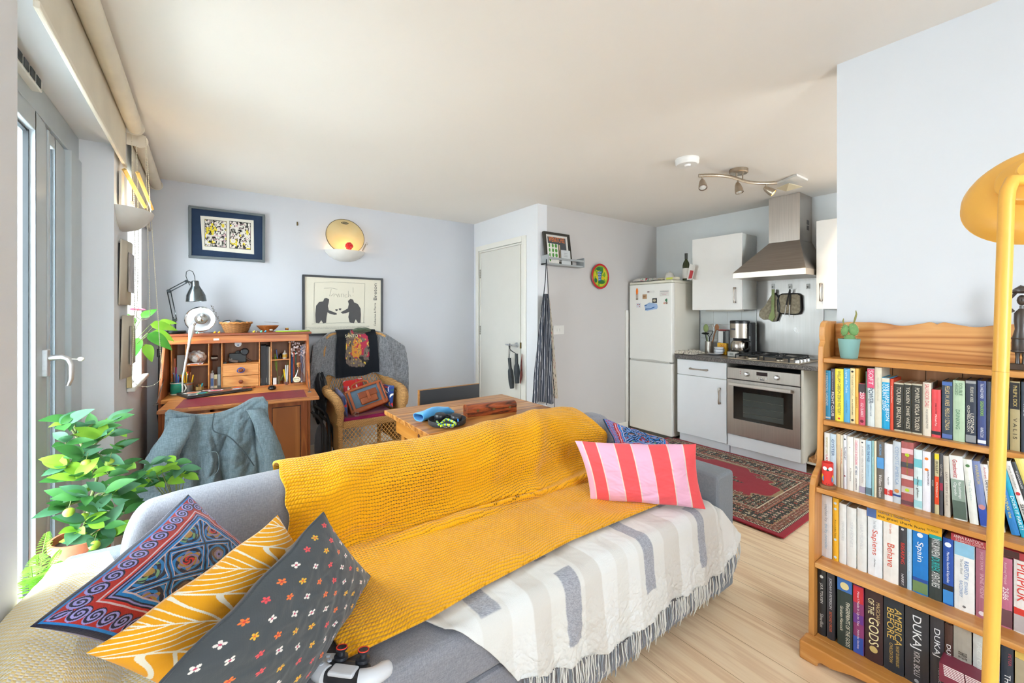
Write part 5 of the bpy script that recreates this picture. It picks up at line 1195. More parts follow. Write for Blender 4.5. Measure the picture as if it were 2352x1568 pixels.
for x in divx:MB().box(x-.0045,YC,.7385,x+.0045,4.311,1.1045).build('divider',chero,dk,bevel=.002)
def shelf_(a,b,py):
    z=D.at((479 if a<3 else 600),py,Y=YC).z
    MB().box(divx[a]+.005,YC+.002,z-.008,divx[b]-.005,4.311,z).build('inner_shelf',chero,dk,bevel=.0015);return z
zA=shelf_(1,2,836);zM=shelf_(3,4,831.5);zR=shelf_(5,6,827)
zm=(zM-.008-.7385)/2
for k in range(2):
    z0=.7395+k*zm
    dwr=MB().box(divx[3]+.006,YC-.002,z0+.001,divx[4]-.006,4.25,z0+zm-.002).build('drawer',wood('drawer_pine','e0a05c','cc8646','X',1.2,.38,5,fine=.3),dk,bevel=.002)
    MB().lathe([(.001,0),(.006,0),(.006,.008),(.014,.014),(.016,.021),(.012,.028),(.001,.031)],((divx[3]+divx[4])/2,YC-.002,z0+zm/2),20,R=RZ(math.pi/2)).build('knob',M('dark_knob','7a3d22',.3),dwr)
# writing flap
YF,YH=3.43,3.828
fx0,fx1=-.150-.035,.767
MB().box(-.158,YF,ZL-.022,.772,YH,ZL-.001).build('writing_flap',wood('flap_edge','c98548','aa6634','X',1,.36,4,fine=.3),dk,bevel=.004)
MB().box(-.158+.085,YF+.045,ZL-.0009,.772-.08,YH-.02,ZL+.0006).build('leather_inlay',M('oxblood_leather','7c2a34',.42,var=.12,vs=14,bump=.15,bs=300),dk)
for (a,b) in ((.02,.17),(.24,.37),(.42,.50),(.60,.74),(.78,.93)):
    MB().box(lerp(-.158,.772,a),YF+.006,ZL-.0009,lerp(-.158,.772,b),YF+.013,ZL-.0002).build('edge_groove',M('groove_black','2b2320',.6),dk)
for x in (X0+.02,X1-.02):
    MB().tube([(x,3.70,ZL+.004),(x,3.93,ZL+.135)],.0028,6).build('flap_stay',M('old_steel','8f8b86',.35,1),dk)
    MB().box(x-.012,3.655,ZL,x+.012,3.70,ZL+.003).build('stay_plate',M('old_steel','8f8b86',.35,1),dk)
# lower cupboards
MB().box(X0,3.86,.06,X0+.018,4.32,.699).box(X1-.018,3.86,.06,X1,4.32,.699).box(X0+.019,4.30,.06,X1-.019,4.318,.699).build('carcass',cherz,dk,bevel=.002)
MB().box(X0+.02,3.862,.655,X1-.02,3.882,.700).build('lower_rail',dkw,dk)
MB().box(X0-.006,3.85,0,X1+.006,4.322,.062).build('plinth',cher,dk,bevel=.004)
for (a,b) in ((X0+.02,X0+.30),(X1-.325,X1-.02)):
    d_=MB().box(a,3.848,.07,a+.05,3.866,.65).box(b-.05,3.848,.07,b,3.866,.65).box(a+.05,3.848,.07,b-.05,3.866,.13).box(a+.05,3.848,.595,b-.05,3.866,.65).build('cupboard_door',cherz,dk,bevel=.003)
    MB().box(a+.05,3.858,.13,b-.05,3.864,.595).build('door_panel',wood('door_panel_wood','c67e40','ad6836','Z',.9,.4,2,fine=.3),d_)
    MB().box(a+.046,3.852,.126,a+.056,3.8575,.60).box(b-.056,3.852,.126,b-.046,3.8575,.60).box(a+.056,3.852,.588,b-.056,3.8575,.60).box(a+.056,3.852,.126,b-.056,3.8575,.138).build('moulding',dkw,d_,bevel=.002)
MB().box(X0+.32,3.87,.07,X1-.35,3.884,.65).build('centre_panel',cherz,dk)

def dthing(name,label,cat,px,py,Z=ZL,group=None,Y=None):
    p=D.at(px,py,Z=Z) if Y is None else D.at(px,py,Y=Y)
    t=D.add(thing(name,label,cat,tuple(p),group));return t,p
ZT=1.1815
# black anglepoise lamp
Yl=4.15
def LP(px,py,y=Yl):return D.at(px,py,Y=y)
t,p=dthing('desk_lamp','black and chrome articulated desk lamp on top of the bureau','desk lamp',402,762,Y=Yl)
gun=brushed('gunmetal','6d7376','Z',.25,60,.1);bkm=M('black_lamp_metal','24282a',.3,.6)
p.z=ZT;MB().lathe([(.001,0),(.068,0),(.070,.004),(.070,.018),(.066,.022),(.001,.022)],(p.x,p.y,ZT),36).build('base',bkm,t)
j0=LP(403,735);j0.x=p.x;j1=LP(388,668);j2=LP(429,646);
MB().cyl((p.x,p.y,ZT+.022),(p.x,p.y,j0.z),.008,n=10).build('post',bkm,t)
for o_ in (-.009,.009):
    MB().cyl(j0+Vector((o_,o_,0)),j1+Vector((o_,o_,0)),.0036,n=8).build('lower_arm',bkm,t)
    MB().cyl(j1+Vector((0,o_,.012*o_/.009)),j2+Vector((0,o_,.012*o_/.009)),.0036,n=8).build('upper_arm',bkm,t)
for a_,b_ in ((j0,j1),(j1,j2)):
    v_=b_-a_;sp_=[a_+v_*(.08+.32*k/40)+Vector((.012+.004*math.cos(k*1.6),-.006+.004*math.sin(k*1.6),0)) for k in range(41)]
    MB().tube(sp_,.0011,4).build('spring',M('spring_steel','8a8f90',.3,1),t)
for q in (j0,j1,j2):MB().cyl(q+Vector((0,-.016,0)),q+Vector((0,.016,0)),.012,n=14).build('joint',bkm,t)
sh0=LP(447,647);sh1=LP(451,692)
MB().tube([j2,j2+Vector((.02,0,-.004)),sh0+Vector((-.02,0,-.016))],.005,8).build('neck',bkm,t)
hs=(sh0-sh1).length*1.05
MB().lathe([(.001,hs+.0),(.020,hs),(.025,hs-.006),(.026,hs-.038),(.030,hs-.046),(.046,hs*.52),(.061,.05),(.067,.0),(.064,.0),(.058,.05),(.043,hs*.5),(.022,hs-.05),(.001,hs-.05)],sh1,36,R=RZ(math.radians(-3),'Y')).build('shade',gun,t)
MB().lathe([(.001,.012),(.018,.02),(.022,.045),(.014,.075),(.001,.08)],sh1,20).build('bulb',M('pearl_bulb','ddd6c6',.4),t)
c0=LP(448,643);c1=LP(436,621);c2=LP(429,628);c3=LP(430,645)
MB().tube([LP(448,646),LP(447,634),LP(443,624),LP(435,620),LP(428,624),LP(427,634),LP(431,645),LP(436,655)],.0026,8).build('cable',bkm,t)
MB().tube([p+Vector((-.05,.02,.01)),LP(396,735,Yl+.03),LP(399,728,Yl+.02)],.002,6).build('cable',bkm,t)
# round shaving / halogen reflector with bulb
t,p=dthing('round_mirror','round chrome rimmed mirror standing tilted on top of the bureau','mirror',463,760,Y=4.16)
mc=D.at(460,733,Y=4.16);rm=.097
Rm=RZ(math.radians(80),'X')@ RZ(0,'Y')
chm_=M('polished_chrome','d8dadc',.08,1,var=.01)
MB().lathe([(rm-.004,-.004),(rm+.003,-.003),(rm+.004,.002),(rm,.006),(rm-.004,.004)],mc,48,R=Rm).build('rim',chm_,t)
MB().lathe([(.001,-.020),(rm*.5,-.013),(rm-.003,.0)],mc,40,R=Rm).build('mirror_glass',M('pearly_reflector','e2e2e4',.16,.55,var=.03),t)
MB().lathe([(.020,.0),(.040,.002),(.043,.006),(.040,.009),(.020,.007)],mc+Vector((.008,-.014,.003)),28,R=Rm).lathe([(.001,.0),(.022,.003),(.022,.01),(.001,.018)],mc+Vector((.008,-.014,.003)),20,R=Rm).build('inner_lens',chm_,t)
MB().cyl((mc.x,mc.y+.004,mc.z-rm),(mc.x,mc.y+.01,ZT+.008),.005,n=8).lathe([(.001,0),(.034,0),(.032,.005),(.008,.009),(.001,.009)],(mc.x,mc.y+.01,ZT),24).build('stand',chm_,t)
# white clip lamp stem with bulbous head standing in front
t,p=dthing('white_stem_lamp','slender white stem lamp with a flared head standing in the pen mug area','lamp',420,880,Y=3.98)
a_=D.at(419,872,Y=4.0);b_=D.at(441,752,Y=3.93)
wp=M('glossy_white_plastic','e4e3df',.3)
MB().tube([a_,a_.lerp(b_,.3),a_.lerp(b_,.6),a_.lerp(b_,.80),a_.lerp(b_,.90),a_.lerp(b_,1.0),b_+Vector((.008,0,.018))],[.006,.0065,.0075,.010,.017,.019,.008],16).build('stem',wp,t)
MB().lathe([(.001,0),(.022,0),(.022,.004),(.008,.01),(.001,.01)],(a_.x,a_.y,ZL),20).cyl((a_.x,a_.y,ZL+.004),a_,.005,n=8).build('base',wp,t)
MB().tube([b_+Vector((.006,0,.016)),b_+Vector((.016,.01,.034))],[.011,.012],14).build('collar',chm_,t)
# wicker basket with sunglasses and case
def basket_mat(name,c1,c2,su=.010,sv=.007):
    m,nt,b=_nt(name);co=coord(nt);s=nd(nt,'ShaderNodeSeparateXYZ',{0:co})
    an=mathn(nt,'ARCTAN2',s.outputs[1],s.outputs[0]);U=mathn(nt,'MULTIPLY',an,11.0);V=mathn(nt,'DIVIDE',s.outputs[2],sv)
    off=mathn(nt,'MULTIPLY',mathn(nt,'MODULO',mathn(nt,'FLOOR',V),2.0),math.pi)
    h=mathn(nt,'MULTIPLY',mathn(nt,'ADD',mathn(nt,'SINE',mathn(nt,'ADD',U,off)),1.4),mathn(nt,'ABSOLUTE',mathn(nt,'SINE',mathn(nt,'MULTIPLY',V,math.pi))))
    nt.links.new(ramp(nt,h,[(.1,c2),(.9,c1)]),b.inputs['Base Color']);b.inputs['Roughness'].default_value=.6;bumpn(nt,b,h,.9,.004);return m
t,p=dthing('wicker_basket','round woven wicker basket on top of the bureau','basket',543,762,Y=4.15)
Rb=.108;pb_=(p.x,p.y,ZT)
MB().lathe([(.001,0),(.078,0),(.088,.02),(Rb,.078),(Rb-.006,.078),(.082,.02),(.07,.008),(.001,.008)],pb_,48).build('bowl',basket_mat('wicker_weave','c98a4c','7a4a22'),t)
MB().tube([(p.x+(Rb)*math.cos(a),p.y+(Rb)*math.sin(a),ZT+.078+.003*math.sin(a*16)) for a in np.linspace(0,6.283,64,endpoint=False)],.007,8,closed=True).build('rim',M('wicker_rim','b8793c',.6,var=.3,vs=60,bump=.6),t)
g_=D.at(520,738,Y=4.14)
t2=D.add(thing('sunglasses','dark framed sunglasses resting in the wicker basket','sunglasses',(g_.x,g_.y,g_.z)))
mb=MB();mb.tube([(g_.x-.03,g_.y-.02,g_.z-.008),(g_.x-.012,g_.y-.02,g_.z+.004),(g_.x+.022,g_.y-.02,g_.z+.010),(g_.x+.038,g_.y-.02,g_.z-.014)],.003,6);mb.build('frame',bkm,t2)
MB().ell((g_.x+.005,g_.y-.016,g_.z-.014),(.028,.003,.018),16).build('lens',M('grey_lens','b9bec4',.15),t2)
g_=D.at(553,737,Y=4.15)
tagit(D.add(MB().obox((g_.x,g_.y+.0,g_.z-.008),(.075,.035,.022),RZ(.28,'Y')).build('glasses_case',M('black_leather_case','2b3134',.4),bevel=.008,seg=4)),'black spectacle case lying in the wicker basket','case')
# twig
a0_=D.at(503,738,Y=4.16);a1_=D.at(484,700,Y=4.17)
t3=D.add(thing('dried_sprig','dry lavender coloured sprig sticking up left of the wicker basket','sprig',tuple(a0_)))
mb=MB().tube([a0_+Vector((0,0,-.03)),a0_,a0_.lerp(a1_,.5)+Vector((.003,0,0)),a1_],.0012,5);mb.build('stalk',M('dry_stalk','6a6258',.8),t3)
rr=random.Random(2);mb=MB()
for k in range(26):
    q=a0_.lerp(a1_,.1+.85*k/25);mb.ell(q+Vector((rr.uniform(-.006,.010),rr.uniform(-.005,.005),rr.uniform(-.003,.004))),(.004,.003,.0028),6)
mb.build('dry_leaves',M('dry_leaf','5e5550',.8),t3)
# wooden bowl
t,p=dthing('wooden_bowl','shallow turned wooden bowl beside the wicker basket','bowl',615,761,Y=4.17)
MB().lathe([(.001,0),(.038,0),(.040,.006),(.062,.026),(.085,.052),(.081,.054),(.058,.030),(.034,.012),(.001,.010)],(p.x,p.y,ZT),44).build('bowl',wood('bowl_wood','b9713a','a05a2c','Z',2,.35,2),t)
MB().tube([D.at(607,739,Y=4.17),D.at(640,741,Y=4.16)],.0012,5).build('straw',M('dry_stalk','6a6258',.8),t)
t,p=dthing('jam_jar','tiny jar of amber honey with gold lid on the bureau top','jar',659,752,Y=4.24)
MB().lathe([(.001,0),(.013,0),(.014,.002),(.014,.019),(.012,.021),(.001,.021)],(p.x,p.y,ZT),20).build('jar',M('amber_honey','9c4a1c',.1),t)
MB().lathe([(.001,.0212),(.0135,.0212),(.0135,.028),(.001,.028)],(p.x,p.y,ZT),20).build('lid',M('gold_lid','c9a04a',.3,1),t)
# lime felt placemat stack
t,p=dthing('felt_mat','lime green felt mat with grey top at the right end of the bureau top','mat',672,758,Y=4.10)
xa,xb=D.at(633,758,Y=4.1).x,D.at(712,758,Y=4.1).x
mb=MB();blobp=[(lerp(xa,xb,.5+.5*math.cos(a)*(1+.03*math.sin(a*7))),4.10+.05*math.sin(a)*(1+.05*math.sin(a*5))) for a in np.linspace(0,6.283,40,endpoint=False)]
mb.prism(blobp,(0,0,ZT),(1,0,0),(0,1,0),(0,0,.009),0);mb.build('felt',fabric('lime_felt','a9c832',300,.95,.5),t,bevel=.003)
MB().prism([(lerp(p.x,x,.93),lerp(4.10,y,.9)) for x,y in blobp],(0,0,ZT+.0092),(1,0,0),(0,1,0),(0,0,.003),0).build('top_layer',fabric('grey_felt','a3a79a',300,.95,.5),t)
tagit(D.add(MB().ell(D.at(623,757.5,Y=4.06),(.014,.010,.0085),12).build('pebble',M('grey_pebble','b5aba0',.6,var=.15,vs=60))),'small grey pebble in front of the wooden bowl','pebble')
# little ducks and figures along the edge of the top
GD='tiny figures along the bureau top edge'
for px,c,lb in ((493,'f2b41c','tiny yellow rubber duck left of the wicker basket, the left one'),(503,'f2b01e','tiny yellow rubber duck nearest the wicker basket'),(583,'f0c02a','tiny yellow duck right of the wicker basket'),(590,'8d7a58','tiny brown figure right of the wicker basket'),(600,'6fc9a4','tiny mint green figure in front of the wooden bowl'),(609.5,'3fa4c8','tiny blue figure in front of the wooden bowl'),(452,'86c9b0','tiny mint green figure under the round mirror')):
    q=D.at(px,762,Y=4.03);t=D.add(thing('rubber_duck' if 'duck' in lb else 'tiny_figure',lb,'figurine',(q.x,q.y,ZT),GD));mm=M('toy_'+c,c,.4)
    MB().ell((q.x,q.y,ZT+.0062),(.0085,.006,.006),10).build('body',mm,t);MB().ell((q.x+.004,q.y,ZT+.0135),(.0045,.004,.0045),10).build('head',mm,t);MB().ell((q.x+.009,q.y,ZT+.0132),(.0022,.0016,.001),6).build('beak',M('toy_beak','e0641c',.5),t)
tagit(D.add(MB().box(D.at(490,778,Y=4.0).x,4.010,1.128,D.at(503,778,Y=4.0).x,4.0117,1.143).build('paper_tag',M('paper_tag','d9dad2',.7))),'small white paper tag stuck on the bureau top rail','tag')

# ---- things on the flap and in the pigeonholes
# laptop
t,p=dthing('laptop','closed dark laptop covered in round stickers on the writing flap','laptop',505,905,Z=ZL+.01)
q=[D.at(*v,Z=ZL+.010) for v in ((431,914),(580,894),(576,883),(437,900))]
la,lb_=q[0],q[1];ux=(lb_-la);ux.z=0;wlen=ux.length;ux.normalize();uy=Vector((-ux.y,ux.x,0));Rl=Matrix((ux,uy,Vector((0,0,1)))).transposed()
dep=.235;cl=la+ux*wlen/2+uy*dep/2
MB().obox((cl.x,cl.y,ZL+.009),(wlen,dep,.012),Rl).build('base',M('laptop_grey','3b3d42',.4,.3),t,bevel=.004)
MB().obox((cl.x,cl.y,ZL+.0185),(wlen,dep,.006),Rl).build('lid',M('laptop_lid','3a3632',.35,.2),t,bevel=.0025)
def stk(u,v,r,c,c2,sx=1.):
    c_=la+ux*wlen*u+uy*dep*v;c_.z=ZL+.0217
    s_=MB().lathe([(.001,0),(r,0),(r,.0004),(.001,.0004)],c_,24,R=Rl,sx=sx).build('sticker',M('stk_'+c,c,.45),t)
    MB().lathe([(.001,.0005),(r*.72,.0005),(r*.72,.0008),(.001,.0008)],c_,20,R=Rl,sx=sx).build('sticker_print',M('stk_'+c2,c2,.45),s_)
for a_ in ((.11,.22,.030,'d9dadb','4a4e52',1),(.26,.30,.026,'4fae4a','2a78b4',1.3),(.17,.62,.035,'e2ded6','c96a3a',1.6),(.42,.72,.026,'d6c9c4','b0605a',1.4),(.50,.50,.034,'e6dfe2','c43a52',1.5),(.62,.25,.030,'b8403a','7a4a30',1.4),(.80,.28,.022,'e4e2ec','9a96b4',1.6),(.86,.55,.028,'f09a2a','e4402c',1.5),(.84,.82,.024,'2e3034','8a8c90',1.4),(.94,.2,.018,'c4402c','a83020',1.5),(.40,.14,.022,'7a4a30','4a2e20',2)):stk(*a_)
# cable from laptop and plug
MB().tube([D.at(575,893,Z=ZL+.006),D.at(582,890,Z=ZL+.006),D.at(592,887,Z=ZL+.004),D.at(592,882,Z=ZL+.004),D.at(580,884,Z=ZL+.004)],.0022,6).build('charging_cable',blk,t)
# mouse
t,p=dthing('computer_mouse','glossy black computer mouse on the writing flap','mouse',625,896,Z=ZL)
MB().ell((p.x,p.y+.04,ZL+.0135),(.031,.050,.020),22).build('shell',M('gloss_black','0f1216',.12),t)
MB().box(p.x-.001,p.y-.006,ZL+.020,p.x+.001,p.y+.03,ZL+.0300).build('scroll_wheel',M('mouse_wheel','4a4d52',.5),t)
def penset(px,py,zc,r,h,n,cols,grp,lbl,seed,spread=.018):
    rr=random.Random(seed)
    for k in range(n):
        a=rr.uniform(0,6.28);rad=rr.uniform(.2,.75)*r;b0=Vector((px+math.cos(a)*rad*.6,py+math.sin(a)*rad*.6,zc+.006));tp=Vector((px+math.cos(a)*rad+rr.uniform(-spread,spread),py+math.sin(a)*rad*.9,zc+h+rr.uniform(-.012,.02)))
        c=cols[k % len(cols)];t_=D.add(thing('pen',(lbl[k % len(lbl)]),'pen',tuple(b0),grp))
        MB().cyl(b0,b0.lerp(tp,.78),.0038,n=8).build('barrel',M('pen_'+c,c,.35),t_);MB().tube([b0.lerp(tp,.78),tp],[.0044,.0036],8).build('cap',M('pen_cap_'+c,c,.3),t_)
def mug():
    t,p=dthing('mug','green mug of pens at the left end of the writing flap','mug',404,908,Z=ZL)
    r=.040;cx,cy_=p.x,p.y+.035
    MB().lathe([(.001,0),(r*.92,0),(r,.004),(r,.092),(r-.004,.092),(r-.004,.008),(.001,.006)],(cx,cy_,ZL),36).build('cup',M('mug_green','2f9c86',.25,var=.08),t)
    MB().lathe([(r-.002,.0925),(r+.0006,.0925),(r+.0006,.086),(r,.086)],(cx,cy_,ZL),36).lathe([(r*.92,.0002),(r+.0006,.004),(r+.0006,.012),(r,.012)],(cx,cy_,ZL),36).build('white_band',M('mug_white','dedbd0',.3),t)
    MB().tube([(cx+r*.8,cy_-r*.6,ZL+.075),(cx+r+.012,cy_-r*.9,ZL+.078),(cx+r+.022,cy_-r,ZL+.05),(cx+r+.010,cy_-r*.9,ZL+.024),(cx+r*.8,cy_-r*.6,ZL+.022)],.005,10).build('handle',M('mug_white','dedbd0',.3),t)
    dd_=Vector((.10,-1,0)).normalized();rt_=Vector((1,.10,0)).normalized()
    for s_,z_,hh in (('JOKER',.066,.015),('SWICKET',.046,.013)):text(s_,(cx+dd_.x*(r+.0006),cy_+dd_.y*(r+.0006),ZL+z_),rt_,(0,0,1),.036,hh,M('ink_2c7a3a','2c7a3a',.4),t,extrude=.0008)
    penset(cx,cy_,ZL,r,.145,9,['2f62c4','e8641c','c92c3c','3f7ac8','26282c','b8b4c0','1f8a6a','2a4a9c','6f86b8'],'pens in the green mug',['felt tip or ballpoint pen standing in the green mug at the left of the bureau'],3)
mug()
def tin():
    t,p=dthing('pencil_tin','round steel tin full of coloured pencils behind the laptop','tin',442,893,Z=ZL)
    r=.037;cx,cy_=p.x,4.055
    MB().lathe([(.001,0),(r,0),(r,.082),(r+.0015,.084),(r+.0015,.088),(r-.002,.088),(r-.002,.004),(.001,.004)],(cx,cy_,ZL),36).build('can',brushed('tin_steel','a9a6a4','Z',.28,80),t)
    MB().lathe([(r,.070),(r+.0008,.070),(r+.0008,.078),(r,.078)],(cx,cy_,ZL),36).build('copper_ring',M('tin_copper','b4714a',.3,1),t)
    penset(cx,cy_,ZL,r,.15,13,['3aa33c','e8c21c','c9a01a','2a2a2c','d4302c','f0c81e','7a4a28','e07a1c','4a8a2c','e9d8b0','c23a3a','d9a21c','2c6a34'],'pencils in the steel tin',['coloured pencil standing in the steel tin behind the laptop'],9,.022)
tin()
t,p=dthing('wooden_cup','small bamboo cup holding erasers and pens beside the steel tin','cup',469,889,Z=ZL)
MB().lathe([(.001,0),(.026,0),(.027,.048),(.024,.048),(.023,.004),(.001,.004)],(p.x,4.065,ZL),28).build('cup',wood('bamboo_cup','b08a56','94703e','Z',3,.5,2),t)
for k,(c,dx) in enumerate((('2fa8b8',.010),('8a5a34',-.004),('3a3a2e',-.012),('c9a040',.002))):
    q0=Vector((p.x+dx*.5,4.065,ZL+.01));q1=Vector((p.x+dx*1.6+.004,4.06,ZL+.072-.004*k));o_=MB().tube([q0,q1],.0045,8).build('pen',M('pen_'+c,c,.4));D.add(tagit(o_,('turquoise','brown','dark olive','mustard')[k]+' pen in the small bamboo cup','pen','pens in the bamboo cup'))
# tall markers behind the mug
for k,(px,py1,c,cc,lb) in enumerate(((394,824,'1d2a24','43b98a','black marker with mint green cap behind the mug'),(401.5,823,'cfc8c4','e8805a','pale marker with salmon cap behind the mug'),(404,843,'d2527a','c23a6a','pink marker behind the mug'),(385,795,'c9c6c2','9a9a9c','tall clear tube with a beige band in the left pigeonhole'))):
    q1=D.at(px,py1,Y=4.20);b0=Vector((q1.x,4.20,.7385));t_=D.add(thing('marker',lb,'marker',tuple(b0),'markers in the left pigeonhole'))
    MB().cyl(b0,b0.lerp(q1,.72),.0075,n=10).build('barrel',M('mk_'+c,c,.4),t_);MB().cyl(b0.lerp(q1,.72),q1,.0085,n=10).build('cap',M('mk_'+cc,cc,.35),t_)
def card(px0,py0,px1,py1,y,col,lb,nm='card',cat='paper',lean=.012):
    a=D.at(px0,py1,Y=y);b=D.at(px1,py0,Y=y)
    mb=MB().hexa([(a.x,y,a.z),(b.x,y,a.z),(b.x,y+.0012,a.z),(a.x,y+.0012,a.z),(a.x,y+lean,b.z),(b.x,y+lean,b.z),(b.x,y+lean+.0012,b.z),(a.x,y+lean+.0012,b.z)])
    return tagit(D.add(mb.build(nm,M('crd_'+col,col,.7))),lb,cat)
card(406,815,426,868,4.19,'c5c9cf','pale grey card standing in the second pigeonhole')
# paper bag, boxes
def crumple(c,r,seed,mat,name,label,cat,n=30):
    mb=MB();rr=random.Random(seed);vs=[];fs=[];k=n//2
    for i in range(k+1):
        for j in range(n):
            th=math.pi*i/k;ph=2*math.pi*j/n;q=1+.13*math.sin(3*ph+seed)*math.sin(2*th)+.08*math.sin(7*ph+2*seed)*math.sin(5*th)+rr.uniform(-.035,.035)
            vs.append((c[0]+r[0]*q*math.sin(th)*math.cos(ph),c[1]+r[1]*q*math.sin(th)*math.sin(ph),c[2]+r[2]*q*math.cos(th)))
    for i in range(k):
        for j in range(n):fs.append((i*n+j,(i+1)*n+j,(i+1)*n+(j+1)% n,i*n+(j+1)% n))
    mb.add(vs,fs,0,False);return tagit(mb.build(name,mat),label,cat)
pc=D.at(453,808,Y=4.19)
def bagm():
    m,nt,b=_nt('printed_paper_bag');n=nd(nt,'ShaderNodeTexNoise',{'Vector':coord(nt),'Scale':26,'Detail':3}).outputs[0]
    nt.links.new(ramp(nt,n,[(.0,'cfc8c4'),(.56,'cdc6c2'),(.62,'b9805a'),(.70,'c9c0bb')]),b.inputs['Base Color']);b.inputs['Roughness'].default_value=.7;return m
D.add(crumple((pc.x-.002,4.20,zA+.0555),(.058,.055,.045),4,bagm(),'paper_bag','crumpled white paper bag with orange print in the pigeonhole above the pencils','bag'))
tb_=D.add(thing('carton','flat white and orange carton under the crumpled paper bag','box',(pc.x,4.16,zA)))
MB().box(pc.x-.055,4.11,zA+.0005,pc.x+.045,4.19,zA+.0085).build('carton_base',M('carton_white','d9d6d4',.6),tb_);MB().box(pc.x-.035,4.108,zA+.001,pc.x+.012,4.1098,zA+.006).build('orange_print',M('carton_orange','d9662c',.6),tb_);MB().box(pc.x+.02,4.108,zA+.003,pc.x+.036,4.1098,zA+.0085).build('red_print',M('carton_red','b8383c',.6),tb_)
q=D.at(492,822,Y=4.16)
tagit(D.add(MB().lathe([(.001,0),(.021,0),(.021,.042),(.019,.042),(.019,.002),(.001,.002)],(q.x-.020,4.17,q.z+.0),28,R=RZ(math.pi/2,'Y')).build('metal_cup',brushed('cup_steel','8a7f74','X',.3,80))),'steel cup lying on its side wedged in the narrow pigeonhole','cup')
for k,(px0,px1,pyt,c,lb) in enumerate(((483,491,857,'d2d4d8','white box with a blue stripe under the steel cup'),(491,499,860,'cfc39a','cream slim box next to the striped white one'),(499,507,842,'44484a','dark slim case left of the small drawers'),(484,488,853,'b9b7ae','small bottle top behind the striped white box'))):
    a=D.at(px0,880,Y=4.13);b=D.at(px1,pyt,Y=4.13);t_=D.add(thing('slim_box',lb,'box',((a.x+b.x)/2,4.14,.7385),'slim boxes under the steel cup'))
    y_=4.135+.04*(k==3);MB().box(a.x+.0006,y_,.7386,b.x-.0006,y_+.03,b.z).build('case',M('sb_'+c,c,.5),t_,bevel=.001);MB().box(a.x+.003,y_-.0006,.76,b.x-.003,y_-.0001,lerp(.76,b.z,.6)).build('printed_label',M('sb_label_%d' % k,('4a6cb0','5a3a24','8a8f90','c9c6bd')[k],.5),t_)
# camera in the middle
t,p=dthing('camera','black film camera with a brown strap on the shelf above the small drawers','camera',550,829,Z=zM+.001)
cx=D.at(546,800,Y=4.17).x;cb=M('camera_black','1b1c1e',.35)
MB().box(cx-.060,4.165,zM+.0005,cx+.060,4.215,zM+.078).prism([(-.02,0),(.02,0),(.013,.018),(-.013,.018)],(cx,4.168,zM+.0775),(1,0,0),(0,0,1),(0,.042,0)).build('body',cb,t,bevel=.005,seg=3)
lc=D.at(562,808,Y=4.13)
MB().lathe([(.001,.0),(.030,.0),(.030,.022),(.026,.026),(.026,.040),(.021,.042),(.020,.034),(.001,.032)],(lc.x,4.168,lc.z),32,R=RZ(math.pi/2)).build('lens',cb,t)
MB().lathe([(.001,.0385),(.021,.0385),(.021,.0395),(.001,.0395)],(lc.x,4.168,lc.z),24,R=RZ(math.pi/2)).build('lens_cap',M('lens_cap','2e3034',.5),t)
brs=M('brown_strap','5a463a',.7)
MB().tube([(cx-.055,4.160,zM+.045),(cx-.060,4.150,zM+.028),(cx-.03,4.135,zM+.018),(cx+.005,4.125,zM+.012)],.010,8,flat=.25).build('strap',brs,t)
MB().tube([(cx+.060,4.165,zM+.035),(cx+.080,4.145,zM+.024),(cx+.095,4.13,zM+.012)],.010,8,flat=.25).build('strap',brs,t)
text('OLZ',(cx-.045,4.139,zM+.032),(1,-.1,0),(0,0,1),.018,.009,M('ink_d9cfc0','d9cfc0',.5),t)
q=D.at(547,790,Y=4.12)
t_=D.add(thing('round_tag','round white printed label hanging from the rail over the camera','tag',(q.x,4.115,q.z)))
MB().lathe([(.001,0),(.024,0),(.024,.001),(.001,.001)],(q.x,4.115,q.z+.002),28,R=RZ(math.pi/2)).build('disc',M('tag_white','d2d2d2',.6),t_);MB().box(q.x-.006,4.1125,q.z-.012,q.x+.006,4.1138,q.z-.004).build('print',M('tag_print','6a7a9a',.6),t_)
tagit(D.add(MB().box(divx[3]+.008,4.12,zM+.0005,divx[3]+.028,4.15,zM+.013).build('small_box',M('small_black_box','2a2d30',.4),bevel=.002)),'tiny black box left of the camera','box')
# blue hair ring round the upper drawer knob
kc=((divx[3]+divx[4])/2,YC-.012,.7395+zm*1.5)
tagit(D.add(MB().tube([(kc[0]+.024*math.cos(a),kc[1]-.003*math.sin(a*2),kc[2]-.002+.021*math.sin(a)) for a in np.linspace(0,6.283,28,endpoint=False)],.0022,6,closed=True).tube([(kc[0]-.001+.026*math.cos(a),kc[1]-.005,kc[2]-.001+.018*math.sin(a+.3)) for a in np.linspace(0,6.283,28,endpoint=False)],.0018,6,closed=True).build('hair_tie',M('blue_band','2456b8',.6))),'blue elastic band looped round the upper drawer knob','band')
# dark folders and files
for k,(px0,px1,pyt,c,lb) in enumerate(((599,611,793,'222326','tall black folder in the pigeonhole right of the drawers'),(611.4,617,795,'2b2b2d','second black folder leaning beside the tall one'),(617.4,620.5,796,'b3a58e','beige file at the right of the black folders'))):
    a=D.at(px0,880,Y=4.12);b=D.at(px1,pyt,Y=4.12);t_=D.add(thing('folder',lb,'folder',((a.x+b.x)/2,4.15,.7385),'folders in the tall pigeonhole'));MB().box(a.x,4.112,.7386,b.x,4.29,b.z).build('cover',M('fold_'+c,c,.5),t_,bevel=.0015)
    MB().box(a.x+.001,4.111,.76,a.x+.003,4.1118,.80).build('paper_edge',M('fold_paper','c9c4ba',.7),t_)
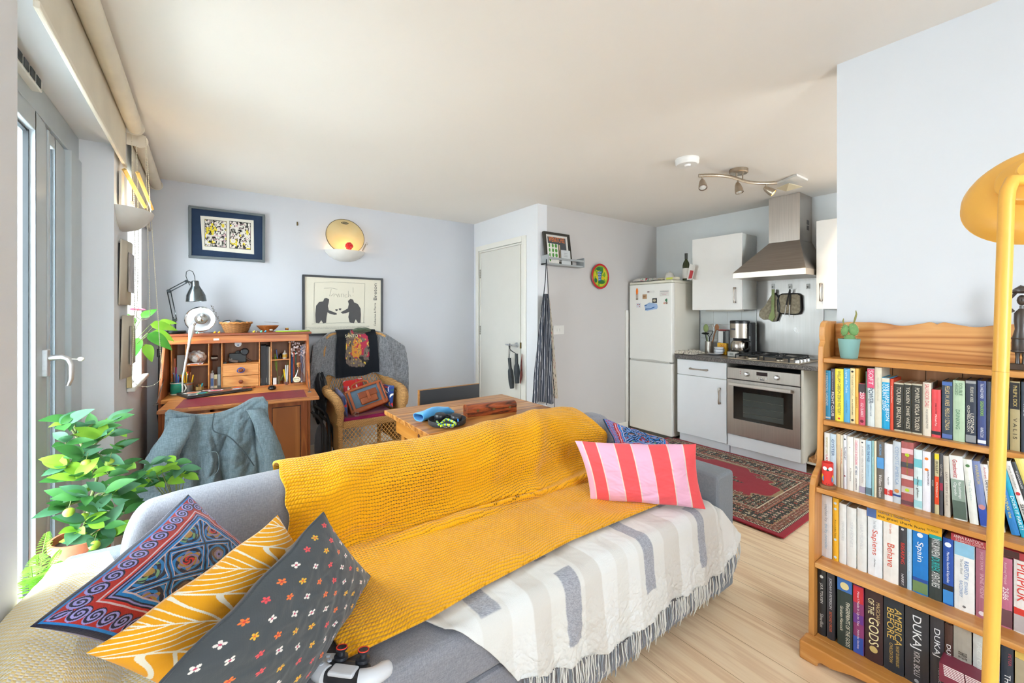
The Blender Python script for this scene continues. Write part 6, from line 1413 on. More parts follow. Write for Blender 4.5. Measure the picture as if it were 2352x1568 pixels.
# upper right pigeonhole: glue bottle, book, small bottle ; lower: tubes, vase etc
t,p=dthing('glue_bottle','white glue bottle with a yellow label on the small right shelf','bottle',654,823,Y=4.16)
MB().lathe([(.001,0),(.017,0),(.018,.004),(.018,.040),(.014,.048),(.007,.052),(.006,.060),(.002,.072),(.001,.072)],(p.x,4.16,zR+.0003),24).build('bottle',M('glue_white','d6d6d0',.35),t)
MB().lathe([(.0182,.010),(.0186,.010),(.0186,.036),(.0182,.036)],(p.x,4.16,zR),24).build('sticker',M('glue_label','c9a23a',.5),t)
q=D.at(636,823,Y=4.18);t_=D.add(thing('notebook','slim blue notebook leaning on the small right shelf','notebook',(q.x,4.18,zR)))
MB().obox((q.x,4.19,zR+.040),(.007,.07,.075),RZ(-.12,'Y')).build('cover',M('note_blue','3f5f9c',.5),t_)
q=D.at(644,823,Y=4.19);tagit(D.add(MB().lathe([(.001,0),(.010,0),(.011,.03),(.005,.036),(.005,.044),(.001,.044)],(q.x,4.19,zR+.0003),18).build('ink_bottle',M('ink_bottle','1c1e22',.2))),'little black ink bottle beside the glue bottle','bottle')
# glass vase with fern sprig
clr=glassm('clear_glass',(.93,.95,.94),.03,.16)
gv=D.at(640,885,Z=ZL);t_=D.add(thing('bud_vase','small glass bud vase holding a green fern sprig','vase',(gv.x,gv.y,ZL)))
MB().lathe([(.001,0),(.014,0),(.016,.02),(.010,.05),(.009,.075),(.011,.08)],(gv.x,gv.y,ZL+.0003),24).build('glass',clr,t_)
mb=MB();tip=D.at(632,813,Y=gv.y)
b0=Vector((gv.x,gv.y,ZL+.01));
MB().tube([b0,b0.lerp(tip,.5)+Vector((-.002,0,0)),tip],.0012,5).build('stem',M('fern_stem','6c9a3c',.6),t_)
for k in range(60):
    f=.45+.55*k/60;q=b0.lerp(tip,f)+Vector((-.002*math.sin(f*3.1),0,0));w_=.014*(1-((f-.72)/.34)**2*.8);a=k*2.4
    mb.tube([q,q+Vector((math.cos(a)*w_,math.sin(a)*w_*.6,.006))],[.0016,.0004],4)
mb.build('needles',M('fern_lime','8cc83c',.6,var=.15),t_)
mb=MB();
for tp in ((662,830),(656,842),(668,823)):
    tt=D.at(*tp,Y=gv.y);mb.tube([b0,b0.lerp(tt,.6)+Vector((.006,0,0)),tt],.0009,5)
mb.build('stem',M('fern_stem','6c9a3c',.6),t_)
gv=D.at(658,884,Z=ZL);t_=D.add(thing('drinking_glass','short glass holding white and yellow tubes in front of the pigeonholes','glass',(gv.x,gv.y,ZL)))
MB().lathe([(.001,0),(.022,0),(.025,.052),(.0235,.052),(.021,.006),(.001,.005)],(gv.x,gv.y,ZL+.0003),28).build('glass',clr,t_)
MB().lathe([(.001,.0055),(.0205,.0055),(.0215,.026),(.001,.026)],(gv.x,gv.y,ZL),24).build('plum_contents',M('plum','6a3448',.3),t_)
for k,(px,py,c,lb) in enumerate(((652,848,'e0b41c','yellow tube standing in the short glass'),(661,838,'d8dadf','white tube standing in the short glass'),(656,838,'c3c9d2','pale grey pen standing in the short glass'))):
    q1=D.at(px,py,Y=gv.y+.012);b0=Vector((gv.x+(-.006,.006,0)[k],gv.y+.006,ZL+.028));tagit(D.add(MB().tube([b0,q1],[.005,.0055],8).build('tube',M('tube_'+c,c,.4))),lb,'tube','tubes in the short glass')
q=D.at(631,880,Y=4.12);tagit(D.add(MB().box(q.x-.012,4.10,ZL+.014,q.x+.013,4.13,ZL+.07).build('white_carton',M('carton_white','d9d6d4',.6),bevel=.001)),'small white carton at the foot of the lower right pigeonhole','box')
# books in the right end pigeonhole
for k,(px0,px1,pyt,c,lb) in enumerate(((669,672.5,813,'2b6cc4','thin blue book at the right end of the bureau'),(672.7,677.5,808,'b8502c','orange brown book next to the thin blue one'),(677.8,681,806,'2e7a6c','teal book behind the glass bottle'),(681.3,690,800,'8a5a44','brown book behind the blossom twigs'),(690.3,696,795,'7f93b4','blue grey book behind the blossom twigs'),(696.3,701,790,'d9d8d6','white book furthest right in the bureau'))):
    a=D.at(px0,880,Y=4.15);b=D.at(px1,pyt,Y=4.15);t_=D.add(thing('book',lb,'book',((a.x+b.x)/2,4.15,.7385),'books at the right end of the bureau'))
    x1_=min(b.x,X1-.0195);MB().box(a.x+.0003,4.15,.7386,x1_,4.29,b.z).build('cover',M('dbk_'+c,c,.5),t_,bevel=.001);MB().box(a.x+.001,4.152,b.z,x1_-.0008,4.288,b.z+.0008).build('pages',paper['d9ccb4'],t_)
# glass bottle with cork and label
gb=D.at(686,883,Z=ZL);t_=D.add(thing('glass_bottle','round clear glass bottle with a cork and an oval cream label','bottle',(gb.x,gb.y,ZL)))
rb_=.047
MB().lathe([(.001,0),(rb_*.8,0),(rb_,.012),(rb_,.05),(rb_*.86,.085),(.018,.115),(.014,.125),(.0135,.155),(.016,.158),(.016,.166),(.012,.166)],(gb.x,gb.y,ZL+.0003),36).build('bottle',clr,t_)
MB().lathe([(.001,.155),(.012,.155),(.012,.168),(.016,.172),(.017,.184),(.010,.190),(.001,.191)],(gb.x,gb.y,ZL),20).build('cork',M('cork','b98a58',.8,var=.2,vs=60,bump=.3),t_)
dn=Vector((-.45,-1,0)).normalized();sn=Vector((1,-.45,0)).normalized();Rn=Matrix((sn,Vector((0,0,1)),-dn)).transposed();Rn=Matrix((sn,-dn,Vector((0,0,1)))).transposed()
c_=Vector((gb.x,gb.y,ZL+.052))+dn*(rb_+.0015)
lbm=MB();n_=26;pts=[]
for k in range(n_):
    a=2*math.pi*k/n_;xx=.033*math.cos(a);zz=.024*math.sin(a);an=xx/(rb_+.001);d_=Matrix.Rotation(an,3,'Z')@ dn;pts.append(Vector((gb.x,gb.y,ZL+.052+zz))+d_*(rb_+.0012))
lbm.add([c_-dn*.0004]+pts,[(0,1+k,1+(k+1)% n_) for k in range(n_)],0,True);lo=lbm.build('paper_label',M('cream_label','e0d9b8',.6),t_)
text('PATRON SILVER',c_+dn*.0008+Vector((0,0,.006)),sn,(0,0,1),.040,.008,M('ink_3a3420','3a3420',.5),t_)
MB().tube([c_+dn*.0005+sn*-.012+Vector((0,0,-.008)),c_+dn*.0005+sn*.012+Vector((0,0,-.008))],.0012,5).build('gold_line',M('gold_line','b08a3a',.5),lo)
# blossom twigs
bs_=D.at(688,860,Y=gb.y+.03);t_=D.add(thing('blossom_twigs','twigs of small white and pink blossom rising behind the glass bottle','flowers',(bs_.x,bs_.y,ZL)))
twg=MB();flo=MB();bud=MB();rr=random.Random(12)
tips=[(676,772),(668,782),(700,768),(706,782),(690,790),(680,795),(697,800),(686,778),(672,800),(704,795)]
base_b=Vector((gb.x+.01,gb.y+.05,ZL+.002))
for tp in tips:
    q=D.at(*tp,Y=gb.y+rr.uniform(-.02,.05));mid_=base_b.lerp(q,.55)+Vector((rr.uniform(-.02,.01),0,0));path=[base_b,mid_,base_b.lerp(q,.8),q]
    twg.tube(path,[.0016,.0013,.001,.0006],5)
    for k in range(9):
        c=path[2].lerp(q,rr.random()*1.1-.25)+Vector((rr.uniform(-.016,.016),rr.uniform(-.012,.012),rr.uniform(-.014,.012)))
        if rr.random()<.72:
            nn=Vector((rr.uniform(-.5,.5),-1,rr.uniform(-.2,.6))).normalized();uu=nn.orthogonal().normalized();ww=nn.cross(uu)
            for j in range(5):
                a=j*1.2566+k;pc_=c+(uu*math.cos(a)+ww*math.sin(a))*.0040;RR=Matrix((uu*math.cos(a)+ww*math.sin(a),ww*math.cos(a)-uu*math.sin(a),nn)).transposed();flo.ell(pc_,(.0036,.0026,.0009),6,R=RR)
            bud.ell(c+nn*.001,.0011,5,m=1)
        else:bud.ell(c,.0022,6)
twg.build('twig',M('twig_brown','6a4038',.7),t_);flo.build('blossom',M('blossom_white','ecdcdc',.6),t_);bud.build('bud',[M('bud_pink','c98a94',.6),M('stamen','9cae3a',.6)],t_)
D.turn()
# cable with inline switch down the wall left of the desk
t_=thing('power_cable','black cable with an inline switch hanging down the wall left of the bureau','cable',(-.30,4.30,.0))
ca_=at(366,770,Y=4.30);cs=at(365,810,Y=4.30);cb_=at(364,900,Y=4.28);ce=at(369,1000,Y=4.27);cf=at(362,1050,Y=4.25)
MB().tube([at(372,765,Y=4.32),ca_,cs,cb_,at(361,950,Y=4.28),ce,cf],.0035,6).build('cord',blk,t_)
MB().box(cs.x-.012,4.288,cs.z-.032,cs.x+.012,4.308,cs.z+.032).build('switch_box',blk,t_,bevel=.004)
# ================================================================ dining table and what lies on it
pt_=wood('table_pine','c98f4e','ac7034','X',.8,.3,4,'8a5426',fine=.3);ptl=wood('table_apron','c98a3e','b3732c','Y',.8,.35,3)
ta=thing('dining_table','worn orange pine dining table behind the sofa with a flap end','table',(1.3,2.2,0))
TX0,TX1,TY0,TY1,TZ=.872,1.740,1.885,2.515,.75
for k in range(4):
    ya,yb_=lerp(TY0,TY1,k/4),lerp(TY0,TY1,(k+1)/4);MB().box(TX0,ya+.0008,TZ-.026,TX1,yb_-.0008,TZ).build('top_board',pt_,ta,bevel=.003)
for x in (TX0+.055,TX1-.075):MB().box(x,TY0+.05,TZ-.13,x+.02,TY1-.05,TZ-.0265).build('apron',ptl,ta,bevel=.002)
for y in (TY0+.05,TY1-.07):MB().box(TX0+.077,y,TZ-.13,TX1-.077,y+.02,TZ-.0265).build('apron',pt_,ta,bevel=.002)
for x in (TX0+.08,TX1-.13):
    for y in (TY0+.075,TY1-.12):MB().box(x,y,0,x+.048,y+.048,TZ-.0265).build('leg',ptl,ta,bevel=.004)
MB().lathe([(.001,0),(.011,0),(.010,.003),(.001,.003)],(TX0+.0545,at(962,1001,X=TX0+.0545).y,at(962,1001,X=TX0+.0545).z),16,R=RZ(-math.pi/2,'Y')).build('knot',M('dark_knot','5e3014',.6),ta)
# chair with black back
dc=thing('dining_chair','chair with a plain black backrest pushed in behind the dining table','chair',(1.46,2.6,0))
blf=M('black_vinyl','2c2d30',.5,bump=.1,bs=300)
MB().box(1.205,2.745,.60,1.690,2.768,.797).build('backrest',blf,dc,bevel=.003)
MB().box(1.203,2.746,.7972,1.692,2.767,.8005).box(1.198,2.745,.60,1.2045,2.768,.80).build('edge_strip',wood('ply_edge','b5834c','94622f','X',1),dc)
MB().box(1.22,2.46,.43,1.67,2.74,.46).build('seat',blf,dc,bevel=.008)
for x in (1.235,1.635):
    MB().box(x,2.72,0,x+.022,2.742,.60).build('leg',chrome,dc,bevel=.003);MB().box(x,2.48,0,x+.022,2.502,.43).build('leg',chrome,dc,bevel=.003)
# pencil box
pbx=thing('wooden_pencil_box','long old wooden box with barrel lid and brass catches on the table','box',(1.35,2.1,TZ))
a,b=at(1074,959,Z=TZ),at(1187,946,Z=TZ);ux=(b-a).normalized();uy=Vector((-ux.y,ux.x,0));Lb=(b-a).length;wb_=.075
rw=wood('old_mahogany','a5522a','7c3517','X',1.5,.35,3,'3a1c10',fine=.8)
MB().prism([(0,0),(Lb,0),(Lb,wb_),(0,wb_)],a+Vector((0,0,.0005)),ux,uy,(0,0,.033)).build('box_body',rw,pbx,bevel=.002)
arc=[(0,0)]+[(wb_/2-(wb_/2)*math.cos(t),.012+.020*math.sin(t)) for t in np.linspace(0,math.pi,11)]+[(wb_,0)]
MB().prism(arc,a+Vector((0,0,.0345)),uy,(0,0,1),ux*Lb).build('lid',rw,pbx,bevel=.0015)
for f in (.2,.52,.85):MB().prism([(-.008,-.008),(.008,-.008),(.008,.004),(-.008,.004)],a+ux*Lb*f-uy*.0008+Vector((0,0,.036)),ux,(0,0,1),uy*-.0015).build('catch',M('old_brass','7a6a4a',.5,1),pbx)
# tray with headphones and lanyard
tc=at(1027,972,Z=TZ);tr_=thing('round_tray','round dark grey metal tray on the dining table','tray',(tc.x,tc.y,TZ))
rt_=(at(1071,968,Z=TZ+.02)-at(983,968,Z=TZ+.02)).length/2*.99
trm=M('slate_tray','3c3e42',.5,.3)
MB().lathe([(.001,0),(rt_*.96,0),(rt_,.004),(rt_*1.02,.027),(rt_*.985,.027),(rt_*.96,.006),(.001,.004)],(tc.x,tc.y,TZ+.0003),48).build('dish',trm,tr_)
hp=thing('headphones','black over-ear headphones lying in the round tray','headphones',(tc.x,tc.y,TZ+.01));hcs=[]
for px,py in ((1011,955),(1048,958)):
    c=at(px,py,Z=TZ+.035);hcs.append(c);MB().lathe([(.001,-.016),(.026,-.016),(.031,-.010),(.031,.004),(.027,.012),(.018,.015),(.001,.013)],c,28,R=RZ(.15)).build('ear_cup',M('matt_black','202227',.35),hp)
    MB().lathe([(.020,-.026),(.029,-.026),(.031,-.017),(.024,-.016)],c,24,R=RZ(.15)).build('ear_pad',M('ear_pad','141518',.7),hp)
m_=(hcs[0]+hcs[1])/2;MB().tube([hcs[0]+Vector((-.01,.028,-.005)),m_+Vector((-.03,.072,-.012)),m_+Vector((.04,.078,-.012)),hcs[1]+Vector((.01,.028,-.005))],.006,8,flat=.6).build('headband',M('matt_black','202227',.35),hp)
la_=thing('lanyard','lime and blue braided lanyard with keys in the round tray','lanyard',(tc.x,tc.y,TZ+.01))
rr=random.Random(5);pts=[at(1004,968,Z=TZ+.02),at(1008,975,Z=TZ+.02),at(1016,970,Z=TZ+.028),at(1024,963,Z=TZ+.034),at(1036,966,Z=TZ+.032),at(1046,972,Z=TZ+.026),at(1040,977,Z=TZ+.022),at(1024,975,Z=TZ+.024),at(1012,978,Z=TZ+.022)]
def smoothp(p,n=6):
    out=[]
    for i in range(len(p)-1):
        p0,p1,p2,p3=p[max(i-1,0)],p[i],p[i+1],p[min(i+2,len(p)-1)]
        for k in range(n):t=k/n;out.append(.5*((2*p1)+(p2-p0)*t+(2*p0-5*p1+4*p2-p3)*t*t+(3*p1-p0-3*p2+p3)*t**3))
    return out+[p[-1]]
sp_=smoothp(pts,5);mb=MB()
for i in range(len(sp_)-1):mb.tube([sp_[i],sp_[i+1]],.0062,8,m=i % 3==1)
mb.build('braid',[M('lime_cord','b3cf2a',.6),M('blue_cord','1f6fb4',.6)],la_)
mb=MB()
for k in range(6):c=at(1018+k*4,977+(k % 2)*3,Z=TZ+.016);mb.tube([c+Vector((.009*math.cos(q+k),.009*math.sin(q+k),.003*math.sin(q))) for q in np.linspace(0,6.28,10,endpoint=False)],.0014,5,closed=True)
mb.build('key_ring',chrome,la_)
MB().tube([at(1053,975,Z=TZ+.012),at(1052,962,Z=TZ+.035)],.004,8).build('blue_tag',M('blue_cord','1f6fb4',.6),la_)
# blue cloth glove / pouch
def cloth_roll():
    n,m=40,24;a,b=at(961,962,Z=TZ+.012),at(1035,943,Z=TZ+.014);P=np.zeros((n,m,3));ax=(b-a);sd_=Vector((-ax.y,ax.x,0)).normalized()
    for i in range(n):
        t=i/(n-1);c=a+ax*t;r=.040+.006*math.sin(t*7)-.012*t;hh=(.015+.010*math.sin(t*2.5+.5))*(1-.5*smoothstep(.85,1,t))
        for j in range(m):
            q=2*math.pi*j/(m-1);wv=1+.08*math.sin(3*q+t*8);P[i,j]=c+sd_*(r*wv*math.cos(q))+Vector((0,0,hh*(1+math.sin(q))*wv-.012+.001))
    return grid('blue_cloth',P,fabric('sky_blue_towelling','4f9fd8',240,.95,.7,sheen=.3),label='rolled sky blue cloth pouch lying on the dining table',cat='cloth',thick=.003,offset=-1)
cloth_roll()

# ================================================================ jacket on the desk chair
jc=thing('desk_chair','wooden chair at the bureau hidden under a grey jacket','chair',(.06,3.0,0))
ow=wood('orange_chair_wood','c07a3a','a5602a','Z',1,.4,3)
for x in (-.16,.25):MB().tube([(x,2.90,0),(x,2.87,.45),(x,2.84,.80)],.016,10).build('leg',ow,jc);MB().cyl((x,3.25,0),(x,3.25,.44),.016,n=10).build('leg',ow,jc)
MB().box(-.19,2.86,.44,.29,3.29,.465).build('seat',M('seat_cream','b9a98a',.7),jc,bevel=.012)
for z in (.60,.74):MB().box(-.145,2.84,z,.235,2.858,z+.05).build('back_slat',ow,jc,bevel=.004)
def jacket():
    n,m=130,110;a=np.linspace(0,1,n)[:,None]*np.ones((1,m));s=np.linspace(0,1,m)[None]*np.ones((n,1))
    b_=smoothstep(.25,1,s)
    xl=-.172-.085*b_+.0*s;xr=.288+.09*b_;x=xl+(xr-xl)*a
    topz=.842-.028*np.sin(np.clip(a*1.25,0,1)*math.pi)**1.0*(a<.8)-.028*np.sin(np.clip(a/.85,0,1)*math.pi)+.010*smoothstep(.7,.9,a)-.03*smoothstep(.95,1,a)-.02*smoothstep(.04,0,a)
    k=np.clip(s/.22,0,1);y=np.where(s<.22,2.90-.105*np.sin(k*math.pi/2),2.795-.05*(s-.22));z=np.where(s<.11,topz-.20+.20*np.sin(np.clip(s/.11,0,1)*math.pi/2),np.where(s<.22,topz-.012*((s-.11)/.11)**2,topz-.012-(s-.22)/.78*.48))
    h=smoothstep(.2,.55,s)
    y-=h*(.022*np.sin(x*42+2.5*np.sin(x*9))+.016*vnoise(x*12,s*5,31))+.006*vnoise(x*26,s*20,3)
    for (x0,sl,w,d) in ((.03,.10,.012,.03),(.22,.05,.010,.03),(.10,-.25,.010,.018)):y+=h*d*np.exp(-((x-x0-sl*(s-.4))/w)**2)
    y-=.030*np.exp(-((x+.15)/.05)**2)*h
    return np.stack([x,y,z],-1)
jk=thing('jacket','slate grey canvas jacket draped over the back of the bureau chair','jacket',(.06,2.84,.4))
jm=fabric('slate_canvas','5d6c72',260,.85,.4,heather=.25,col2='83929a',big=.16)
grid('jacket_back',jacket(),jm,parent=jk,thick=.004)
def sleeve(pts,rs,nm,flat=.55):
    p=smoothp([Vector(q) for q in pts],6);n=len(p);m=18;P=np.zeros((n,m,3))
    for i,q in enumerate(p):
        t=i/(n-1);r=np.interp(t,np.linspace(0,1,len(rs)),rs)
        for j in range(m):th=2*math.pi*j/(m-1);wv=1+.10*math.sin(3*th+t*13)+.05*math.sin(7*th+t*30);P[i,j]=(q.x+r*wv*math.cos(th),q.y+r*flat*wv*math.sin(th),q.z+.012*math.sin(th*2+t*20)*0)
    grid(nm,P,jm,parent=jk)
sleeve([(-.10,2.775,.80),(-.135,2.735,.70),(-.185,2.735,.58),(-.215,2.755,.45),(-.22,2.76,.38)],[.050,.062,.066,.055,.05],'sleeve')
sleeve([(.215,2.765,.80),(.275,2.745,.66),(.315,2.755,.50),(.325,2.76,.38)],[.035,.045,.05,.05],'sleeve')
def pts_(l):return [Vector(q) for q in l]
MB().tube(smoothp(pts_([(.035,2.768,.80),(.03,2.742,.715),(.10,2.730,.67),(.165,2.728,.58),(.215,2.728,.49)]),6),.0030,6).build('seam',M('jacket_seam','3c484d',.9),jk)
MB().tube(smoothp(pts_([(-.02,2.722,.60),(.045,2.722,.60),(.05,2.722,.50),(-.01,2.722,.48),(-.02,2.722,.60)]),5),.0022,5).build('pocket_edge',jm,jk)

# ================================================================ wicker armchair
def wick(name,c1,c2):
    m,nt,b=_nt(name);s=nd(nt,'ShaderNodeSeparateXYZ',{0:coord(nt)});V=mathn(nt,'DIVIDE',s.outputs[2],.009);U=mathn(nt,'DIVIDE',mathn(nt,'ADD',s.outputs[0],s.outputs[1]),.014)
    of=mathn(nt,'MULTIPLY',mathn(nt,'MODULO',mathn(nt,'FLOOR',V),2.0),.5)
    h=mathn(nt,'MULTIPLY',mathn(nt,'ABSOLUTE',mathn(nt,'SINE',mathn(nt,'MULTIPLY',V,math.pi))),mathn(nt,'ADD',.35,mathn(nt,'ABSOLUTE',mathn(nt,'SINE',mathn(nt,'MULTIPLY',mathn(nt,'ADD',U,of),math.pi)))))
    nt.links.new(ramp(nt,h,[(.1,c2),(.8,c1)]),b.inputs['Base Color']);b.inputs['Roughness'].default_value=.55;bumpn(nt,b,h,.8,.003);return m
wk=wick('rattan_weave','cf9c5e','7e5528');rat=M('rattan_pole','c8924f',.45,var=.15,vs=40)
wc_=thing('wicker_armchair','rattan wicker armchair with lattice back and skirt behind the table','armchair',(1.12,3.8,0))
# front skirt: rim band, lattice, bottom band ; posts
FY=3.56;fa,fb=.868,1.40
MB().box(fa+.03,FY,.395,fb-.02,FY+.03,.452).build('seat_rim',wk,wc_,bevel=.008,seg=3);MB().box(fa+.03,FY,.185,fb-.02,FY+.02,.235).build('lower_band',wk,wc_,bevel=.005)
mb=MB();x=fa-.08
while x<fb+.1:
    for sg in (1,-1):
        p0=Vector((x,FY+.01+.003*sg,.235));p1=Vector((x+sg*.13,FY+.01+.003*sg,.395));c0=fa+.035;c1=fb-.02
        f0,f1=0.,1.;dx=p1.x-p0.x
        for lim in (c0,c1):
            t=(lim-p0.x)/dx
            if 0<t<1:
                if (lim==c0)==(dx>0):f0=max(f0,t)
                else:f1=min(f1,t)
        if min(p0.x,p1.x)>c1 or max(p0.x,p1.x)<c0 or f1-f0<.05:continue
        mb.tube([p0.lerp(p1,f0),p0.lerp(p1,f1)],.0032,5)
    x+=.033
mb.build('lattice',rat,wc_)
for (x,y) in ((fa+.012,FY+.01),(fb-.0,FY+.01),(fa+.04,4.06),(fb-.04,4.06)):MB().tube([(x,y,0),(x,y,.47)],.019,12).build('leg',wk,wc_)
MB().box(fa+.02,FY+.031,.41,fb-.02,4.06,.43).build('seat',wk,wc_)
for x in (fa+.004,fb-.022):MB().box(x,FY+.03,.19,x+.018,4.05,.40).build('side_skirt',wk,wc_,bevel=.003)
for sg,xc in ((-1,fa),(1,fb)):
    o_=.0 if sg<0 else .0
    P_=smoothp(pts_([(xc,FY+.0,.44),(xc-sg*.005,FY-.015,.52),(xc+sg*.012,FY-.005,.61),(xc+sg*.028,FY+.10,.650),(xc+sg*.030,FY+.30,.665),(xc+sg*.005,FY+.46,.70),(xc-sg*.05,FY+.53,.80)]),6)
    MB().tube(P_,[.034]*8+[.045]*20+[.04]*(len(P_)-28),14,flat=.8).build('armrest',wk,wc_)
    MB().prism([(FY+.02,.43),(FY+.50,.43),(FY+.50,.66),(FY+.30,.655),(FY+.05,.62)],(xc-.009,0,0),(0,1,0),(0,0,1),(.018,0,0)).build('arm_panel',wk,wc_)
# curved back: lattice between rims
def bk(u,z): # u -1..1 across
    w=.275+.03*math.sin(min(1,(z-.45)/.7)*math.pi);return Vector((1.135+u*w,4.13-.13*abs(u)**2.2+.03*(z-.45),z))
def topz(u):return 1.148-.035*abs(u)**6
rim_=[bk(-1,z) for z in np.linspace(.45,1.0,8)]+[bk(u,topz(u)) for u in np.linspace(-.97,.97,18)]+[bk(1,z) for z in np.linspace(1.0,.45,8)]
MB().tube(rim_,.020,12).build('back_rim',wk,wc_)
mb=MB()
for sg in (1,-1):
    for k in range(-14,26):
        u0=-1+k*.085;pl_=[]
        for z in np.linspace(.46,1.13,14):
            u=u0+sg*(z-.46)*1.5
            if sg<0:u+=.9
            if -1<=u<=1 and z<topz(u):pl_.append(bk(u,z)+Vector((0,-.002*sg,0)))
        if len(pl_)>1:mb.tube(pl_,.0034,5,caps=False)
mb.build('back_lattice',rat,wc_)
# pink seat pad and patterned cushions
def blobs(seed,cols):
    def f(u,v):
        c=np.broadcast_to(hexl(cols[0]),u.shape+(3,)).copy();r=np.random.RandomState(seed)
        for k in range(34):
            cu,cv,a,l,w=r.rand(),r.rand(),r.rand()*3.1,.05+.10*r.rand(),.012+.03*r.rand();du,dv=u-cu,v-cv;p=du*math.cos(a)+dv*math.sin(a);q=-du*math.sin(a)+dv*math.cos(a)
            c[(p/l)**2+((q+.3*p*p/l)/w)**2<1]=hexl(cols[1+k %(len(cols)-1)])
        return c
    return f
pf=fabric('printed_cushion','ffffff',400,.9,.3,vcol=True)
pal=['27407c','e8e2d8','e8e2d8','c9302c','e8e2d8','d9a02c','27407c','2c6a4c']
sp=MB().box(fa+.045,FY+.035,.4305,fb-.045,4.02,.472).build('seat_cushion_pad',fabric('magenta_pad','9c1f52',300,.9,.4,big=.25),bevel=.018,seg=4);tagit(sp,'magenta seat pad on the wicker armchair','cushion')
pillow('patterned_cushion',(.915,3.64,.66),(.935,3.98,.68),(.965,3.98,.475),(.945,3.62,.475),.07,130,blobs(3,pal),pf,'blue, white and mustard printed cushion inside the left arm of the wicker chair')
pillow('patterned_cushion',(1.30,3.98,.69),(1.36,3.66,.69),(1.345,3.64,.50),(1.285,3.98,.49),.06,130,blobs(5,pal),pf,'blue, red and white printed cushion inside the right arm of the wicker chair')
pillow('patterned_cushion',(1.01,4.02,.72),(1.19,4.04,.735),(1.22,3.96,.50),(1.0,3.94,.49),.07,100,blobs(8,['c9302c','e8e2d8','e8e2d8','b8405a']),pf,'red and white printed cushion behind the leather bag')
# satchel
bg=thing('leather_satchel','tan leather and blue grey canvas satchel lying on the wicker armchair','bag',(1.13,3.72,.475))
lth=M('tan_leather','9c4c20',.35,var=.22,vs=14,bump=.12,bs=120);cnv=fabric('blue_canvas','5b6f80',300,.9,.4,big=.12)
BC=Vector((1.14,3.76,.585));Rg=RZ(math.radians(-14),'Y')@ RZ(math.radians(-22),'X')
def bgp(x,y,z):return BC+Rg @ Vector((x,y,z))
MB().obox(BC,(.31,.11,.195),Rg).build('bag_body',cnv,bg,bevel=.022,seg=4)
MB().obox(bgp(0,0,-.082),(.325,.122,.045),Rg).build('leather_base',lth,bg,bevel=.014,seg=3)
MB().obox(bgp(-.158,0,.0),(.018,.118,.20),Rg).obox(bgp(.158,0,.0),(.018,.118,.20),Rg).build('leather_side',lth,bg,bevel=.008)
MB().obox(bgp(0,-.015,.10),(.32,.10,.022),Rg).build('leather_top',lth,bg,bevel=.008)
MB().obox(bgp(.01,-.064,-.005),(.15,.022,.095),Rg).build('front_pocket',lth,bg,bevel=.010,seg=3);fl2=MB().obox(bgp(.01,-.078,.030),(.165,.010,.055),Rg).build('pocket_flap',M('dark_tan_leather','7e3a1a',.3,var=.2,vs=14),bg,bevel=.006);MB().obox(bgp(.01,-.085,.012),(.024,.008,.075),Rg).build('flap_strap',lth,fl2,bevel=.002)
for x in (-.13,.125):MB().obox(bgp(x,-.058,0),(.022,.012,.20),Rg).build('strap',lth,bg,bevel=.003)
MB().tube(smoothp([bgp(-.08,0,.105),bgp(-.075,0,.145),bgp(0,0,.16),bgp(.06,0,.145),bgp(.06,0,.105)],5),.008,10,flat=.6).build('handle',lth,bg)
MB().tube(smoothp([bgp(-.13,-.06,-.09),Vector((.985,3.60,.492)),Vector((1.06,3.585,.488)),Vector((1.18,3.60,.487)),Vector((1.26,3.62,.486))],6),.013,8,flat=.25).build('shoulder_strap',M('brown_strap_leather','7a4430',.5,var=.2),bg)
q=Vector((1.01,3.575,.497));MB().tube([q+Vector((x,0,z)) for x,z in ((-.014,-.012),(.014,-.014),(.016,.014),(-.012,.016))],.0026,6,closed=True).build('buckle',chrome,bg)
# grey blanket over the chair back, black t-shirt, green cap
def drape(x0,x1,zbot,off,seed,amp,zb2=None,edge=0,mid=None):
    n,m=90,90;a=np.linspace(0,1,n)[:,None]*np.ones((1,m));s=np.linspace(0,1,m)[None]*np.ones((n,1));P=np.zeros((n,m,3))
    for i in range(n):
        u=x0+(x1-x0)*i/(n-1);uu=max(-1,min(1,u));tz=topz(uu)+.024+off*.4;ov=u-uu;zb=zbot(u) if callable(zbot) else zbot
        for j in range(m):
            t=j/(m-1)
            if t<.25:k=t/.25;z=tz-.16*(1-math.sin(k*math.pi/2));yy=.045*math.cos(k*math.pi/2)+.0
            else:k=(t-.25)/.75;z=tz-(tz-zb)*k;yy=-(.030+off)*min(1,k*5+.25)
            zc=min(1.13,max(.46,z));b=bk(uu,zc);fall=abs(ov)*.55
            P[i,j]=(b.x+ov*.26,b.y+yy-abs(ov)*.10-.02*max(0,.7-z),z-fall*.35)
    w=vnoise(a*9,s*3,seed);P[...,1]-=smoothstep(.25,.6,s)*(amp*np.sin(a*22+3*np.sin(a*5))+amp*w)+amp*.2*vnoise(a*20,s*16,seed+1)
    return P
grid('grey_blanket',drape(-1.42,1.62,lambda u:.76-.12*smoothstep(.8,1.2,abs(u))-.10*smoothstep(-.85,-1.3,u)+.03*math.sin(u*5),.006,41,.012),fabric('grey_mohair','5c5d60',180,1,.8,heather=.5,col2='85868a',sheen=.5),label='grey wool blanket draped over the back of the wicker armchair',cat='blanket',thick=.006,offset=1)
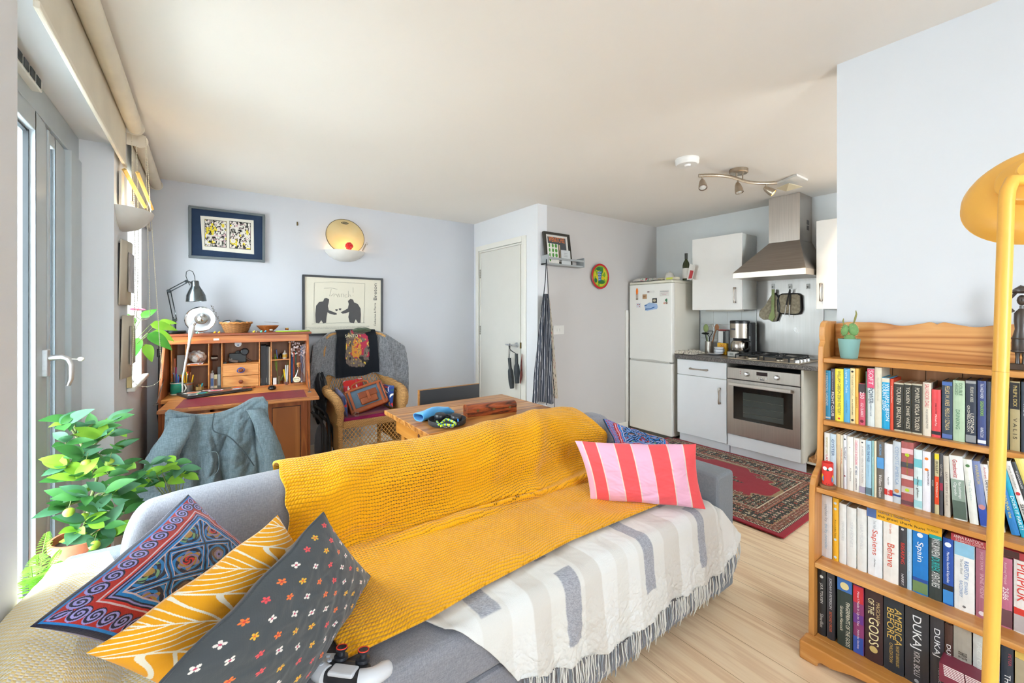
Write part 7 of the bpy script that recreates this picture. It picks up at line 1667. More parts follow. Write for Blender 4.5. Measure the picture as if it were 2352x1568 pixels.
def tee():
    P=drape(-.60,.68,lambda u:.745+.03*smoothstep(.2,.6,u),.036,50,.004);n,m=P.shape[:2]
    a=np.linspace(0,1,n)[:,None]*np.ones((1,m));s=np.linspace(0,1,m)[None]*np.ones((n,1));u=(a-.52)/.29;v=(s-.56)/.30
    c=np.broadcast_to(hexl('15181e'),(n,m,3)).copy();q=np.abs(u)**3+np.abs(v)**3;nz=gn(a,s,34,3);n2=gn(a,s,14,9)
    mk=(q<1+.12*nz);c[mk]=hexl('6a5c56');c[mk&(nz>.2)]=hexl('7d6e62');c[mk&(n2>.25)&(v<.5)]=hexl('a8344a');c[mk&(np.hypot(u*1.3+.1*n2,v*.9)<.55)&(nz>-.15)]=hexl('c98a3c');c[mk&(n2<-.55)]=hexl('33302f');c[mk&(nz<-.6)]=hexl('d9b84c')
    return P,c
P,c=tee();ts_=thing('t_shirt','black t-shirt with a colourful print hanging over the wicker chair back','t-shirt',(1.14,4.05,.75));grid('shirt',P,fabric('black_jersey','000000',400,.9,.3,vcol=True,sheen=.1),c,parent=ts_,thick=.003,offset=1)
pz=at(812,773,Y=4.02);text('SANTO',(pz.x-.005,4.068,1.125),(1,0,0),(0,.15,1),.115,.028,M('ink_d8d2b0','d8d2b0',.6),ts_)
q=at(830,768,Y=4.05);tagit(crumple((q.x+.015,4.085,1.178),(.085,.05,.022),7,fabric('olive_cap','46523c',300),'beret','olive green cloth cap lying on top of the wicker chair back','cap'),None)
# folded black frame and bag between desk and chair
bkp=thing('folding_trolley','folded black tubular frame and grey bag leaning between the bureau and the wicker chair','trolley',(.80,3.75,0))
for k,(px0,py0,px1,py1) in enumerate(((715,945,742,1020),(722,930,757,1000),(733,950,768,1035))):
    a=at(px0,py0,Y=3.72+.04*k);b=at(px1,py1,Y=3.70+.04*k);m_=(a+b)/2+Vector((.035,0,.04));MB().tube(smoothp([a,m_,b,Vector((b.x,b.y,.02))],8),.011,8).build('tube_frame',blk,bkp)
a=at(738,1040,Y=3.80);MB().ell((a.x,3.80,.22),(.055,.05,.20),18).build('grey_bag',fabric('grey_nylon','4c4a4c',300),bkp)
tagit(crumple((.80,3.93,.60),(.055,.06,.21),9,fabric('black_fur','17171a',120,1,.9,sheen=.4),'black_scarf','black woolly scarf hanging between the bureau and the wicker chair','scarf',34))
# ================================================================ framed pictures
def frame(name,label,Xa,Xb,za,zb,Y,w,d,fm,matm,cat='picture',group=None):
    t=thing(name,label,cat,((Xa+Xb)/2,Y,(za+zb)/2),group)
    MB().box(Xa,Y-d,za,Xb,Y-.001,za+w).box(Xa,Y-d,zb-w,Xb,Y-.001,zb).box(Xa,Y-d,za+w,Xa+w,Y-.001,zb-w).box(Xb-w,Y-d,za+w,Xb,Y-.001,zb-w).build('frame',fm,t,bevel=.002)
    MB().box(Xa+w,Y-d*.6,za+w,Xb-w,Y-.002,zb-w).build('mat',matm,t)
    return t,Y-d*.6
a,b=at(433,471,Y=YP),at(608,606,Y=YP)
t,yy=frame('framed_print','grey framed pair of comic style prints on a dark blue mat over the bureau',a.x,b.x,b.z+.012,a.z-.006,YP,.020,.028,M('grey_frame','5c6468',.45),fabric('navy_mat','27364f',260,.9,.35,big=.15))
def pw(px,py,y):return at(px,py,Y=y)
P_=[pw(460,495,yy-.002),pw(582.5,506,yy-.002),pw(583.5,584,yy-.002),pw(465,573,yy-.002)]
MB().hexa([P_[3],P_[2],P_[2]+Vector((0,.0015,0)),P_[3]+Vector((0,.0015,0)),P_[0],P_[1],P_[1]+Vector((0,.0015,0)),P_[0]+Vector((0,.0015,0))]).build('paper_sheet',M('cream_sheet','d8d3c8',.7),t)
def comic(px0,py0,px1,py1,seed,nm):
    n=130;u=np.linspace(0,1,n)[:,None]*np.ones((1,n));v=np.linspace(0,1,n)[None]*np.ones((n,1));A,B_=pw(px0,py1,yy-.003),pw(px1,py0,yy-.003)
    P=np.stack([A.x+(B_.x-A.x)*u,np.full_like(u,yy-.003),A.z+(B_.z-A.z)*v],-1);c=np.broadcast_to(hexl('d9d5cc'),P.shape).copy()
    q=gn(u,v,17,seed)+.5*gn(u,v,40,seed+5);q2=gn(u,v,6,seed+1);q3=gn(u,v,48,seed+2)
    c[(q>.10)&(q3>-.5)]=hexl('22211f');c[(np.abs(q2)<.05)]=hexl('c9a0a8');c[(q2>.5)&(q<.3)]=hexl('d9c22c');c[(q2<-.5)&(q3>-.2)]=hexl('1d1c1c');c[(q3<-.7)]=hexl('d9d5cc')
    e=np.minimum(np.minimum(u,1-u),np.minimum(v,1-v));c[e<.02]=hexl('3a3836')
    grid(nm,P,fabric('print_ink','ffffff',900,.7,.05,vcol=True,sheen=0),c,parent=t)
comic(470,508,520.5,565,3,'print');comic(527,512,576,570,13,'print')
# poster of two toasting figures
Yq=YP;a,b=at(694,629,Y=Yq),at(878,765,Y=Yq)
pz=M('poster_paper','d9d3c2',.6,var=.01)
t,yy2=frame('framed_poster','black framed cream poster of two dark figures toasting, leaning behind the bureau',a.x,b.x,b.z-.004,a.z-.006,Yq,.019,.024,M('black_frame','2c2e31',.4),pz)
ys_=yy2-.0006
sil=M('silhouette_grey','4d4b4c',.7)
def poly(pts,nm,mat,th=.0008):MB().prism([(at(x,y,Y=ys_).x,at(x,y,Y=ys_).z) for x,y in pts],(0,ys_,0),(1,0,0),(0,0,1),(0,-th,0)).build(nm,mat,t)
poly([(745,685),(750,684),(756,687),(755,695),(753,702),(755,712),(763,715),(773,719),(774,722),(768,723),(757,720),(752,717),(750,728),(749,741),(742,742),(738,735),(733,742),(725,741),(724,722),(726,702),(733,693),(742,692)],'left_figure',sil)
poly([(805,686),(811,688),(813,694),(822,698),(828,708),(829,722),(828,741),(822,741),(817,733),(813,742),(803,740),(800,728),(802,716),(795,719),(787,720),(782,717),(790,713),(799,708),(801,698),(799,691)],'right_figure',sil)
for (x,y) in ((773,712),(781,710)):poly([(x-3,y-2),(x+3,y-2),(x+2.5,y+1),(x,y+2.5),(x-2.5,y+1)],'wine_glass',sil);
mb=MB()
def line(l,r=.0011):mb.tube([Vector((at(x,y,Y=ys_).x,ys_-.0004,at(x,y,Y=ys_).z)) for x,y in l],r,4)
line([(722,741),(721,700),(722,649),(760,647),(838,651),(837,700),(835,741)]);line([(716,744),(776,741),(838,741)])
line([(744,662),(760,661),(775,664)]);line([(761,663),(757,680)]);line([(760,680),(766,674),(767,681),(770,675),(773,676),(775,682),(778,674),(780,682)]);line([(784,682),(784,675),(789,675),(790,682)]);line([(796,676),(792,678),(793,683),(798,682)]);line([(800,668),(800,682),(804,676),(806,682)]);line([(811,660),(811,672)]);line([(811,678),(811,679)])
mb.build('pen_drawing',M('pen_line','6a665e',.7),t)
ink=M('ink_3a3a3c','3a3a3c',.6)
q=at(862,670,Y=ys_);text('Breton',(q.x,ys_-.0008,q.z),(0,0,1),(-1,0,0),.172,.034,ink,t,'lettering');q=at(861.5,722,Y=ys_);text('Catherine & Pierre',(q.x,ys_-.0008,q.z),(0,0,1),(-1,0,0),.235,.022,ink,t,'lettering')
for k,y in enumerate((750.5,753.5)):
    q=at(777,y,Y=ys_);text('Les Dimanches sont en famille au domaine du Clos Saint Pierre de la Croix Blanche 2008',(q.x,ys_-.0008,q.z),(1,0,0),(0,0,1),.60-.08*k,.008,M('ink_8a867c','8a867c',.6),t,'lettering')

# ================================================================ wall uplighters
def uplighter(cx,cy,cz,wallx,label,hang):
    t=thing('wall_uplighter',label,'wall light',(cx,cy,cz),'plaster wall uplighters');pl=M('white_plaster','d8d5d0',.6)
    prof_=[(.001,-.105),(.05,-.103),(.10,-.088),(.15,-.058),(.182,-.022),(.192,.0),(.186,.0),(.176,-.020),(.145,-.054),(.095,-.082),(.05,-.096),(.001,-.098)]
    if wallx:MB().lathe(prof_,(cx,cy,cz),32,a0=-math.pi/2,a1=math.pi/2,sx=.72).build('bowl',pl,t)
    else:MB().lathe(prof_,(cx,cy,cz),32,a0=math.pi,a1=2*math.pi,sy=.72).build('bowl',pl,t)
    off=Vector((.06,0,-.015)) if wallx else Vector((0,-.06,-.015));MB().ell(Vector((cx,cy,cz))+off+Vector((0,0,-.03)),(.018,.018,.03),12).build('bulb',M('warm_bulb','ffdca0',.5,emit='ffdca0',es=4),t)
    light('uplighter_lamp','POINT',Vector((cx,cy,cz))+off+Vector((0,0,.03)),1.1,(1,.78,.50),size=.03)
a=at(792,575,Y=YP);zu=at(745,572,Y=YP).z
uplighter((at(744,572,Y=YP).x+at(838,575,Y=YP).x)/2,YP-.0005,zu-.004,False,'half bowl plaster uplighter on the back wall holding a drum skin',None)
uplighter(XW+.0005,3.09,at(262,462,X=XW).z-.01,True,'half bowl plaster uplighter on the window wall behind the blind chains',None)
# drum skin, pompom, spring
dc_=at(793.5,543,Y=YP-.055);rd=.178
dm,nt,b_=_nt('drum_skin_film');b_.inputs['Base Color'].default_value=L4('e4cf98');b_.inputs['Roughness'].default_value=.5;b_.inputs['Transmission Weight'].default_value=0
r_=nd(nt,'ShaderNodeTexNoise',{'Vector':coord(nt),'Scale':7,'Detail':3}).outputs[0];nt.links.new(ramp(nt,r_,[(.4,'f0e4bc'),(.7,'e6cf96')]),b_.inputs['Base Color'])
tr=nd(nt,'ShaderNodeBsdfTranslucent',{0:L4('f6e6bc')});mx=nd(nt,'ShaderNodeMixShader',{0:.5,1:b_.outputs[0],2:tr.outputs[0]});nt.links.new(mx.outputs[0],nt.nodes['Material Output'].inputs[0])
Rd=RZ(math.radians(90-14),'X');t=thing('drum_skin','round cream drum skin standing in the wall uplighter','drum skin',tuple(dc_))
MB().lathe([(.001,0),(rd,0),(rd,.0012),(.001,.0012)],dc_,56,R=Rd).build('skin',dm,t);MB().lathe([(rd,-.004),(rd+.004,-.004),(rd+.004,.004),(rd,.004)],dc_,56,R=Rd).build('hoop',M('hoop_grey','6a6154',.4,.4),t)
q=at(791,513,Y=YP-.085);MB().lathe([(.001,0),(.034,0),(.034,.0008),(.001,.0008)],(q.x,YP-.104,q.z),24,R=Rd,sy=.38).build('badge',M('badge_black','3c3a34',.5),t);text('EVANS',(q.x,YP-.1075,q.z),(1,0,0),(0,.2,1),.048,.012,M('ink_e6d29a','e6d29a',.5),t)
q=at(802,565,Y=YP-.10);mb=MB();rr=random.Random(3)
for k in range(60):a_=rr.uniform(0,6.28);c_=math.acos(rr.uniform(-1,1));mb.ell(q+Vector((math.sin(c_)*math.cos(a_),math.sin(c_)*math.sin(a_),math.cos(c_)))*.026,.013,7)
tagit(mb.build('pompom',M('red_wool','d3201f',.95,sheen=.5)),'fluffy red pompom sitting in the back wall uplighter','pompom')
mb=MB();a0_=at(833,576,Y=YP-.09);a1_=at(841,560,Y=YP-.09)
mb.tube([a0_.lerp(a1_,k/60)+Vector((.008*math.cos(k*.9),.008*math.sin(k*.9),0)) for k in range(61)],.0015,4).tube([a1_,at(842,556,Y=YP-.09),at(845,558,Y=YP-.09),at(843,563,Y=YP-.09)],.0014,5)
tagit(mb.build('wire_spring',M('dark_spring','5a4a34',.4,.8)),'small dark wire spring hooked on the right edge of the drum skin','spring')
a,b=at(270,408,X=XW+.10),at(330,462,X=XW+.07)
ws=thing('stretcher_frame','pale wooden picture stretcher leaning in the window wall uplighter','frame',tuple(a))
yw=wood('pale_yellow_wood','e2c684','d2b06a','Y',1,.5,2);c1_,c2_=Vector((-.352,3.01,2.10)),Vector((-.29,3.24,1.955))
dv=(c2_-c1_);MB().tube([c1_,c2_],.011,4).build('slat',yw,ws);MB().tube([c1_+Vector((.05,.02,0)),c2_+Vector((.03,.04,0))],.009,4).build('slat',yw,ws)
MB().box(-.368,2.97,1.90,-.358,3.06,2.08).build('paper_sheet',M('cream_sheet','d8d3c8',.7),ws)

# ================================================================ roller blinds with bead chains
bl_=fabric('cream_blind','dcd4c4',700,.9,.1,sheen=0);blm=M('blind_tube','e0d8c8',.6)
def blind(y0,y1,zb,label,xt=-.318,zt=2.362):
    t=thing('roller_blind',label,'blind',(xt,(y0+y1)/2,zt),'cream roller blinds over the windows')
    MB().cyl((xt,y0,zt),(xt,y1,zt),.036,n=28).build('roller',blm,t)
    xf=xt-.036;MB().box(xf-.0006,y0+.02,zb+.01,xf+.0006,y1-.02,zt).build('fabric',bl_,t)
    MB().box(xf-.008,y0+.02,zb-.010,xf+.006,y1-.02,zb+.012).build('bottom_bar',blm,t,bevel=.004)
    for y in (y0-.004,y1+.001):MB().lathe([(.001,0),(.041,0),(.041,.004),(.001,.004)],(xt,y+.0035,zt),24,R=RZ(math.pi/2)).build('end_cap',blm,t)
    MB().box(XW+.0005,y1+.001,zt-.035,xt,y1+.004,zt+.035).box(XW+.0005,y0-.004,zt-.035,xt,y0-.001,zt+.035).build('bracket',blm,t)
    return t,xf
zb1=at(285,375,X=-.354).z;b1,_=blind(1.58,3.10,zb1,'cream roller blind rolled up over the balcony door')
b2,_=blind(3.285,4.325,1.985,'cream roller blind over the tall window beyond the door',zt=2.350)
def chain(y,x0,x1,ztop,zbot,w,label,nb,yw=0):
    t=thing('bead_chain',label,'chain',(x0,y,zbot),'looped bead chains of the blinds');L=ztop-zbot;pts=[(x0,ztop)];mb=MB();xs=[]
    n=60
    for k in range(n+1):u=k/n;xs.append(Vector((x0+(w*.12)*math.sin(u*3),y-yw*u,ztop-(L-w/2)*u)))
    for k in range(1,12):a_=math.pi*k/12;xs.append(Vector((x0+w/2-w/2*math.cos(a_),y-yw,zbot+w/2-w/2*math.sin(a_))))
    for k in range(n+1):u=1-k/n;xs.append(Vector((x1+(x0+w-x1)*u,y-yw*u,ztop-(L-w/2)*u)))
    mb.tube(xs,.0012,5,caps=True);acc=0;last=xs[0]
    for i in range(len(xs)-1):
        seg=(xs[i+1]-xs[i]).length;k=max(1,int(seg/.0105))
        for j in range(k):mb.ell(xs[i].lerp(xs[i+1],j/k),.0031,5)
    mb.build('beads',M('cream_beads','dcd4c0',.5),t)
chain(3.112,-.335,-.275,2.33,at(300,912,X=-.30).z,.13,'longest cream bead chain loop hanging beside the photo frames',1)
chain(3.28,-.330,-.290,2.32,at(325,735,X=-.30).z,.06,'shorter cream bead chain loop hanging by the tall window',1)

# ================================================================ card photo frames on the window wall
for (px0,py0,px1,py1,lb) in ((270,543,298,699,'upper cream card photo mount on the window wall'),(274,724,297,876,'lower cream card photo mount on the window wall')):
    A=at(px0,py0,X=XW);B_=at(px1,(py0+py1)/2,X=XW+.02);z0,z1=at(px0,py1,X=XW+.01).z,at(px0,py0,X=XW+.01).z;t=thing('photo_mount',lb,'picture',(XW,A.y,z0),'card photo mounts on the window wall')
    y0,y1=A.y,A.y+.30;n=20;P=np.zeros((n,2,3))
    for i in range(n):
        u=i/(n-1)
        for j in range(2):P[i,j]=(XW+.004+.026*math.sin(u*math.pi*.9)+.008*j,y0+(y1-y0)*u,z0+(z1-z0)*j)
    grid('card',P,M('cream_card','cfc5b4',.8),parent=t,thick=.003)
    yb_,ye_=y0+.08,y1-.06;MB().box(XW+.033,yb_,z0+.07,XW+.040,ye_,z1-.06).build('photograph',M('photo_print','9a8f88',.4,var=.35,vs=14),t)
    MB().box(XW+.001,y0+.02,z0+.01,XW+.010,y1-.03,z1-.02).build('dark_backing',M('dark_backing','3c332c',.8),t)
# ================================================================ ledge with prints, plate, aprons
lx0,lx1=2.645,3.145;lz=at(1244,606,Y=3.07).z;gl=M('grey_shelf_paint','9a9ea0',.5)
sh=thing('picture_ledge','small grey wooden picture ledge on the alcove wall','shelf',(2.9,3.1,lz))
MB().box(lx0,3.055,lz,lx1,3.149,lz+.016).build('ledge_board',gl,sh,bevel=.002)
for x in (lx0,lx1-.016):MB().box(x,3.045,lz+.0005,x+.016,3.149,lz+.095).build('end_panel',gl,sh,bevel=.002)
MB().box(lx0+.0165,3.045,lz+.052,lx1-.0165,3.056,lz+.072).build('front_rail',gl,sh,bevel=.002)
def lean(nm,lb,px0,px1,pyt,yb,yt,parts,cat='picture'):
    A=at(px0,600,Y=yb);B_=at(px1,600,Y=yb);z0=lz+.0165;z1=at(px0,pyt,Y=yt).z;t=thing(nm,lb,cat,((A.x+B_.x)/2,yb,z0))
    ex=Vector((B_.x-A.x,0,0));ez=Vector((0,yt-yb,z1-z0));N=ex.cross(ez).normalized();
    def slab(u0,v0,u1,v1,d0,d1,nm_,mat,bev=0):
        q=[Vector((A.x,yb,z0))+ex*u+ez*v for u,v in ((u0,v0),(u1,v0),(u1,v1),(u0,v1))];return MB().hexa([p+N*d0 for p in q]+[p+N*d1 for p in q]).build(nm_,mat,t,bevel=bev)
    return t,slab,(Vector((A.x,yb,z0)),ex,ez,N)
t,sl,(O,ex,ez,N)=lean('framed_print','black framed "wenatchee" print leaning on the grey ledge',1252,1311,533,3.09,3.135,None)
bf=M('dark_oak_frame','2e2b24',.4)
for r_ in ((0,0,.07,1),(.93,0,1,1),(.07,.93,.93,1),(.07,0,.93,.06)):sl(*r_,0,.026,'frame',bf)
sl(.07,.06,.93,.93,.006,.012,'mat',M('mat_white','d2cfca',.7));sl(.15,.12,.85,.86,.0122,.013,'print_ground',M('print_slate','46484c',.6))
text('WENATCHEE',O+ex*.5+ez*.77+N*.0135,ex,ez,ex.length*.62,.05,M('ink_e0762a','e0762a',.6),t,'lettering')
sl(.56,.15,.60,.62,.0131,.0136,'tepee_line',M('print_cream','cbb89a',.6));sl(.40,.12,.54,.60,.0131,.0136,'print_figure',M('print_rust','8a6a4a',.6));sl(.10,.12,.3,.5,.0131,.0136,'print_patch',M('print_orange','b85a2a',.6))
t,sl,(O,ex,ez,N)=lean('tree_card','white card of small green trees on the grey ledge',1259,1284,558,3.066,3.084,None,'card')
sl(0,0,1,1,0,.002,'card',M('card_white','d9d6d0',.7));mb=MB()
for k in range(10):
    c=O+ex*(.2+.3*(k % 3))+ez*(.90-.24*(k//3))+N*.0024;mb.prism([(.016*math.cos(a_)*(.6+.4*((k*7)% 3)/2),.020*math.sin(a_)) for a_ in np.linspace(0,6.28,10,endpoint=False)],c,ex.normalized(),ez.normalized(),N*.0006)
mb.build('tree_print',M('tree_green','4c8f3a',.6),t)
t,sl,(O,ex,ez,N)=lean('note_card','pale grey written card at the right of the grey ledge',1290,1311,574,3.062,3.075,None,'card')
sl(0,0,1,1,0,.002,'card',M('card_grey','c2c6c8',.7))
for v in (.78,.66,.54):sl(.3,v,.68,v+.02,.002,.0026,'line',M('ink_6a','7a7c7c',.6))
sl(.4,.28,.62,.38,.002,.0026,'green_logo',M('logo_green','4c8a7a',.6))
# plate
pc=at(1378,634.5,Y=YK-.02);rx_=(at(1398,634,Y=YK-.02).x-at(1359.5,634,Y=YK-.02).x)/2
t=thing('wall_plate','green and yellow painted plate with blue grapes and a red rim on the wall','plate',tuple(pc));n=120
r_=np.linspace(.001,1,40)[None]*np.ones((n,1));a_=np.linspace(0,2*np.pi,n)[:,None]*np.ones((1,40));u=r_*np.cos(a_);v=r_*np.sin(a_)
P=np.stack([pc.x+u*rx_,YK-.012-.014*smoothstep(.6,1,r_),pc.z+v*rx_],-1);c=np.broadcast_to(hexl('c2b82c'),P.shape).copy();q=gn((u+1)/2,(v+1)/2,9,4);c[q>.2]=hexl('6f9a2e');c[q<-.5]=hexl('d9a02a')
for (x,y,w_,h_,cc) in ((-.15,.62,.35,.16,'2f6a3c'),(.2,.5,.2,.3,'3a7a3c'),(-.5,-.35,.2,.2,'2f6a3c'),(.2,-.45,.4,.18,'356f38')):c[((u-x)/w_)**2+((v-y)/h_)**2<1]=hexl(cc)
for k in range(16):x,y=-.02+.11*((k % 4)-1.5)*(1-k//4*.15),.30-.2*(k//4)+.04*(k % 2);c[(u-x)**2+(v-y)**2<.0075]=hexl('3a5c9a');c[(u-x+.02)**2+(v-y-.02)**2<.0012]=hexl('b9c9dc')
c[(r_>.80)&(r_<.9)]=hexl('7fa02e');c[r_>.89]=hexl('b8242c')
grid('dish',P,fabric('glazed_paint','fff',50,.2,0,vcol=True,sheen=0),c,parent=t,thick=.006,offset=-1)
MB().tube([(pc.x+rx_*math.cos(a),YK-.027,pc.z+rx_*math.sin(a)) for a in np.linspace(0,6.283,60,endpoint=False)],.004,8,closed=True).build('rim',M('plate_red','b8242c',.25),t)
# aprons
def apron(tl,name,label,xc,zt,zb,w0,w1,y,colf,seed,amp,mat,n=120):
    u=np.linspace(0,1,n)[:,None]*np.ones((1,n));v=np.linspace(0,1,n)[None]*np.ones((n,1));w=w0+(w1-w0)*v**.75;cx=xc[0]+(xc[1]-xc[0])*v
    x=cx+(u-.5)*w;z=zt+(zb-zt)*v+.02*np.sin(u*5)*v;yy_=y-.018-amp*(1-v*.3)*np.sin(u*19+seed+2*v)-amp*.4*vnoise(u*7,v*4,seed)
    t=thing(name,label,'apron',(xc[0],y,zb));grid('apron_cloth',np.stack([x,np.minimum(yy_,YK-.008),z],-1),mat,colf(u,v),parent=t,thick=.002);return t
def strp(u,v):
    c=np.broadcast_to(hexl('3b404b'),u.shape+(3,)).copy();q=(u*15+2.5*np.abs(u-.55)*(1-v))%1;c[q<.16]=hexl('c9c9cc');return c
def prn(u,v):
    c=np.broadcast_to(hexl('c2b8a6'),u.shape+(3,)).copy();q=vnoise(u*14,v*24,6);c[q>.45]=hexl('4a4844');c[(q<-.6)]=hexl('a8485c');return c
hx_,hz_=at(1252,602,Y=3.05).x,at(1252,600,Y=3.05).z;zt_ap=at(1250,675,Y=3.06).z;zbb=at(1248,925,Y=3.05).z
t=apron(None,'striped_apron','dark apron with white pinstripes hanging from the grey ledge',(hx_-.005,at(1246,900,Y=3.05).x),zt_ap,zbb,.05,.27,3.05,strp,3,.016,fabric('apron_stripe','fff',400,.9,.4,vcol=True))
mb=MB();mb.tube(smoothp([Vector((hx_-.028,3.035,zt_ap)),Vector((hx_-.012,3.03,(zt_ap+hz_)/2)),Vector((hx_,3.03,hz_+.02)),Vector((hx_+.014,3.03,(zt_ap+hz_)/2)),Vector((hx_+.03,3.035,zt_ap))],5),.006,6,flat=.4);mb.build('neck_loop',M('apron_tape','2f333b',.9),t)
t=apron(None,'printed_apron','cream printed apron hanging behind the striped apron',(hx_+.05,at(1264,900,Y=3.10).x),zt_ap-.01,zbb+.03,.06,.20,3.11,prn,8,.010,fabric('apron_print','fff',400,.9,.4,vcol=True),90)
mb=MB();mb.tube(smoothp([at(1268,800,Y=3.09),at(1269,850,Y=3.08),at(1273,900,Y=3.08),at(1274,935,Y=3.08)],5),.004,5,flat=.5).tube([at(1254,900,Y=3.05),at(1255,930,Y=3.05)],.004,5).build('waist_tie',M('apron_tape','2f333b',.9),t)
# umbrellas on the door handle
hb=Vector((XD-.046,dY0+.11+.045,hz+.009));ub=M('umbrella_black','34383c',.7,var=.15,vs=20,bump=.2,bs=60)
for k,(p0,p1,r0,lb) in enumerate(((( 1170,822),(1176,892),.030,'left folded black umbrella hanging from the door handle'),((1186,812),(1188,880),.032,'right folded black umbrella hanging from the door handle'))):
    A,B_=at(*p0,X=XD-.05-.045*k),at(*p1,X=XD-.05-.045*k);t=thing('folded_umbrella',lb,'umbrella',tuple(A),'umbrellas on the door handle')
    MB().cyl(A,A.lerp(B_,.34),.017,n=14).build('handle',M('umbrella_grip','26292c',.4),t)
    MB().tube([A.lerp(B_,.34),A.lerp(B_,.42),A.lerp(B_,.65),A.lerp(B_,.8),B_],[.018,.027,r0,.025 if k else .029,.020],10).build('canopy',ub,t)
    MB().tube(smoothp([A,hb+Vector((0,0,-.06)),hb+Vector((0,.004*k,.004)),hb+Vector((-.012,0,-.04)),A+Vector((0,.01,.0))],4),.003,5).build('wrist_strap',ub,t)
q=at(1199,850,X=XD-.03);t=thing('hanging_scarf','narrow red and black cloth strip hanging at the door edge','cloth',tuple(q))
MB().tube([at(1199,812,X=XD-.03),at(1197,840,X=XD-.03),at(1197,862,X=XD-.03),at(1195,880,X=XD-.03)],[.003,.012,.018,.010],6,flat=.4).build('strip',M('red_black_cloth','8a4a44',.9,var=.6,vs=30),t)

# ================================================================ ceiling fittings
q=at(1578,380,Z=HC-.012);wpl=M('white_ceiling_plastic','e3e1de',.4);rdt=(at(1604,372,Z=HC-.01)-at(1552,372,Z=HC-.01)).length/2
t=thing('smoke_detector','round white smoke alarm on the kitchen ceiling','smoke alarm',(q.x,q.y,HC));qz=at(1578,366,Z=HC-.002)
MB().lathe([(.001,0),(rdt*.98,0),(rdt,-.010),(rdt*.97,-.013),(rdt*.97,-.030),(rdt*.86,-.042),(.001,-.044)],(qz.x,qz.y,HC-.0005),40).build('body',wpl,t);MB().lathe([(.001,-.044),(.022,-.044),(.018,-.056),(.001,-.058)],(qz.x-.01,qz.y-.01,HC),24).build('sensor_dome',wpl,t)
zt2=2.335;A,B_=at(1603,404,Z=zt2),at(1786,419,Z=zt2);nkl=brushed('satin_nickel','b3a696','Z',.3,60,.06)
tk=thing('spotlight_bar','wavy nickel ceiling light bar with three spotlights, right one lit','ceiling light',tuple((A+B_)/2));d=B_-A;pr_=Vector((-d.y,d.x,0)).normalized()
bar=[A+d*u+pr_*(.045*math.sin((u-.5)*2*math.pi*.95))*(1 if True else 0) for u in np.linspace(0,1,30)];MB().tube(bar,.0085,10,flat=1.5).build('bar',nkl,tk)
cc_=A+d*.5;MB().lathe([(.001,0),(.062,0),(.062,-.022),(.056,-.028),(.001,-.028)],(cc_.x,cc_.y,HC-.0005),36,sx=1.15).build('ceiling_rose',nkl,tk)
for u in (.47,.55):q=A+d*u;MB().cyl((q.x,q.y,HC-.028),(q.x,q.y,zt2),.005,n=8).build('stem',nkl,tk)
for u,aim,lit in ((.06,(-.45,-.35,-1),0),(.5,(-.1,-.25,-1),0),(.93,(.25,-.62,-.55),1)):
    q=bar[int(u*29)];ax_=Vector(aim).normalized();h0=q+Vector((0,0,-.045));MB().cyl(q,h0+Vector((0,0,.012)),.006,n=10).build('stem',nkl,tk);zq_=-ax_;xq_=zq_.orthogonal().normalized();Rq=Matrix((xq_,zq_.cross(xq_),zq_)).transposed()
    hd=MB().lathe([(.001,.022),(.010,.020),(.020,0),(.027,-.035),(.029,-.062),(.026,-.062),(.022,-.03),(.001,-.01)],h0,24,R=Rq).build('spot_head',nkl,tk)
    MB().lathe([(.001,-.050),(.0245,-.052),(.0245,-.056),(.001,-.060)],h0,20,R=Rq).build('lamp_face',M('lit_lamp','ffd890',.4,emit='ffc46a',es=22) if lit else M('unlit_lamp','cfcfcb',.3),hd)
    if lit:light('spotlight_lamp','SPOT',h0+ax_*.07,60,(1,.8,.55),Vector(aim).to_track_quat('-Z','Y').to_euler(),.02,spot=math.radians(110),blend=.9)
for (x,y,e) in ((2.72,1.78,1.6),(3.75,1.05,2.2)):pass
vt=thing('ceiling_vent','white square ceiling vent with its cover hanging open','vent',(3.72,1.35,HC));V0=[at(1778,420,Z=HC),at(1830,398,Z=HC),at(1856,410,Z=HC),at(1805,430,Z=HC)]
MB().hexa([p+Vector((0,0,-.018)) for p in V0]+[p+Vector((0,0,-.0005)) for p in V0]).build('vent_plate',wpl,vt,bevel=.003);V1=[at(1783,432,Z=HC-.05),at(1812,420,Z=HC-.045),at(1843,428,Z=HC-.05),at(1806,438,Z=HC-.075)]
MB().hexa([p+Vector((0,0,-.005)) for p in V1]+V1).build('hanging_cover',M('cream_cover','cfc4a8',.5),vt)
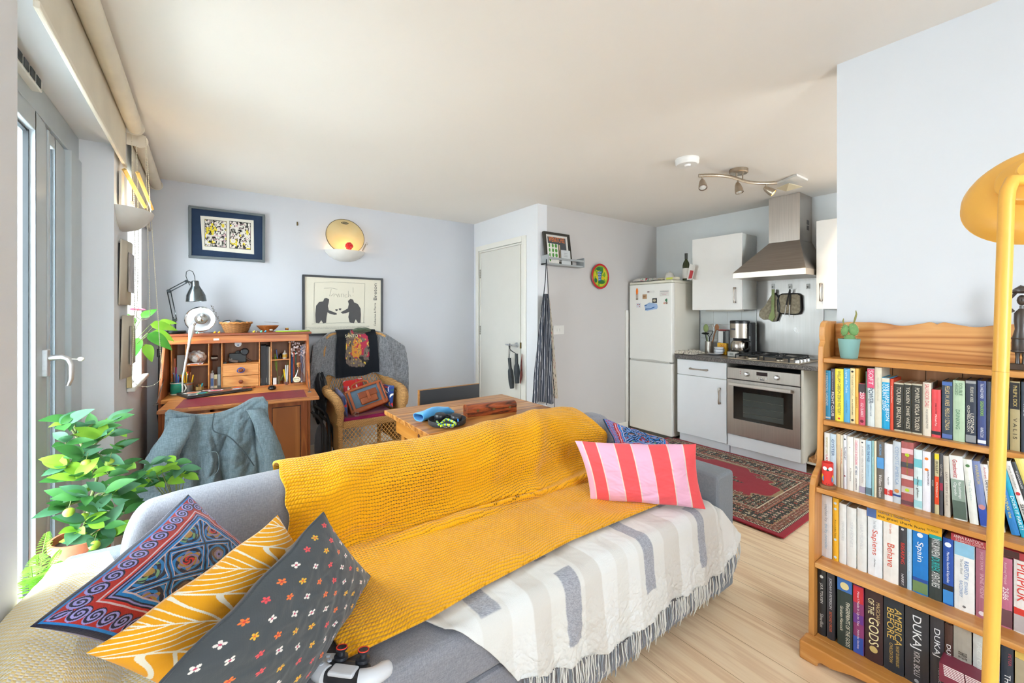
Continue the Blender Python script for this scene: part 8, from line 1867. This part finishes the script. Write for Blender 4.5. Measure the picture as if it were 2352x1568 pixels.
# ================================================================ plants
def leafm(name,c1,c2,spec=.5):
    m,nt,b=_nt(name);n=nd(nt,'ShaderNodeTexNoise',{'Vector':coord(nt),'Scale':9,'Detail':2}).outputs[0];nt.links.new(ramp(nt,n,[(.35,c1),(.65,c2)]),b.inputs['Base Color']);b.inputs['Roughness'].default_value=.5;b.inputs['Specular IOR Level'].default_value=.3
    t=nd(nt,'ShaderNodeBsdfTranslucent',{0:L4(c2)});x=nd(nt,'ShaderNodeMixShader',{0:.12,1:b.outputs[0],2:t.outputs[0]});nt.links.new(x.outputs[0],nt.nodes['Material Output'].inputs[0]);return m
def leaf(mb,p,d,up,L,W_,curl=.25,m=0,heart=False):
    p,d,up=Vector(p),Vector(d).normalized(),Vector(up);s=d.cross(up).normalized();n=s.cross(d).normalized();k=8;vs=[];fs=[]
    for i in range(k+1):
        t=i/k;w=W_*(math.sin(math.pi*min(1,t*1.02)**(.62 if heart else .85))**.8)*.5 if 0<i<k else .0006
        c=p+d*(L*t)+n*(-curl*L*t*t);vs+=[c-s*w+n*(w*.22),c-n*.0012*(0<i<k),c+s*w+n*(w*.22)]
    for i in range(k):a=i*3;fs+=[(a,a+1,a+4,a+3),(a+1,a+2,a+5,a+4)]
    mb.add(vs,fs,m,True)
terra=M('terracotta','b9694a',.8,var=.12,vs=20,bump=.15,bs=90);soilm=M('potting_soil','3f3128',.95,bump=.6)
def pot(x,y,z,r,h,t,mat=None):
    MB().lathe([(.001,0),(r*.68,0),(r*.90,h*.78),(r*.98,h*.80),(r,h),(r*.90,h),(r*.86,h*.82),(.001,h*.80)],(x,y,z),36).build('pot',mat or terra,t);MB().lathe([(.001,h*.84),(r*.87,h*.84)],(x,y,z),24).build('soil',soilm,t)
# citrus by the balcony door, on a stool hidden behind the sofa arm
cx,cy_=at(190,1240,Y=2.14).x,2.14;zr=at(190,1228,Y=2.14).z;ph=.15
stl=thing('plant_stool','low wooden stool under the citrus pot by the balcony door','stool',(cx,cy_,0));MB().box(cx-.11,cy_-.11,zr-ph-.025,cx+.11,cy_+.11,zr-ph-.001).build('stool_top',ow,stl,bevel=.004)
for sx in (-.09,.09):
    for sy in (-.09,.09):MB().cyl((cx+sx,cy_+sy,0),(cx+sx,cy_+sy,zr-ph-.026),.012,n=8).build('leg',ow,stl)
ct=thing('citrus_plant','citrus shrub with glossy leaves and small green fruit in a terracotta pot','plant',(cx,cy_,zr-ph));pot(cx,cy_,zr-ph,.088,ph,ct)
gl1=leafm('citrus_leaf','27582a','427c38');gl2=leafm('citrus_leaf_young','6fa52c','8fbb3c');gl3=leafm('citrus_leaf_grey','356344','53825f');bark=M('green_bark','6f7a48',.8,var=.2,vs=40)
rr=random.Random(21);br_=MB();lv=MB();base=Vector((cx,cy_,zr-.03))
def PT(px,py,y):return at(px,py,Y=y)
trunk=[base,PT(205,1160,2.20),PT(225,1080,2.24),PT(200,1040,2.22),PT(175,1000,2.22)]
tips=[(165,962,2.22),(140,975,2.15),(215,985,2.25),(245,970,2.28),(235,1005,2.2),(150,1020,2.12),(262,995,2.35),(270,1030,2.3),(190,1050,2.1),(235,1050,2.15),(150,1075,2.1),(140,1105,2.15),(175,1100,2.05),(210,1095,2.1),(250,1090,2.2),(285,1075,2.3),(300,1105,2.25),(240,1130,2.05),(200,1140,2.02),(165,1140,2.1),(150,1165,2.05),(275,1135,2.2),(310,1130,2.3),(225,1175,2.0),(260,1170,2.1),(195,1195,2.0),(240,1210,2.0),(215,1235,2.0),(285,1180,2.2),(320,1090,2.4),(345,1110,2.45),(180,1215,2.05),(262,1235,2.0),(300,1160,2.3)]
for (px,py,y) in tips:
    q=PT(px,py,y);q.x=max(q.x,-.50);k=min(range(len(trunk)),key=lambda i:(trunk[i]-q).length+max(0,trunk[i].z-q.z));r0=trunk[k]
    if k and py>1120:r0=trunk[1]
    path=smoothp([r0,r0.lerp(q,.5)+Vector((0,0,.015)),q],4);br_.tube(path,[.0035]*(len(path)-3)+[.0025,.002,.0012],6)
    for j in range(rr.choice((4,5,6))):
        a=rr.uniform(0,6.28)+j*2.4;el=rr.uniform(-.15,.75);d=Vector((math.cos(a)*math.cos(el),math.sin(a)*math.cos(el)*.7-.15,math.sin(el)));p=path[-1-(j % 3)]
        L=rr.uniform(.05,.095);e_=p+d*L
        if e_.x<-.515:d.x=abs(d.x)
        leaf(lv,p,d,(rr.uniform(-.5,.5),-.7,1),L,L*rr.uniform(.42,.56),rr.uniform(.05,.4),m=rr.choice((0,0,0,1,2,2)))
br_.tube(smoothp(trunk,5),.0055,8,m=0);br_.build('branches',bark,ct);lv.build('leaves',[gl1,gl2,gl3],ct)
frm2=M('citrus_fruit','9fb83a',.4,var=.25,vs=18,bump=.1,bs=200)
for (px,py,y) in ((198,1064,2.10),(252,1062,2.13),(158,1176,1.98),(192,1188,2.05),(217,1252,1.96),(210,1088,2.3)):q=PT(px,py,y);MB().ell(q,(.0155,.0155,.0145),16).build('fruit',frm2,ct);MB().tube([q+Vector((0,0,.014)),q+Vector((.004,.006,.035))],.0012,5).build('fruit_stalk',bark,ct)
# second leafy plant behind the sofa
sp2=thing('leafy_plant','smaller broad leaved plant in a terracotta pot just behind the sofa back','plant',(-.10,2.42,.35));pot(-.105,2.42,.33,.075,.13,sp2)
stl=thing('plant_stool','low wooden stool under the smaller plant behind the sofa','stool',(-.105,2.42,0));MB().box(-.19,2.335,.305,-.02,2.505,.3295).build('stool_top',ow,stl,bevel=.003)
for sx in (-.175,-.035):
    for sy in (2.35,2.49):MB().cyl((sx,sy,0),(sx,sy,.304),.011,n=8).build('leg',ow,stl)
lv=MB();br_=MB();b0=Vector((-.105,2.42,.44))
for (px,py) in ((345,1065),(372,1085),(400,1062),(415,1075),(405,1095),(360,1110),(335,1090),(385,1105),(425,1090)):
    q=PT(px,py,2.40+rr.uniform(-.05,.05));br_.tube(smoothp([b0,b0.lerp(q,.5),q],3),.002,5)
    for j in range(4):a=rr.uniform(0,6.28);d=Vector((math.cos(a),math.sin(a)*.6,rr.uniform(-.1,.5)));L=rr.uniform(.05,.08);leaf(lv,q,d,(0,-.8,1),L,L*.5,.2,m=rr.choice((0,1,2)))
br_.build('stems',bark,sp2);lv.build('leaves',[gl1,gl2,gl3],sp2)
# fern on the floor by the glass
fq=at(100,1330,Y=1.86);fn=thing('boston_fern','bright green fern with feathery fronds low beside the balcony door','plant',(-.40,1.84,.20));pot(-.42,1.88,.28,.07,.12,fn)
stl=thing('plant_stool','dark low stand under the fern by the balcony door','stool',(-.42,1.88,0));MB().lathe([(.001,0),(.06,0),(.03,.02),(.03,.25),(.075,.262),(.075,.2795),(.001,.2795)],(-.42,1.88,0),24).build('stand',M('dark_stand','4a3a30',.6),stl)
lv=MB();b0=Vector((-.42,1.88,.38));fl3=leafm('fern_leaf','6fae30','8cc24a')
for (px,py,y) in ((108,1222,1.86),(132,1290,1.80),(88,1272,1.82),(70,1300,1.78),(150,1300,1.84),(110,1310,1.72),(85,1322,1.76),(60,1330,1.80),(140,1262,1.9),(125,1318,1.75)):
    q=at(px,py,Y=y);q.x=max(-.51,q.x);pa=smoothp([b0,b0.lerp(q,.55)+Vector((0,0,.045)),q],12);lv.tube(pa,.0012,4,m=1)
    for i in range(3,len(pa)-1):
        t=(pa[i+1]-pa[i]).normalized();s=t.cross(Vector((0,0,1))).normalized();L=.026*math.sin(math.pi*min(1,.15+i/len(pa)*.85))+.004
        for sg in (-1,1):leaf(lv,pa[i],s*sg+t*.35,(0,0,1),L,.007,.1)
lv.build('fronds',[fl3,M('frond_rib','9ab84a',.6)],fn)
# anthurium on the window sill
ax,ay=-.435,3.60;an=thing('anthurium','anthurium with one pink flower in a terracotta pot on the window sill','plant',(ax,ay,zs+.004));pot(ax,ay,zs+.0045,.050,.095,an)
lv=MB();br_=MB();b0=Vector((ax,ay,zs+.09))
for (px,py,y,dx,dy,dz,L) in ((318,775,3.55,-.2,-.3,-.9,.16),(345,745,3.6,1,.0,-.15,.17),(372,740,3.7,1,.1,.05,.12),(340,765,3.5,.8,-.3,-.6,.19),(310,745,3.6,-.3,-.2,.5,.12),(325,730,3.7,.4,.2,.4,.13),(335,790,3.55,.3,-.2,-1,.14),(308,790,3.6,-.3,-.3,-.8,.13),(352,760,3.65,1,-.2,-.5,.15)):
    q=at(px,py,Y=y);q.x=min(max(q.x,-.48),-.30) if px<340 else min(q.x,-.26);br_.tube(smoothp([b0,b0.lerp(q,.5)+Vector((0,0,.03)),q],4),.0022,5);d_=Vector((dx,dy,dz));
    if d_.x<0 and q.x+d_.x*L<-.5:d_.x=.1
    leaf(lv,q,d_,(0,-1,.8),L*.85,L*.42,.25,m=rr.choice((0,1)),heart=True)
q=at(321,712,Y=3.56);q.x=-.355;br_.tube(smoothp([b0,b0.lerp(q,.6)+Vector((.01,0,0)),q],5),.002,5);br_.build('stems',bark,an);lv.build('leaves',[leafm('anthurium_leaf','3f8a30','63a83c'),gl2],an)
mb=MB();
for a in range(5):leaf(mb,q,(math.cos(a*1.3),math.sin(a*1.3)*.6,.2),(0,-.5,1),.042,.034,.15,heart=True)
fl=mb.build('flower',M('pink_spathe','e0607c',.4,var=.2,vs=30),an);MB().tube([q,q+Vector((.006,0,.024))],[.004,.002],8).build('spadix',M('spadix','f0a0a8',.5),fl)
q0=at(302,840,X=-.352);tagit(MB().box(-.372,q0.y-.012,zs+.0045,-.350,q0.y+.012,zs+.115).build('upright_card',M('cream_edge','d9c48e',.7)),'slim cream booklet standing on edge at the near end of the window sill','booklet')

# ================================================================ small kitchen things
ZW=.9105
def kt(name,label,cat,px,py,X=None,Z=ZW,grp=None):p=at(px,py,Z=Z) if X is None else at(px,py,X=X);return thing(name,label,cat,tuple(p),grp),p
# coffee machine
t,p=kt('coffee_machine','black and steel filter coffee machine on the worktop left of the hob','coffee maker',1697,812,X=4.33);x,y=4.33,p.y+.0;stl_=brushed('coffee_steel','b5aca0','Z',.3,100,.06);h=at(1697,738,X=4.27).z-ZW
MB().box(x-.07,y-.085,ZW,x+.12,y+.085,ZW+.045).box(x+.05,y-.085,ZW+.046,x+.12,y+.085,ZW+h*.55).build('body',blk,t,bevel=.006)
MB().lathe([(.001,0),(.088,0),(.088,h*.42),(.001,h*.42)],(x+.02,y,ZW+h*.52),36).build('filter_housing',stl_,t);MB().lathe([(.001,0),(.090,0),(.090,h*.07),(.084,h*.085),(.001,h*.085)],(x+.02,y,ZW+h*.94),36).build('lid',blk,t)
MB().lathe([(.001,0),(.062,0),(.068,.02),(.068,.085),(.055,.105),(.001,.106)],(x-.005,y,ZW+.047),32).build('carafe',brushed('carafe_steel','b8b2aa','Z',.2,40,.1),t);MB().lathe([(.001,.107),(.050,.107),(.045,.122),(.001,.124)],(x-.005,y,ZW+.047),24).build('carafe_lid',blk,t)
MB().tube(smoothp([Vector((x-.02,y-.06,ZW+.155)),Vector((x-.035,y-.115,ZW+.15)),Vector((x-.035,y-.12,ZW+.09)),Vector((x-.02,y-.07,ZW+.06))],5),.010,10).build('carafe_handle',blk,t);MB().box(x+.0,y-.118,ZW,x+.10,y-.0885,ZW+h*.97).build('side_column',blk,t,bevel=.008)
MB().box(x-.069,y+.0,ZW+h*.75,x-.066,y+.045,ZW+h*.80).build('badge',M('badge_dark','3a3b42',.4),t)
for k in range(5):MB().ell((x-.002,y-.104,ZW+h*.36+k*.017),(.003,.008,.006),8).build('button',chrome,t)
t,p=kt('kitchen_scale','small silver kitchen timer box with display before the coffee machine','timer',1682,822,X=4.20);MB().box(4.19,p.y-.05,ZW,4.235,p.y+.045,ZW+.048).build('case',M('silver_plastic','c2bfb8',.35,.3),t,bevel=.005);MB().box(4.1885,p.y-.015,ZW+.015,4.1899,p.y+.022,ZW+.036).build('display',M('lcd','8f9088',.3),t)
# utensil pot
t,p=kt('utensil_pot','steel pot holding kitchen utensils beside the tea towel','pot',1629,806,X=4.40);ux_,uy_=4.40,p.y;MB().lathe([(.001,0),(.043,0),(.040,.125),(.037,.125),(.039,.004),(.001,.004)],(ux_,uy_,ZW),30).build('pot',steel,t)
def uten(nm,lb,dy,lean,H_,fn):b0=Vector((ux_,uy_+dy*.4,ZW+.02));b1=Vector((ux_-.01,uy_+dy+lean,ZW+H_));t_=thing(nm,lb,nm.split('_')[-1],tuple(b0),'utensils in the steel pot');fn(t_,b0,b1)
olv=M('olive_silicone','8a9a5c',.5);uten('olive_spoon','olive green spoon with a big oval bowl in the utensil pot',.012,.015,.22,lambda t_,a,b:(MB().cyl(a,b,.005,n=8).build('handle',olv,t_),MB().ell(b+Vector((0,.004,.045)),(.006,.029,.045),18).build('spoon_bowl',olv,t_)))
uten('black_ladle','black plastic ladle in the utensil pot',.018,.02,.20,lambda t_,a,b:(MB().cyl(a,b,.005,n=8).build('handle',blk,t_),MB().ell(b+Vector((-.01,-.005,.01)),(.03,.042,.012),16).build('ladle_bowl',blk,t_)))
uten('potato_masher','black looped masher in the utensil pot',-.005,-.005,.17,lambda t_,a,b:(MB().cyl(a,b,.005,n=8).build('handle',blk,t_),MB().tube(smoothp([b,b+Vector((0,.04,.05)),b+Vector((0,.035,.062)),b+Vector((0,-.03,.068)),b+Vector((0,-.035,.055)),b],5),.0035,6).build('loop',blk,t_)))
uten('wooden_spatula','brown wooden spoon leaning right in the utensil pot',-.02,-.06,.26,lambda t_,a,b:(MB().cyl(a,b,.006,n=8).build('handle',M('spoon_wood','a56f48',.6),t_),MB().ell(b+Vector((0,-.01,.02)),(.006,.024,.034),14).build('blade',M('spoon_wood','a56f48',.6),t_)))
def whisk(t_,a,b):
    MB().cyl(a,a.lerp(b,.6),.005,n=8).build('handle',chrome,t_);mb=MB();d=(b-a).normalized()
    for k in range(5):s=(k-2)/2;mb.tube(smoothp([a.lerp(b,.6),a.lerp(b,.85)+Vector((0,.034*s,.0)),b+Vector((0,.03*s,.04)),b+d*.07,b+Vector((.02,-.02*s,.04)),a.lerp(b,.85)+Vector((.02,-.03*s,0)),a.lerp(b,.6)],4),.0012,5)
    mb.build('wires',chrome,t_)
uten('steel_whisk','wire balloon whisk in the utensil pot',-.01,-.03,.25,whisk)
t,p=kt('coffee_tin','tall silver coffee canister with red lid behind the yellow box','canister',1659,800,X=4.42);zc_=at(1659,757,X=4.42).z;MB().box(4.40,p.y-.042,ZW,4.48,p.y+.042,zc_-.006).build('canister',brushed('canister_foil','c4c2bf','Z',.35,40),t,bevel=.012,seg=3);MB().box(4.397,p.y-.046,zc_-.006,4.483,p.y+.046,zc_).build('lid',M('lid_red','c9242c',.4),t,bevel=.003);MB().box(4.3985,p.y-.042,ZW+.02,4.3998,p.y-.018,zc_-.015).build('black_panel',blk,t);MB().ell((4.399,p.y+.018,ZW+.11),(.001,.020,.012),14).build('cup_print',M('cup_print','b9865a',.5),t)
t,p=kt('barley_box','yellow "orzo" box on the worktop by the coffee machine','box',1658,812,X=4.33);yb_=M('box_yellow','eeb51e',.5,var=.08);zc_=at(1658,788,X=4.33).z;MB().box(4.33,p.y-.048,ZW,4.37,p.y+.048,zc_).build('carton',yb_,t,bevel=.002);text('ORZO',(4.3294,p.y-.008,zc_-.027),(0,-1,0),(0,0,1),.062,.03,M('ink_c2401c','c2401c',.5),t,'lettering');MB().box(4.3285,p.y-.03,ZW+.03,4.3298,p.y+.01,ZW+.06).build('print',M('box_pale','d8dccb',.5),t)
t,p=kt('striped_tin','stack of white and grey striped round tins before the yellow box','tin',1651,808,X=4.27);MB().lathe([(.001,0),(.044,0),(.044,.028),(.042,.030),(.044,.032),(.044,.064),(.001,.066)],(4.27,p.y,ZW+.016),32).build('tin',M('tin_white','dadade',.35),t);MB().lathe([(.0442,.010),(.0446,.010),(.0446,.016),(.0442,.016)],(4.27,p.y,ZW+.016),32).lathe([(.0442,.042),(.0446,.042),(.0446,.048),(.0442,.048)],(4.27,p.y,ZW+.016),32).build('grey_stripe',M('tin_grey','6a6c74',.4),t)
tagit(MB().lathe([(.001,0),(.055,0),(.078,.013),(.074,.014),(.05,.004),(.001,.004)],(4.24,p.y+.03,ZW),36).build('white_dish',M('white_china','dcdcdf',.2)),'shallow white dish under the striped tins','dish')
def towel(x0,x1,y0,y1,z,name,label,colf,mat,amp,seed,n=90,base=.006):
    u=np.linspace(0,1,n)[:,None]*np.ones((1,n));v=np.linspace(0,1,n)[None]*np.ones((n,1));e=np.minimum(np.minimum(u,1-u),np.minimum(v,1-v));k=smoothstep(0,.12,e)
    P=np.stack([x0+(x1-x0)*u+.012*np.sin(v*9+seed),y0+(y1-y0)*v+.012*np.sin(u*8+seed),z+base+k*amp*(1+.55*vnoise(u*7,v*7,seed)+.25*np.abs(vnoise(u*18,v*16,seed+1)))],-1);return grid(name,P,mat,colf(u,v),label=label,cat='towel',thick=.004,offset=0)
def blk_print(u,v):c=np.broadcast_to(hexl('cdc4b4'),u.shape+(3,)).copy();q=gn(u,v,40,2);c[q>.5]=hexl('3a3834');c[q<-.85]=hexl('a86a5c');return c
cl_v=fabric('tea_towel','fff',400,.9,.3,vcol=True);p=at(1590,810,Z=ZW);towel(4.0,4.28,p.y-.15,p.y+.11,ZW,'tea_towel','crumpled cream tea towel with black print at the left end of the worktop',blk_print,cl_v,.020,3)
# on top of the fridge
ZF=1.6935
def redgrn(u,v):c=np.broadcast_to(hexl('c9c4bd'),u.shape+(3,)).copy();q=gn(u,v,14,7);c[q>.5]=hexl('7f9a88');c[(v>.35)&(v<.55)&(q<-.1)]=hexl('b8343a');c[(q<-.7)]=hexl('7a8088');return c
towel(3.945,4.22,2.80,3.115,ZF,'tea_towel','heap of white, green and red tea towels on the fridge',redgrn,cl_v,.024,5)
tagit(crumple((4.12,2.77,ZF+.021),(.10,.06,.018),12,M('calico_bag','c9bfa8',.9),'cloth_bag','folded beige cloth bag beside the tea towels on the fridge','bag'))
q=at(1538,636,X=4.15);t=thing('sugar_bowl','white lidded china bowl on top of the fridge','bowl',(4.15,q.y,ZF));MB().lathe([(.001,0),(.045,0),(.055,.03),(.050,.06),(.046,.065),(.001,.065)],(4.15,q.y,ZF),32).build('bowl',M('cream_china','d5cfc6',.2),t);ld_=MB().lathe([(.046,.066),(.040,.082),(.022,.096),(.001,.099)],(4.15,q.y,ZF),32).build('lid',M('cream_china','d5cfc6',.2),t);MB().ell((4.15,q.y,ZF+.106),(.008,.008,.009),10).build('knob',M('cream_china','d5cfc6',.2),ld_)
q=at(1540,640,X=4.0);t=thing('egg_box','pale egg carton with a yellow green label on the fridge edge','egg box',(4.02,q.y,ZF));MB().box(3.985,q.y-.075,ZF,4.06,q.y+.065,ZF+.030).build('carton',M('egg_carton','c9c2ae',.9,bump=.4),t,bevel=.010,seg=3);MB().box(3.9838,q.y-.035,ZF+.006,3.9848,q.y+.04,ZF+.026).build('printed_label',M('lime_label','cfd45c',.6),t)
q=at(1576,636,X=4.2);t=thing('wine_bottle','dark green wine bottle with white label on the fridge','bottle',(4.2,q.y,ZF));hb_z=at(1576,582,X=4.2).z-ZF;gb_=M('bottle_green','2c3318',.1);MB().lathe([(.001,0),(.036,0),(.037,hb_z*.55),(.030,hb_z*.66),(.014,hb_z*.76),(.013,hb_z*.97),(.015,hb_z),(.001,hb_z)],(4.2,q.y,ZF),28).build('bottle',gb_,t);MB().lathe([(.0374,.02),(.0378,.02),(.0378,hb_z*.45),(.0374,hb_z*.45)],(4.2,q.y,ZF),28,a0=math.pi*.6,a1=math.pi*1.6).build('paper_label',M('bottle_label','d2cfc8',.6),t);MB().lathe([(.0135,hb_z*.8),(.0155,hb_z*.8),(.0155,hb_z*.995),(.0155,hb_z*1.005),(.001,hb_z*1.006)],(4.2,q.y,ZF),20).build('foil',M('bottle_foil','23231f',.3),t)
q=at(1585,636,X=4.28);t=thing('clear_bottle','clear glass bottle partly behind the wine bottle on the fridge','bottle',(4.32,q.y-.01,ZF));MB().lathe([(.001,0),(.03,0),(.03,.16),(.012,.20),(.012,.24),(.014,.25)],(4.32,q.y-.01,ZF+.0003),24).build('bottle',clr,t)
q=at(1583,636,X=4.12);t=thing('leaflet','red and white leaflet leaning against the bottle on the fridge','leaflet',(4.12,q.y,ZF));MB().hexa([(4.12,q.y-.035,ZF),(4.12,q.y+.028,ZF),(4.124,q.y+.028,ZF),(4.124,q.y-.035,ZF),(4.13,q.y-.060,ZF+.14),(4.13,q.y-.0,ZF+.17),(4.134,q.y-.0,ZF+.17),(4.134,q.y-.060,ZF+.14)]).build('sheet',M('paper_white','dedbd6',.7),t);MB().hexa([(4.1185,q.y-.03,ZF+.01),(4.1185,q.y+.01,ZF+.01),(4.1195,q.y+.01,ZF+.01),(4.1195,q.y-.03,ZF+.01),(4.124,q.y-.045,ZF+.09),(4.124,q.y-.01,ZF+.10),(4.125,q.y-.01,ZF+.10),(4.125,q.y-.045,ZF+.09)]).build('red_block',M('carton_red','b8383c',.6),t)
# things hanging on the splashback
for k,px in enumerate((1776,1815,1856)):q=at(px,656,X=4.499);t=thing('adhesive_hook',('left','middle','empty right')[k]+' clear adhesive hook on the steel splashback','hook',tuple(q),'adhesive hooks on the splashback');MB().box(4.4955,q.y-.016,q.z-.028,4.4998,q.y+.016,q.z+.018).build('pad',M('hook_plastic','c9c9c6',.3),t,bevel=.003);MB().tube([(4.495,q.y,q.z-.005),(4.485,q.y,q.z-.018),(4.478,q.y,q.z-.008)],.003,6).build('prong',chrome,t)
mitt=M('printed_mitt','a79c86',.9,var=.28,vs=45)
def flatcloth(pts,X,th,nm,mat,par,bev=.008):return MB().prism([(-at(x,y,X=X).y,at(x,y,X=X).z) for x,y in pts],(X,0,0),(0,-1,0),(0,0,1),(th,0,0)).build(nm,mat,par,bevel=bev,seg=3)
t=thing('oven_mitt','printed oven mitt hanging left on the splashback','oven mitt',tuple(at(1768,700,X=4.47)));flatcloth([(1776,670),(1787,683),(1791,702),(1789,722),(1783,737),(1773,739),(1764,733),(1752,734),(1742,726),(1744,714),(1756,702),(1768,682)],4.468,.022,'mitt',mitt,t);MB().tube([at(x,y,X=4.466) for x,y in ((1776,670),(1787,683),(1791,702),(1789,722),(1783,738))],.004,6).build('piping',blk,t)
t=thing('olive_turner','olive green slotted turner hanging over the oven mitt','turner',tuple(at(1774,700,X=4.45)));flatcloth([(1772,664),(1779,664),(1778,715),(1780,728),(1774,738),(1765,732),(1766,724),(1771,714)],4.445,.008,'turner',olv,t,.003)
t=thing('pot_holder','square printed pot holder with black edge hanging on the splashback','pot holder',tuple(at(1812,698,X=4.47)));pts=[(1790,678),(1797,675),(1832,674),(1839,679),(1840,712),(1836,720),(1826,722),(1794,720),(1787,715),(1786,690)];flatcloth(pts,4.47,.015,'pad',mitt,t,.005);MB().tube([at(x,y,X=4.468) for x,y in pts],.006,8,closed=True).build('piping',blk,t)
t=thing('kitchen_tongs','black handled steel tongs hanging over the pot holder','tongs',tuple(at(1813,690,X=4.45)))
for (a,b,c) in (((1814,664),(1806,700),(1802,724)),((1815,664),(1814,700),(1812,728))):A_,B2,C2=(at(x,y,X=4.452) for x,y in (a,b,c));MB().tube([A_,B2],.006,8).build('handle',blk,t);MB().tube([B2,C2],[.004,.003],6).build('tine',chrome,t)

# ================================================================ game controller
gc=thing('game_controller','white and black game controller lying on the sofa seat by the floral cushion','controller',(.26,1.03,.47));GP=Vector((.262,1.022,.492));f_=Vector((.70,.72,0)).normalized();g_=Vector((-f_.y,f_.x,0))
Rg2=Matrix((f_,g_,Vector((0,0,1)))).transposed()@ RZ(.18,'Y');wpc=M('controller_white','d3d6dc',.35);bkc=M('controller_black','25272d',.35)
def G(x,y,z):return GP+Rg2 @ Vector((x,y,z))
for s_ in (-1,1):MB().tube(smoothp([G(-.012,s_*.040,.002),G(.0,s_*.066,.002),G(.045,s_*.078,-.006),G(.082,s_*.070,-.012)],5),[.021]*6+[.020]*5+[.017,.014,.011,.008,.003],16,flat=.85).build('grip',wpc,gc);st_=G(.028,s_*.028,.016);MB().lathe([(.001,0),(.017,0),(.016,.006),(.009,.008),(.008,.016),(.013,.019),(.0135,.023),(.010,.024),(.001,.022)],st_,22,R=Rg2).build('thumbstick',bkc,gc);MB().lathe([(.0105,.0236),(.0132,.0236),(.0128,.0250),(.0108,.0250)],st_,22,R=Rg2).build('stick_ring',M('neon_red','ee3c28',.4),gc)
MB().obox(G(.006,0,.0),(.052,.105,.030),Rg2).build('centre_body',bkc,gc,bevel=.010,seg=4);MB().obox(G(-.010,0,.0135),(.036,.062,.010),Rg2).build('touch_pad',wpc,gc,bevel=.004)
for (x,y) in ((-.008,.058),(.008,.046),(.008,.070),(.022,.058)):MB().lathe([(.001,0),(.0055,0),(.0055,.003),(.001,.0036)],G(x,y,.019),14,R=Rg2).build('button',M('clear_button','bcc2cc',.2),gc)
fit_texts()
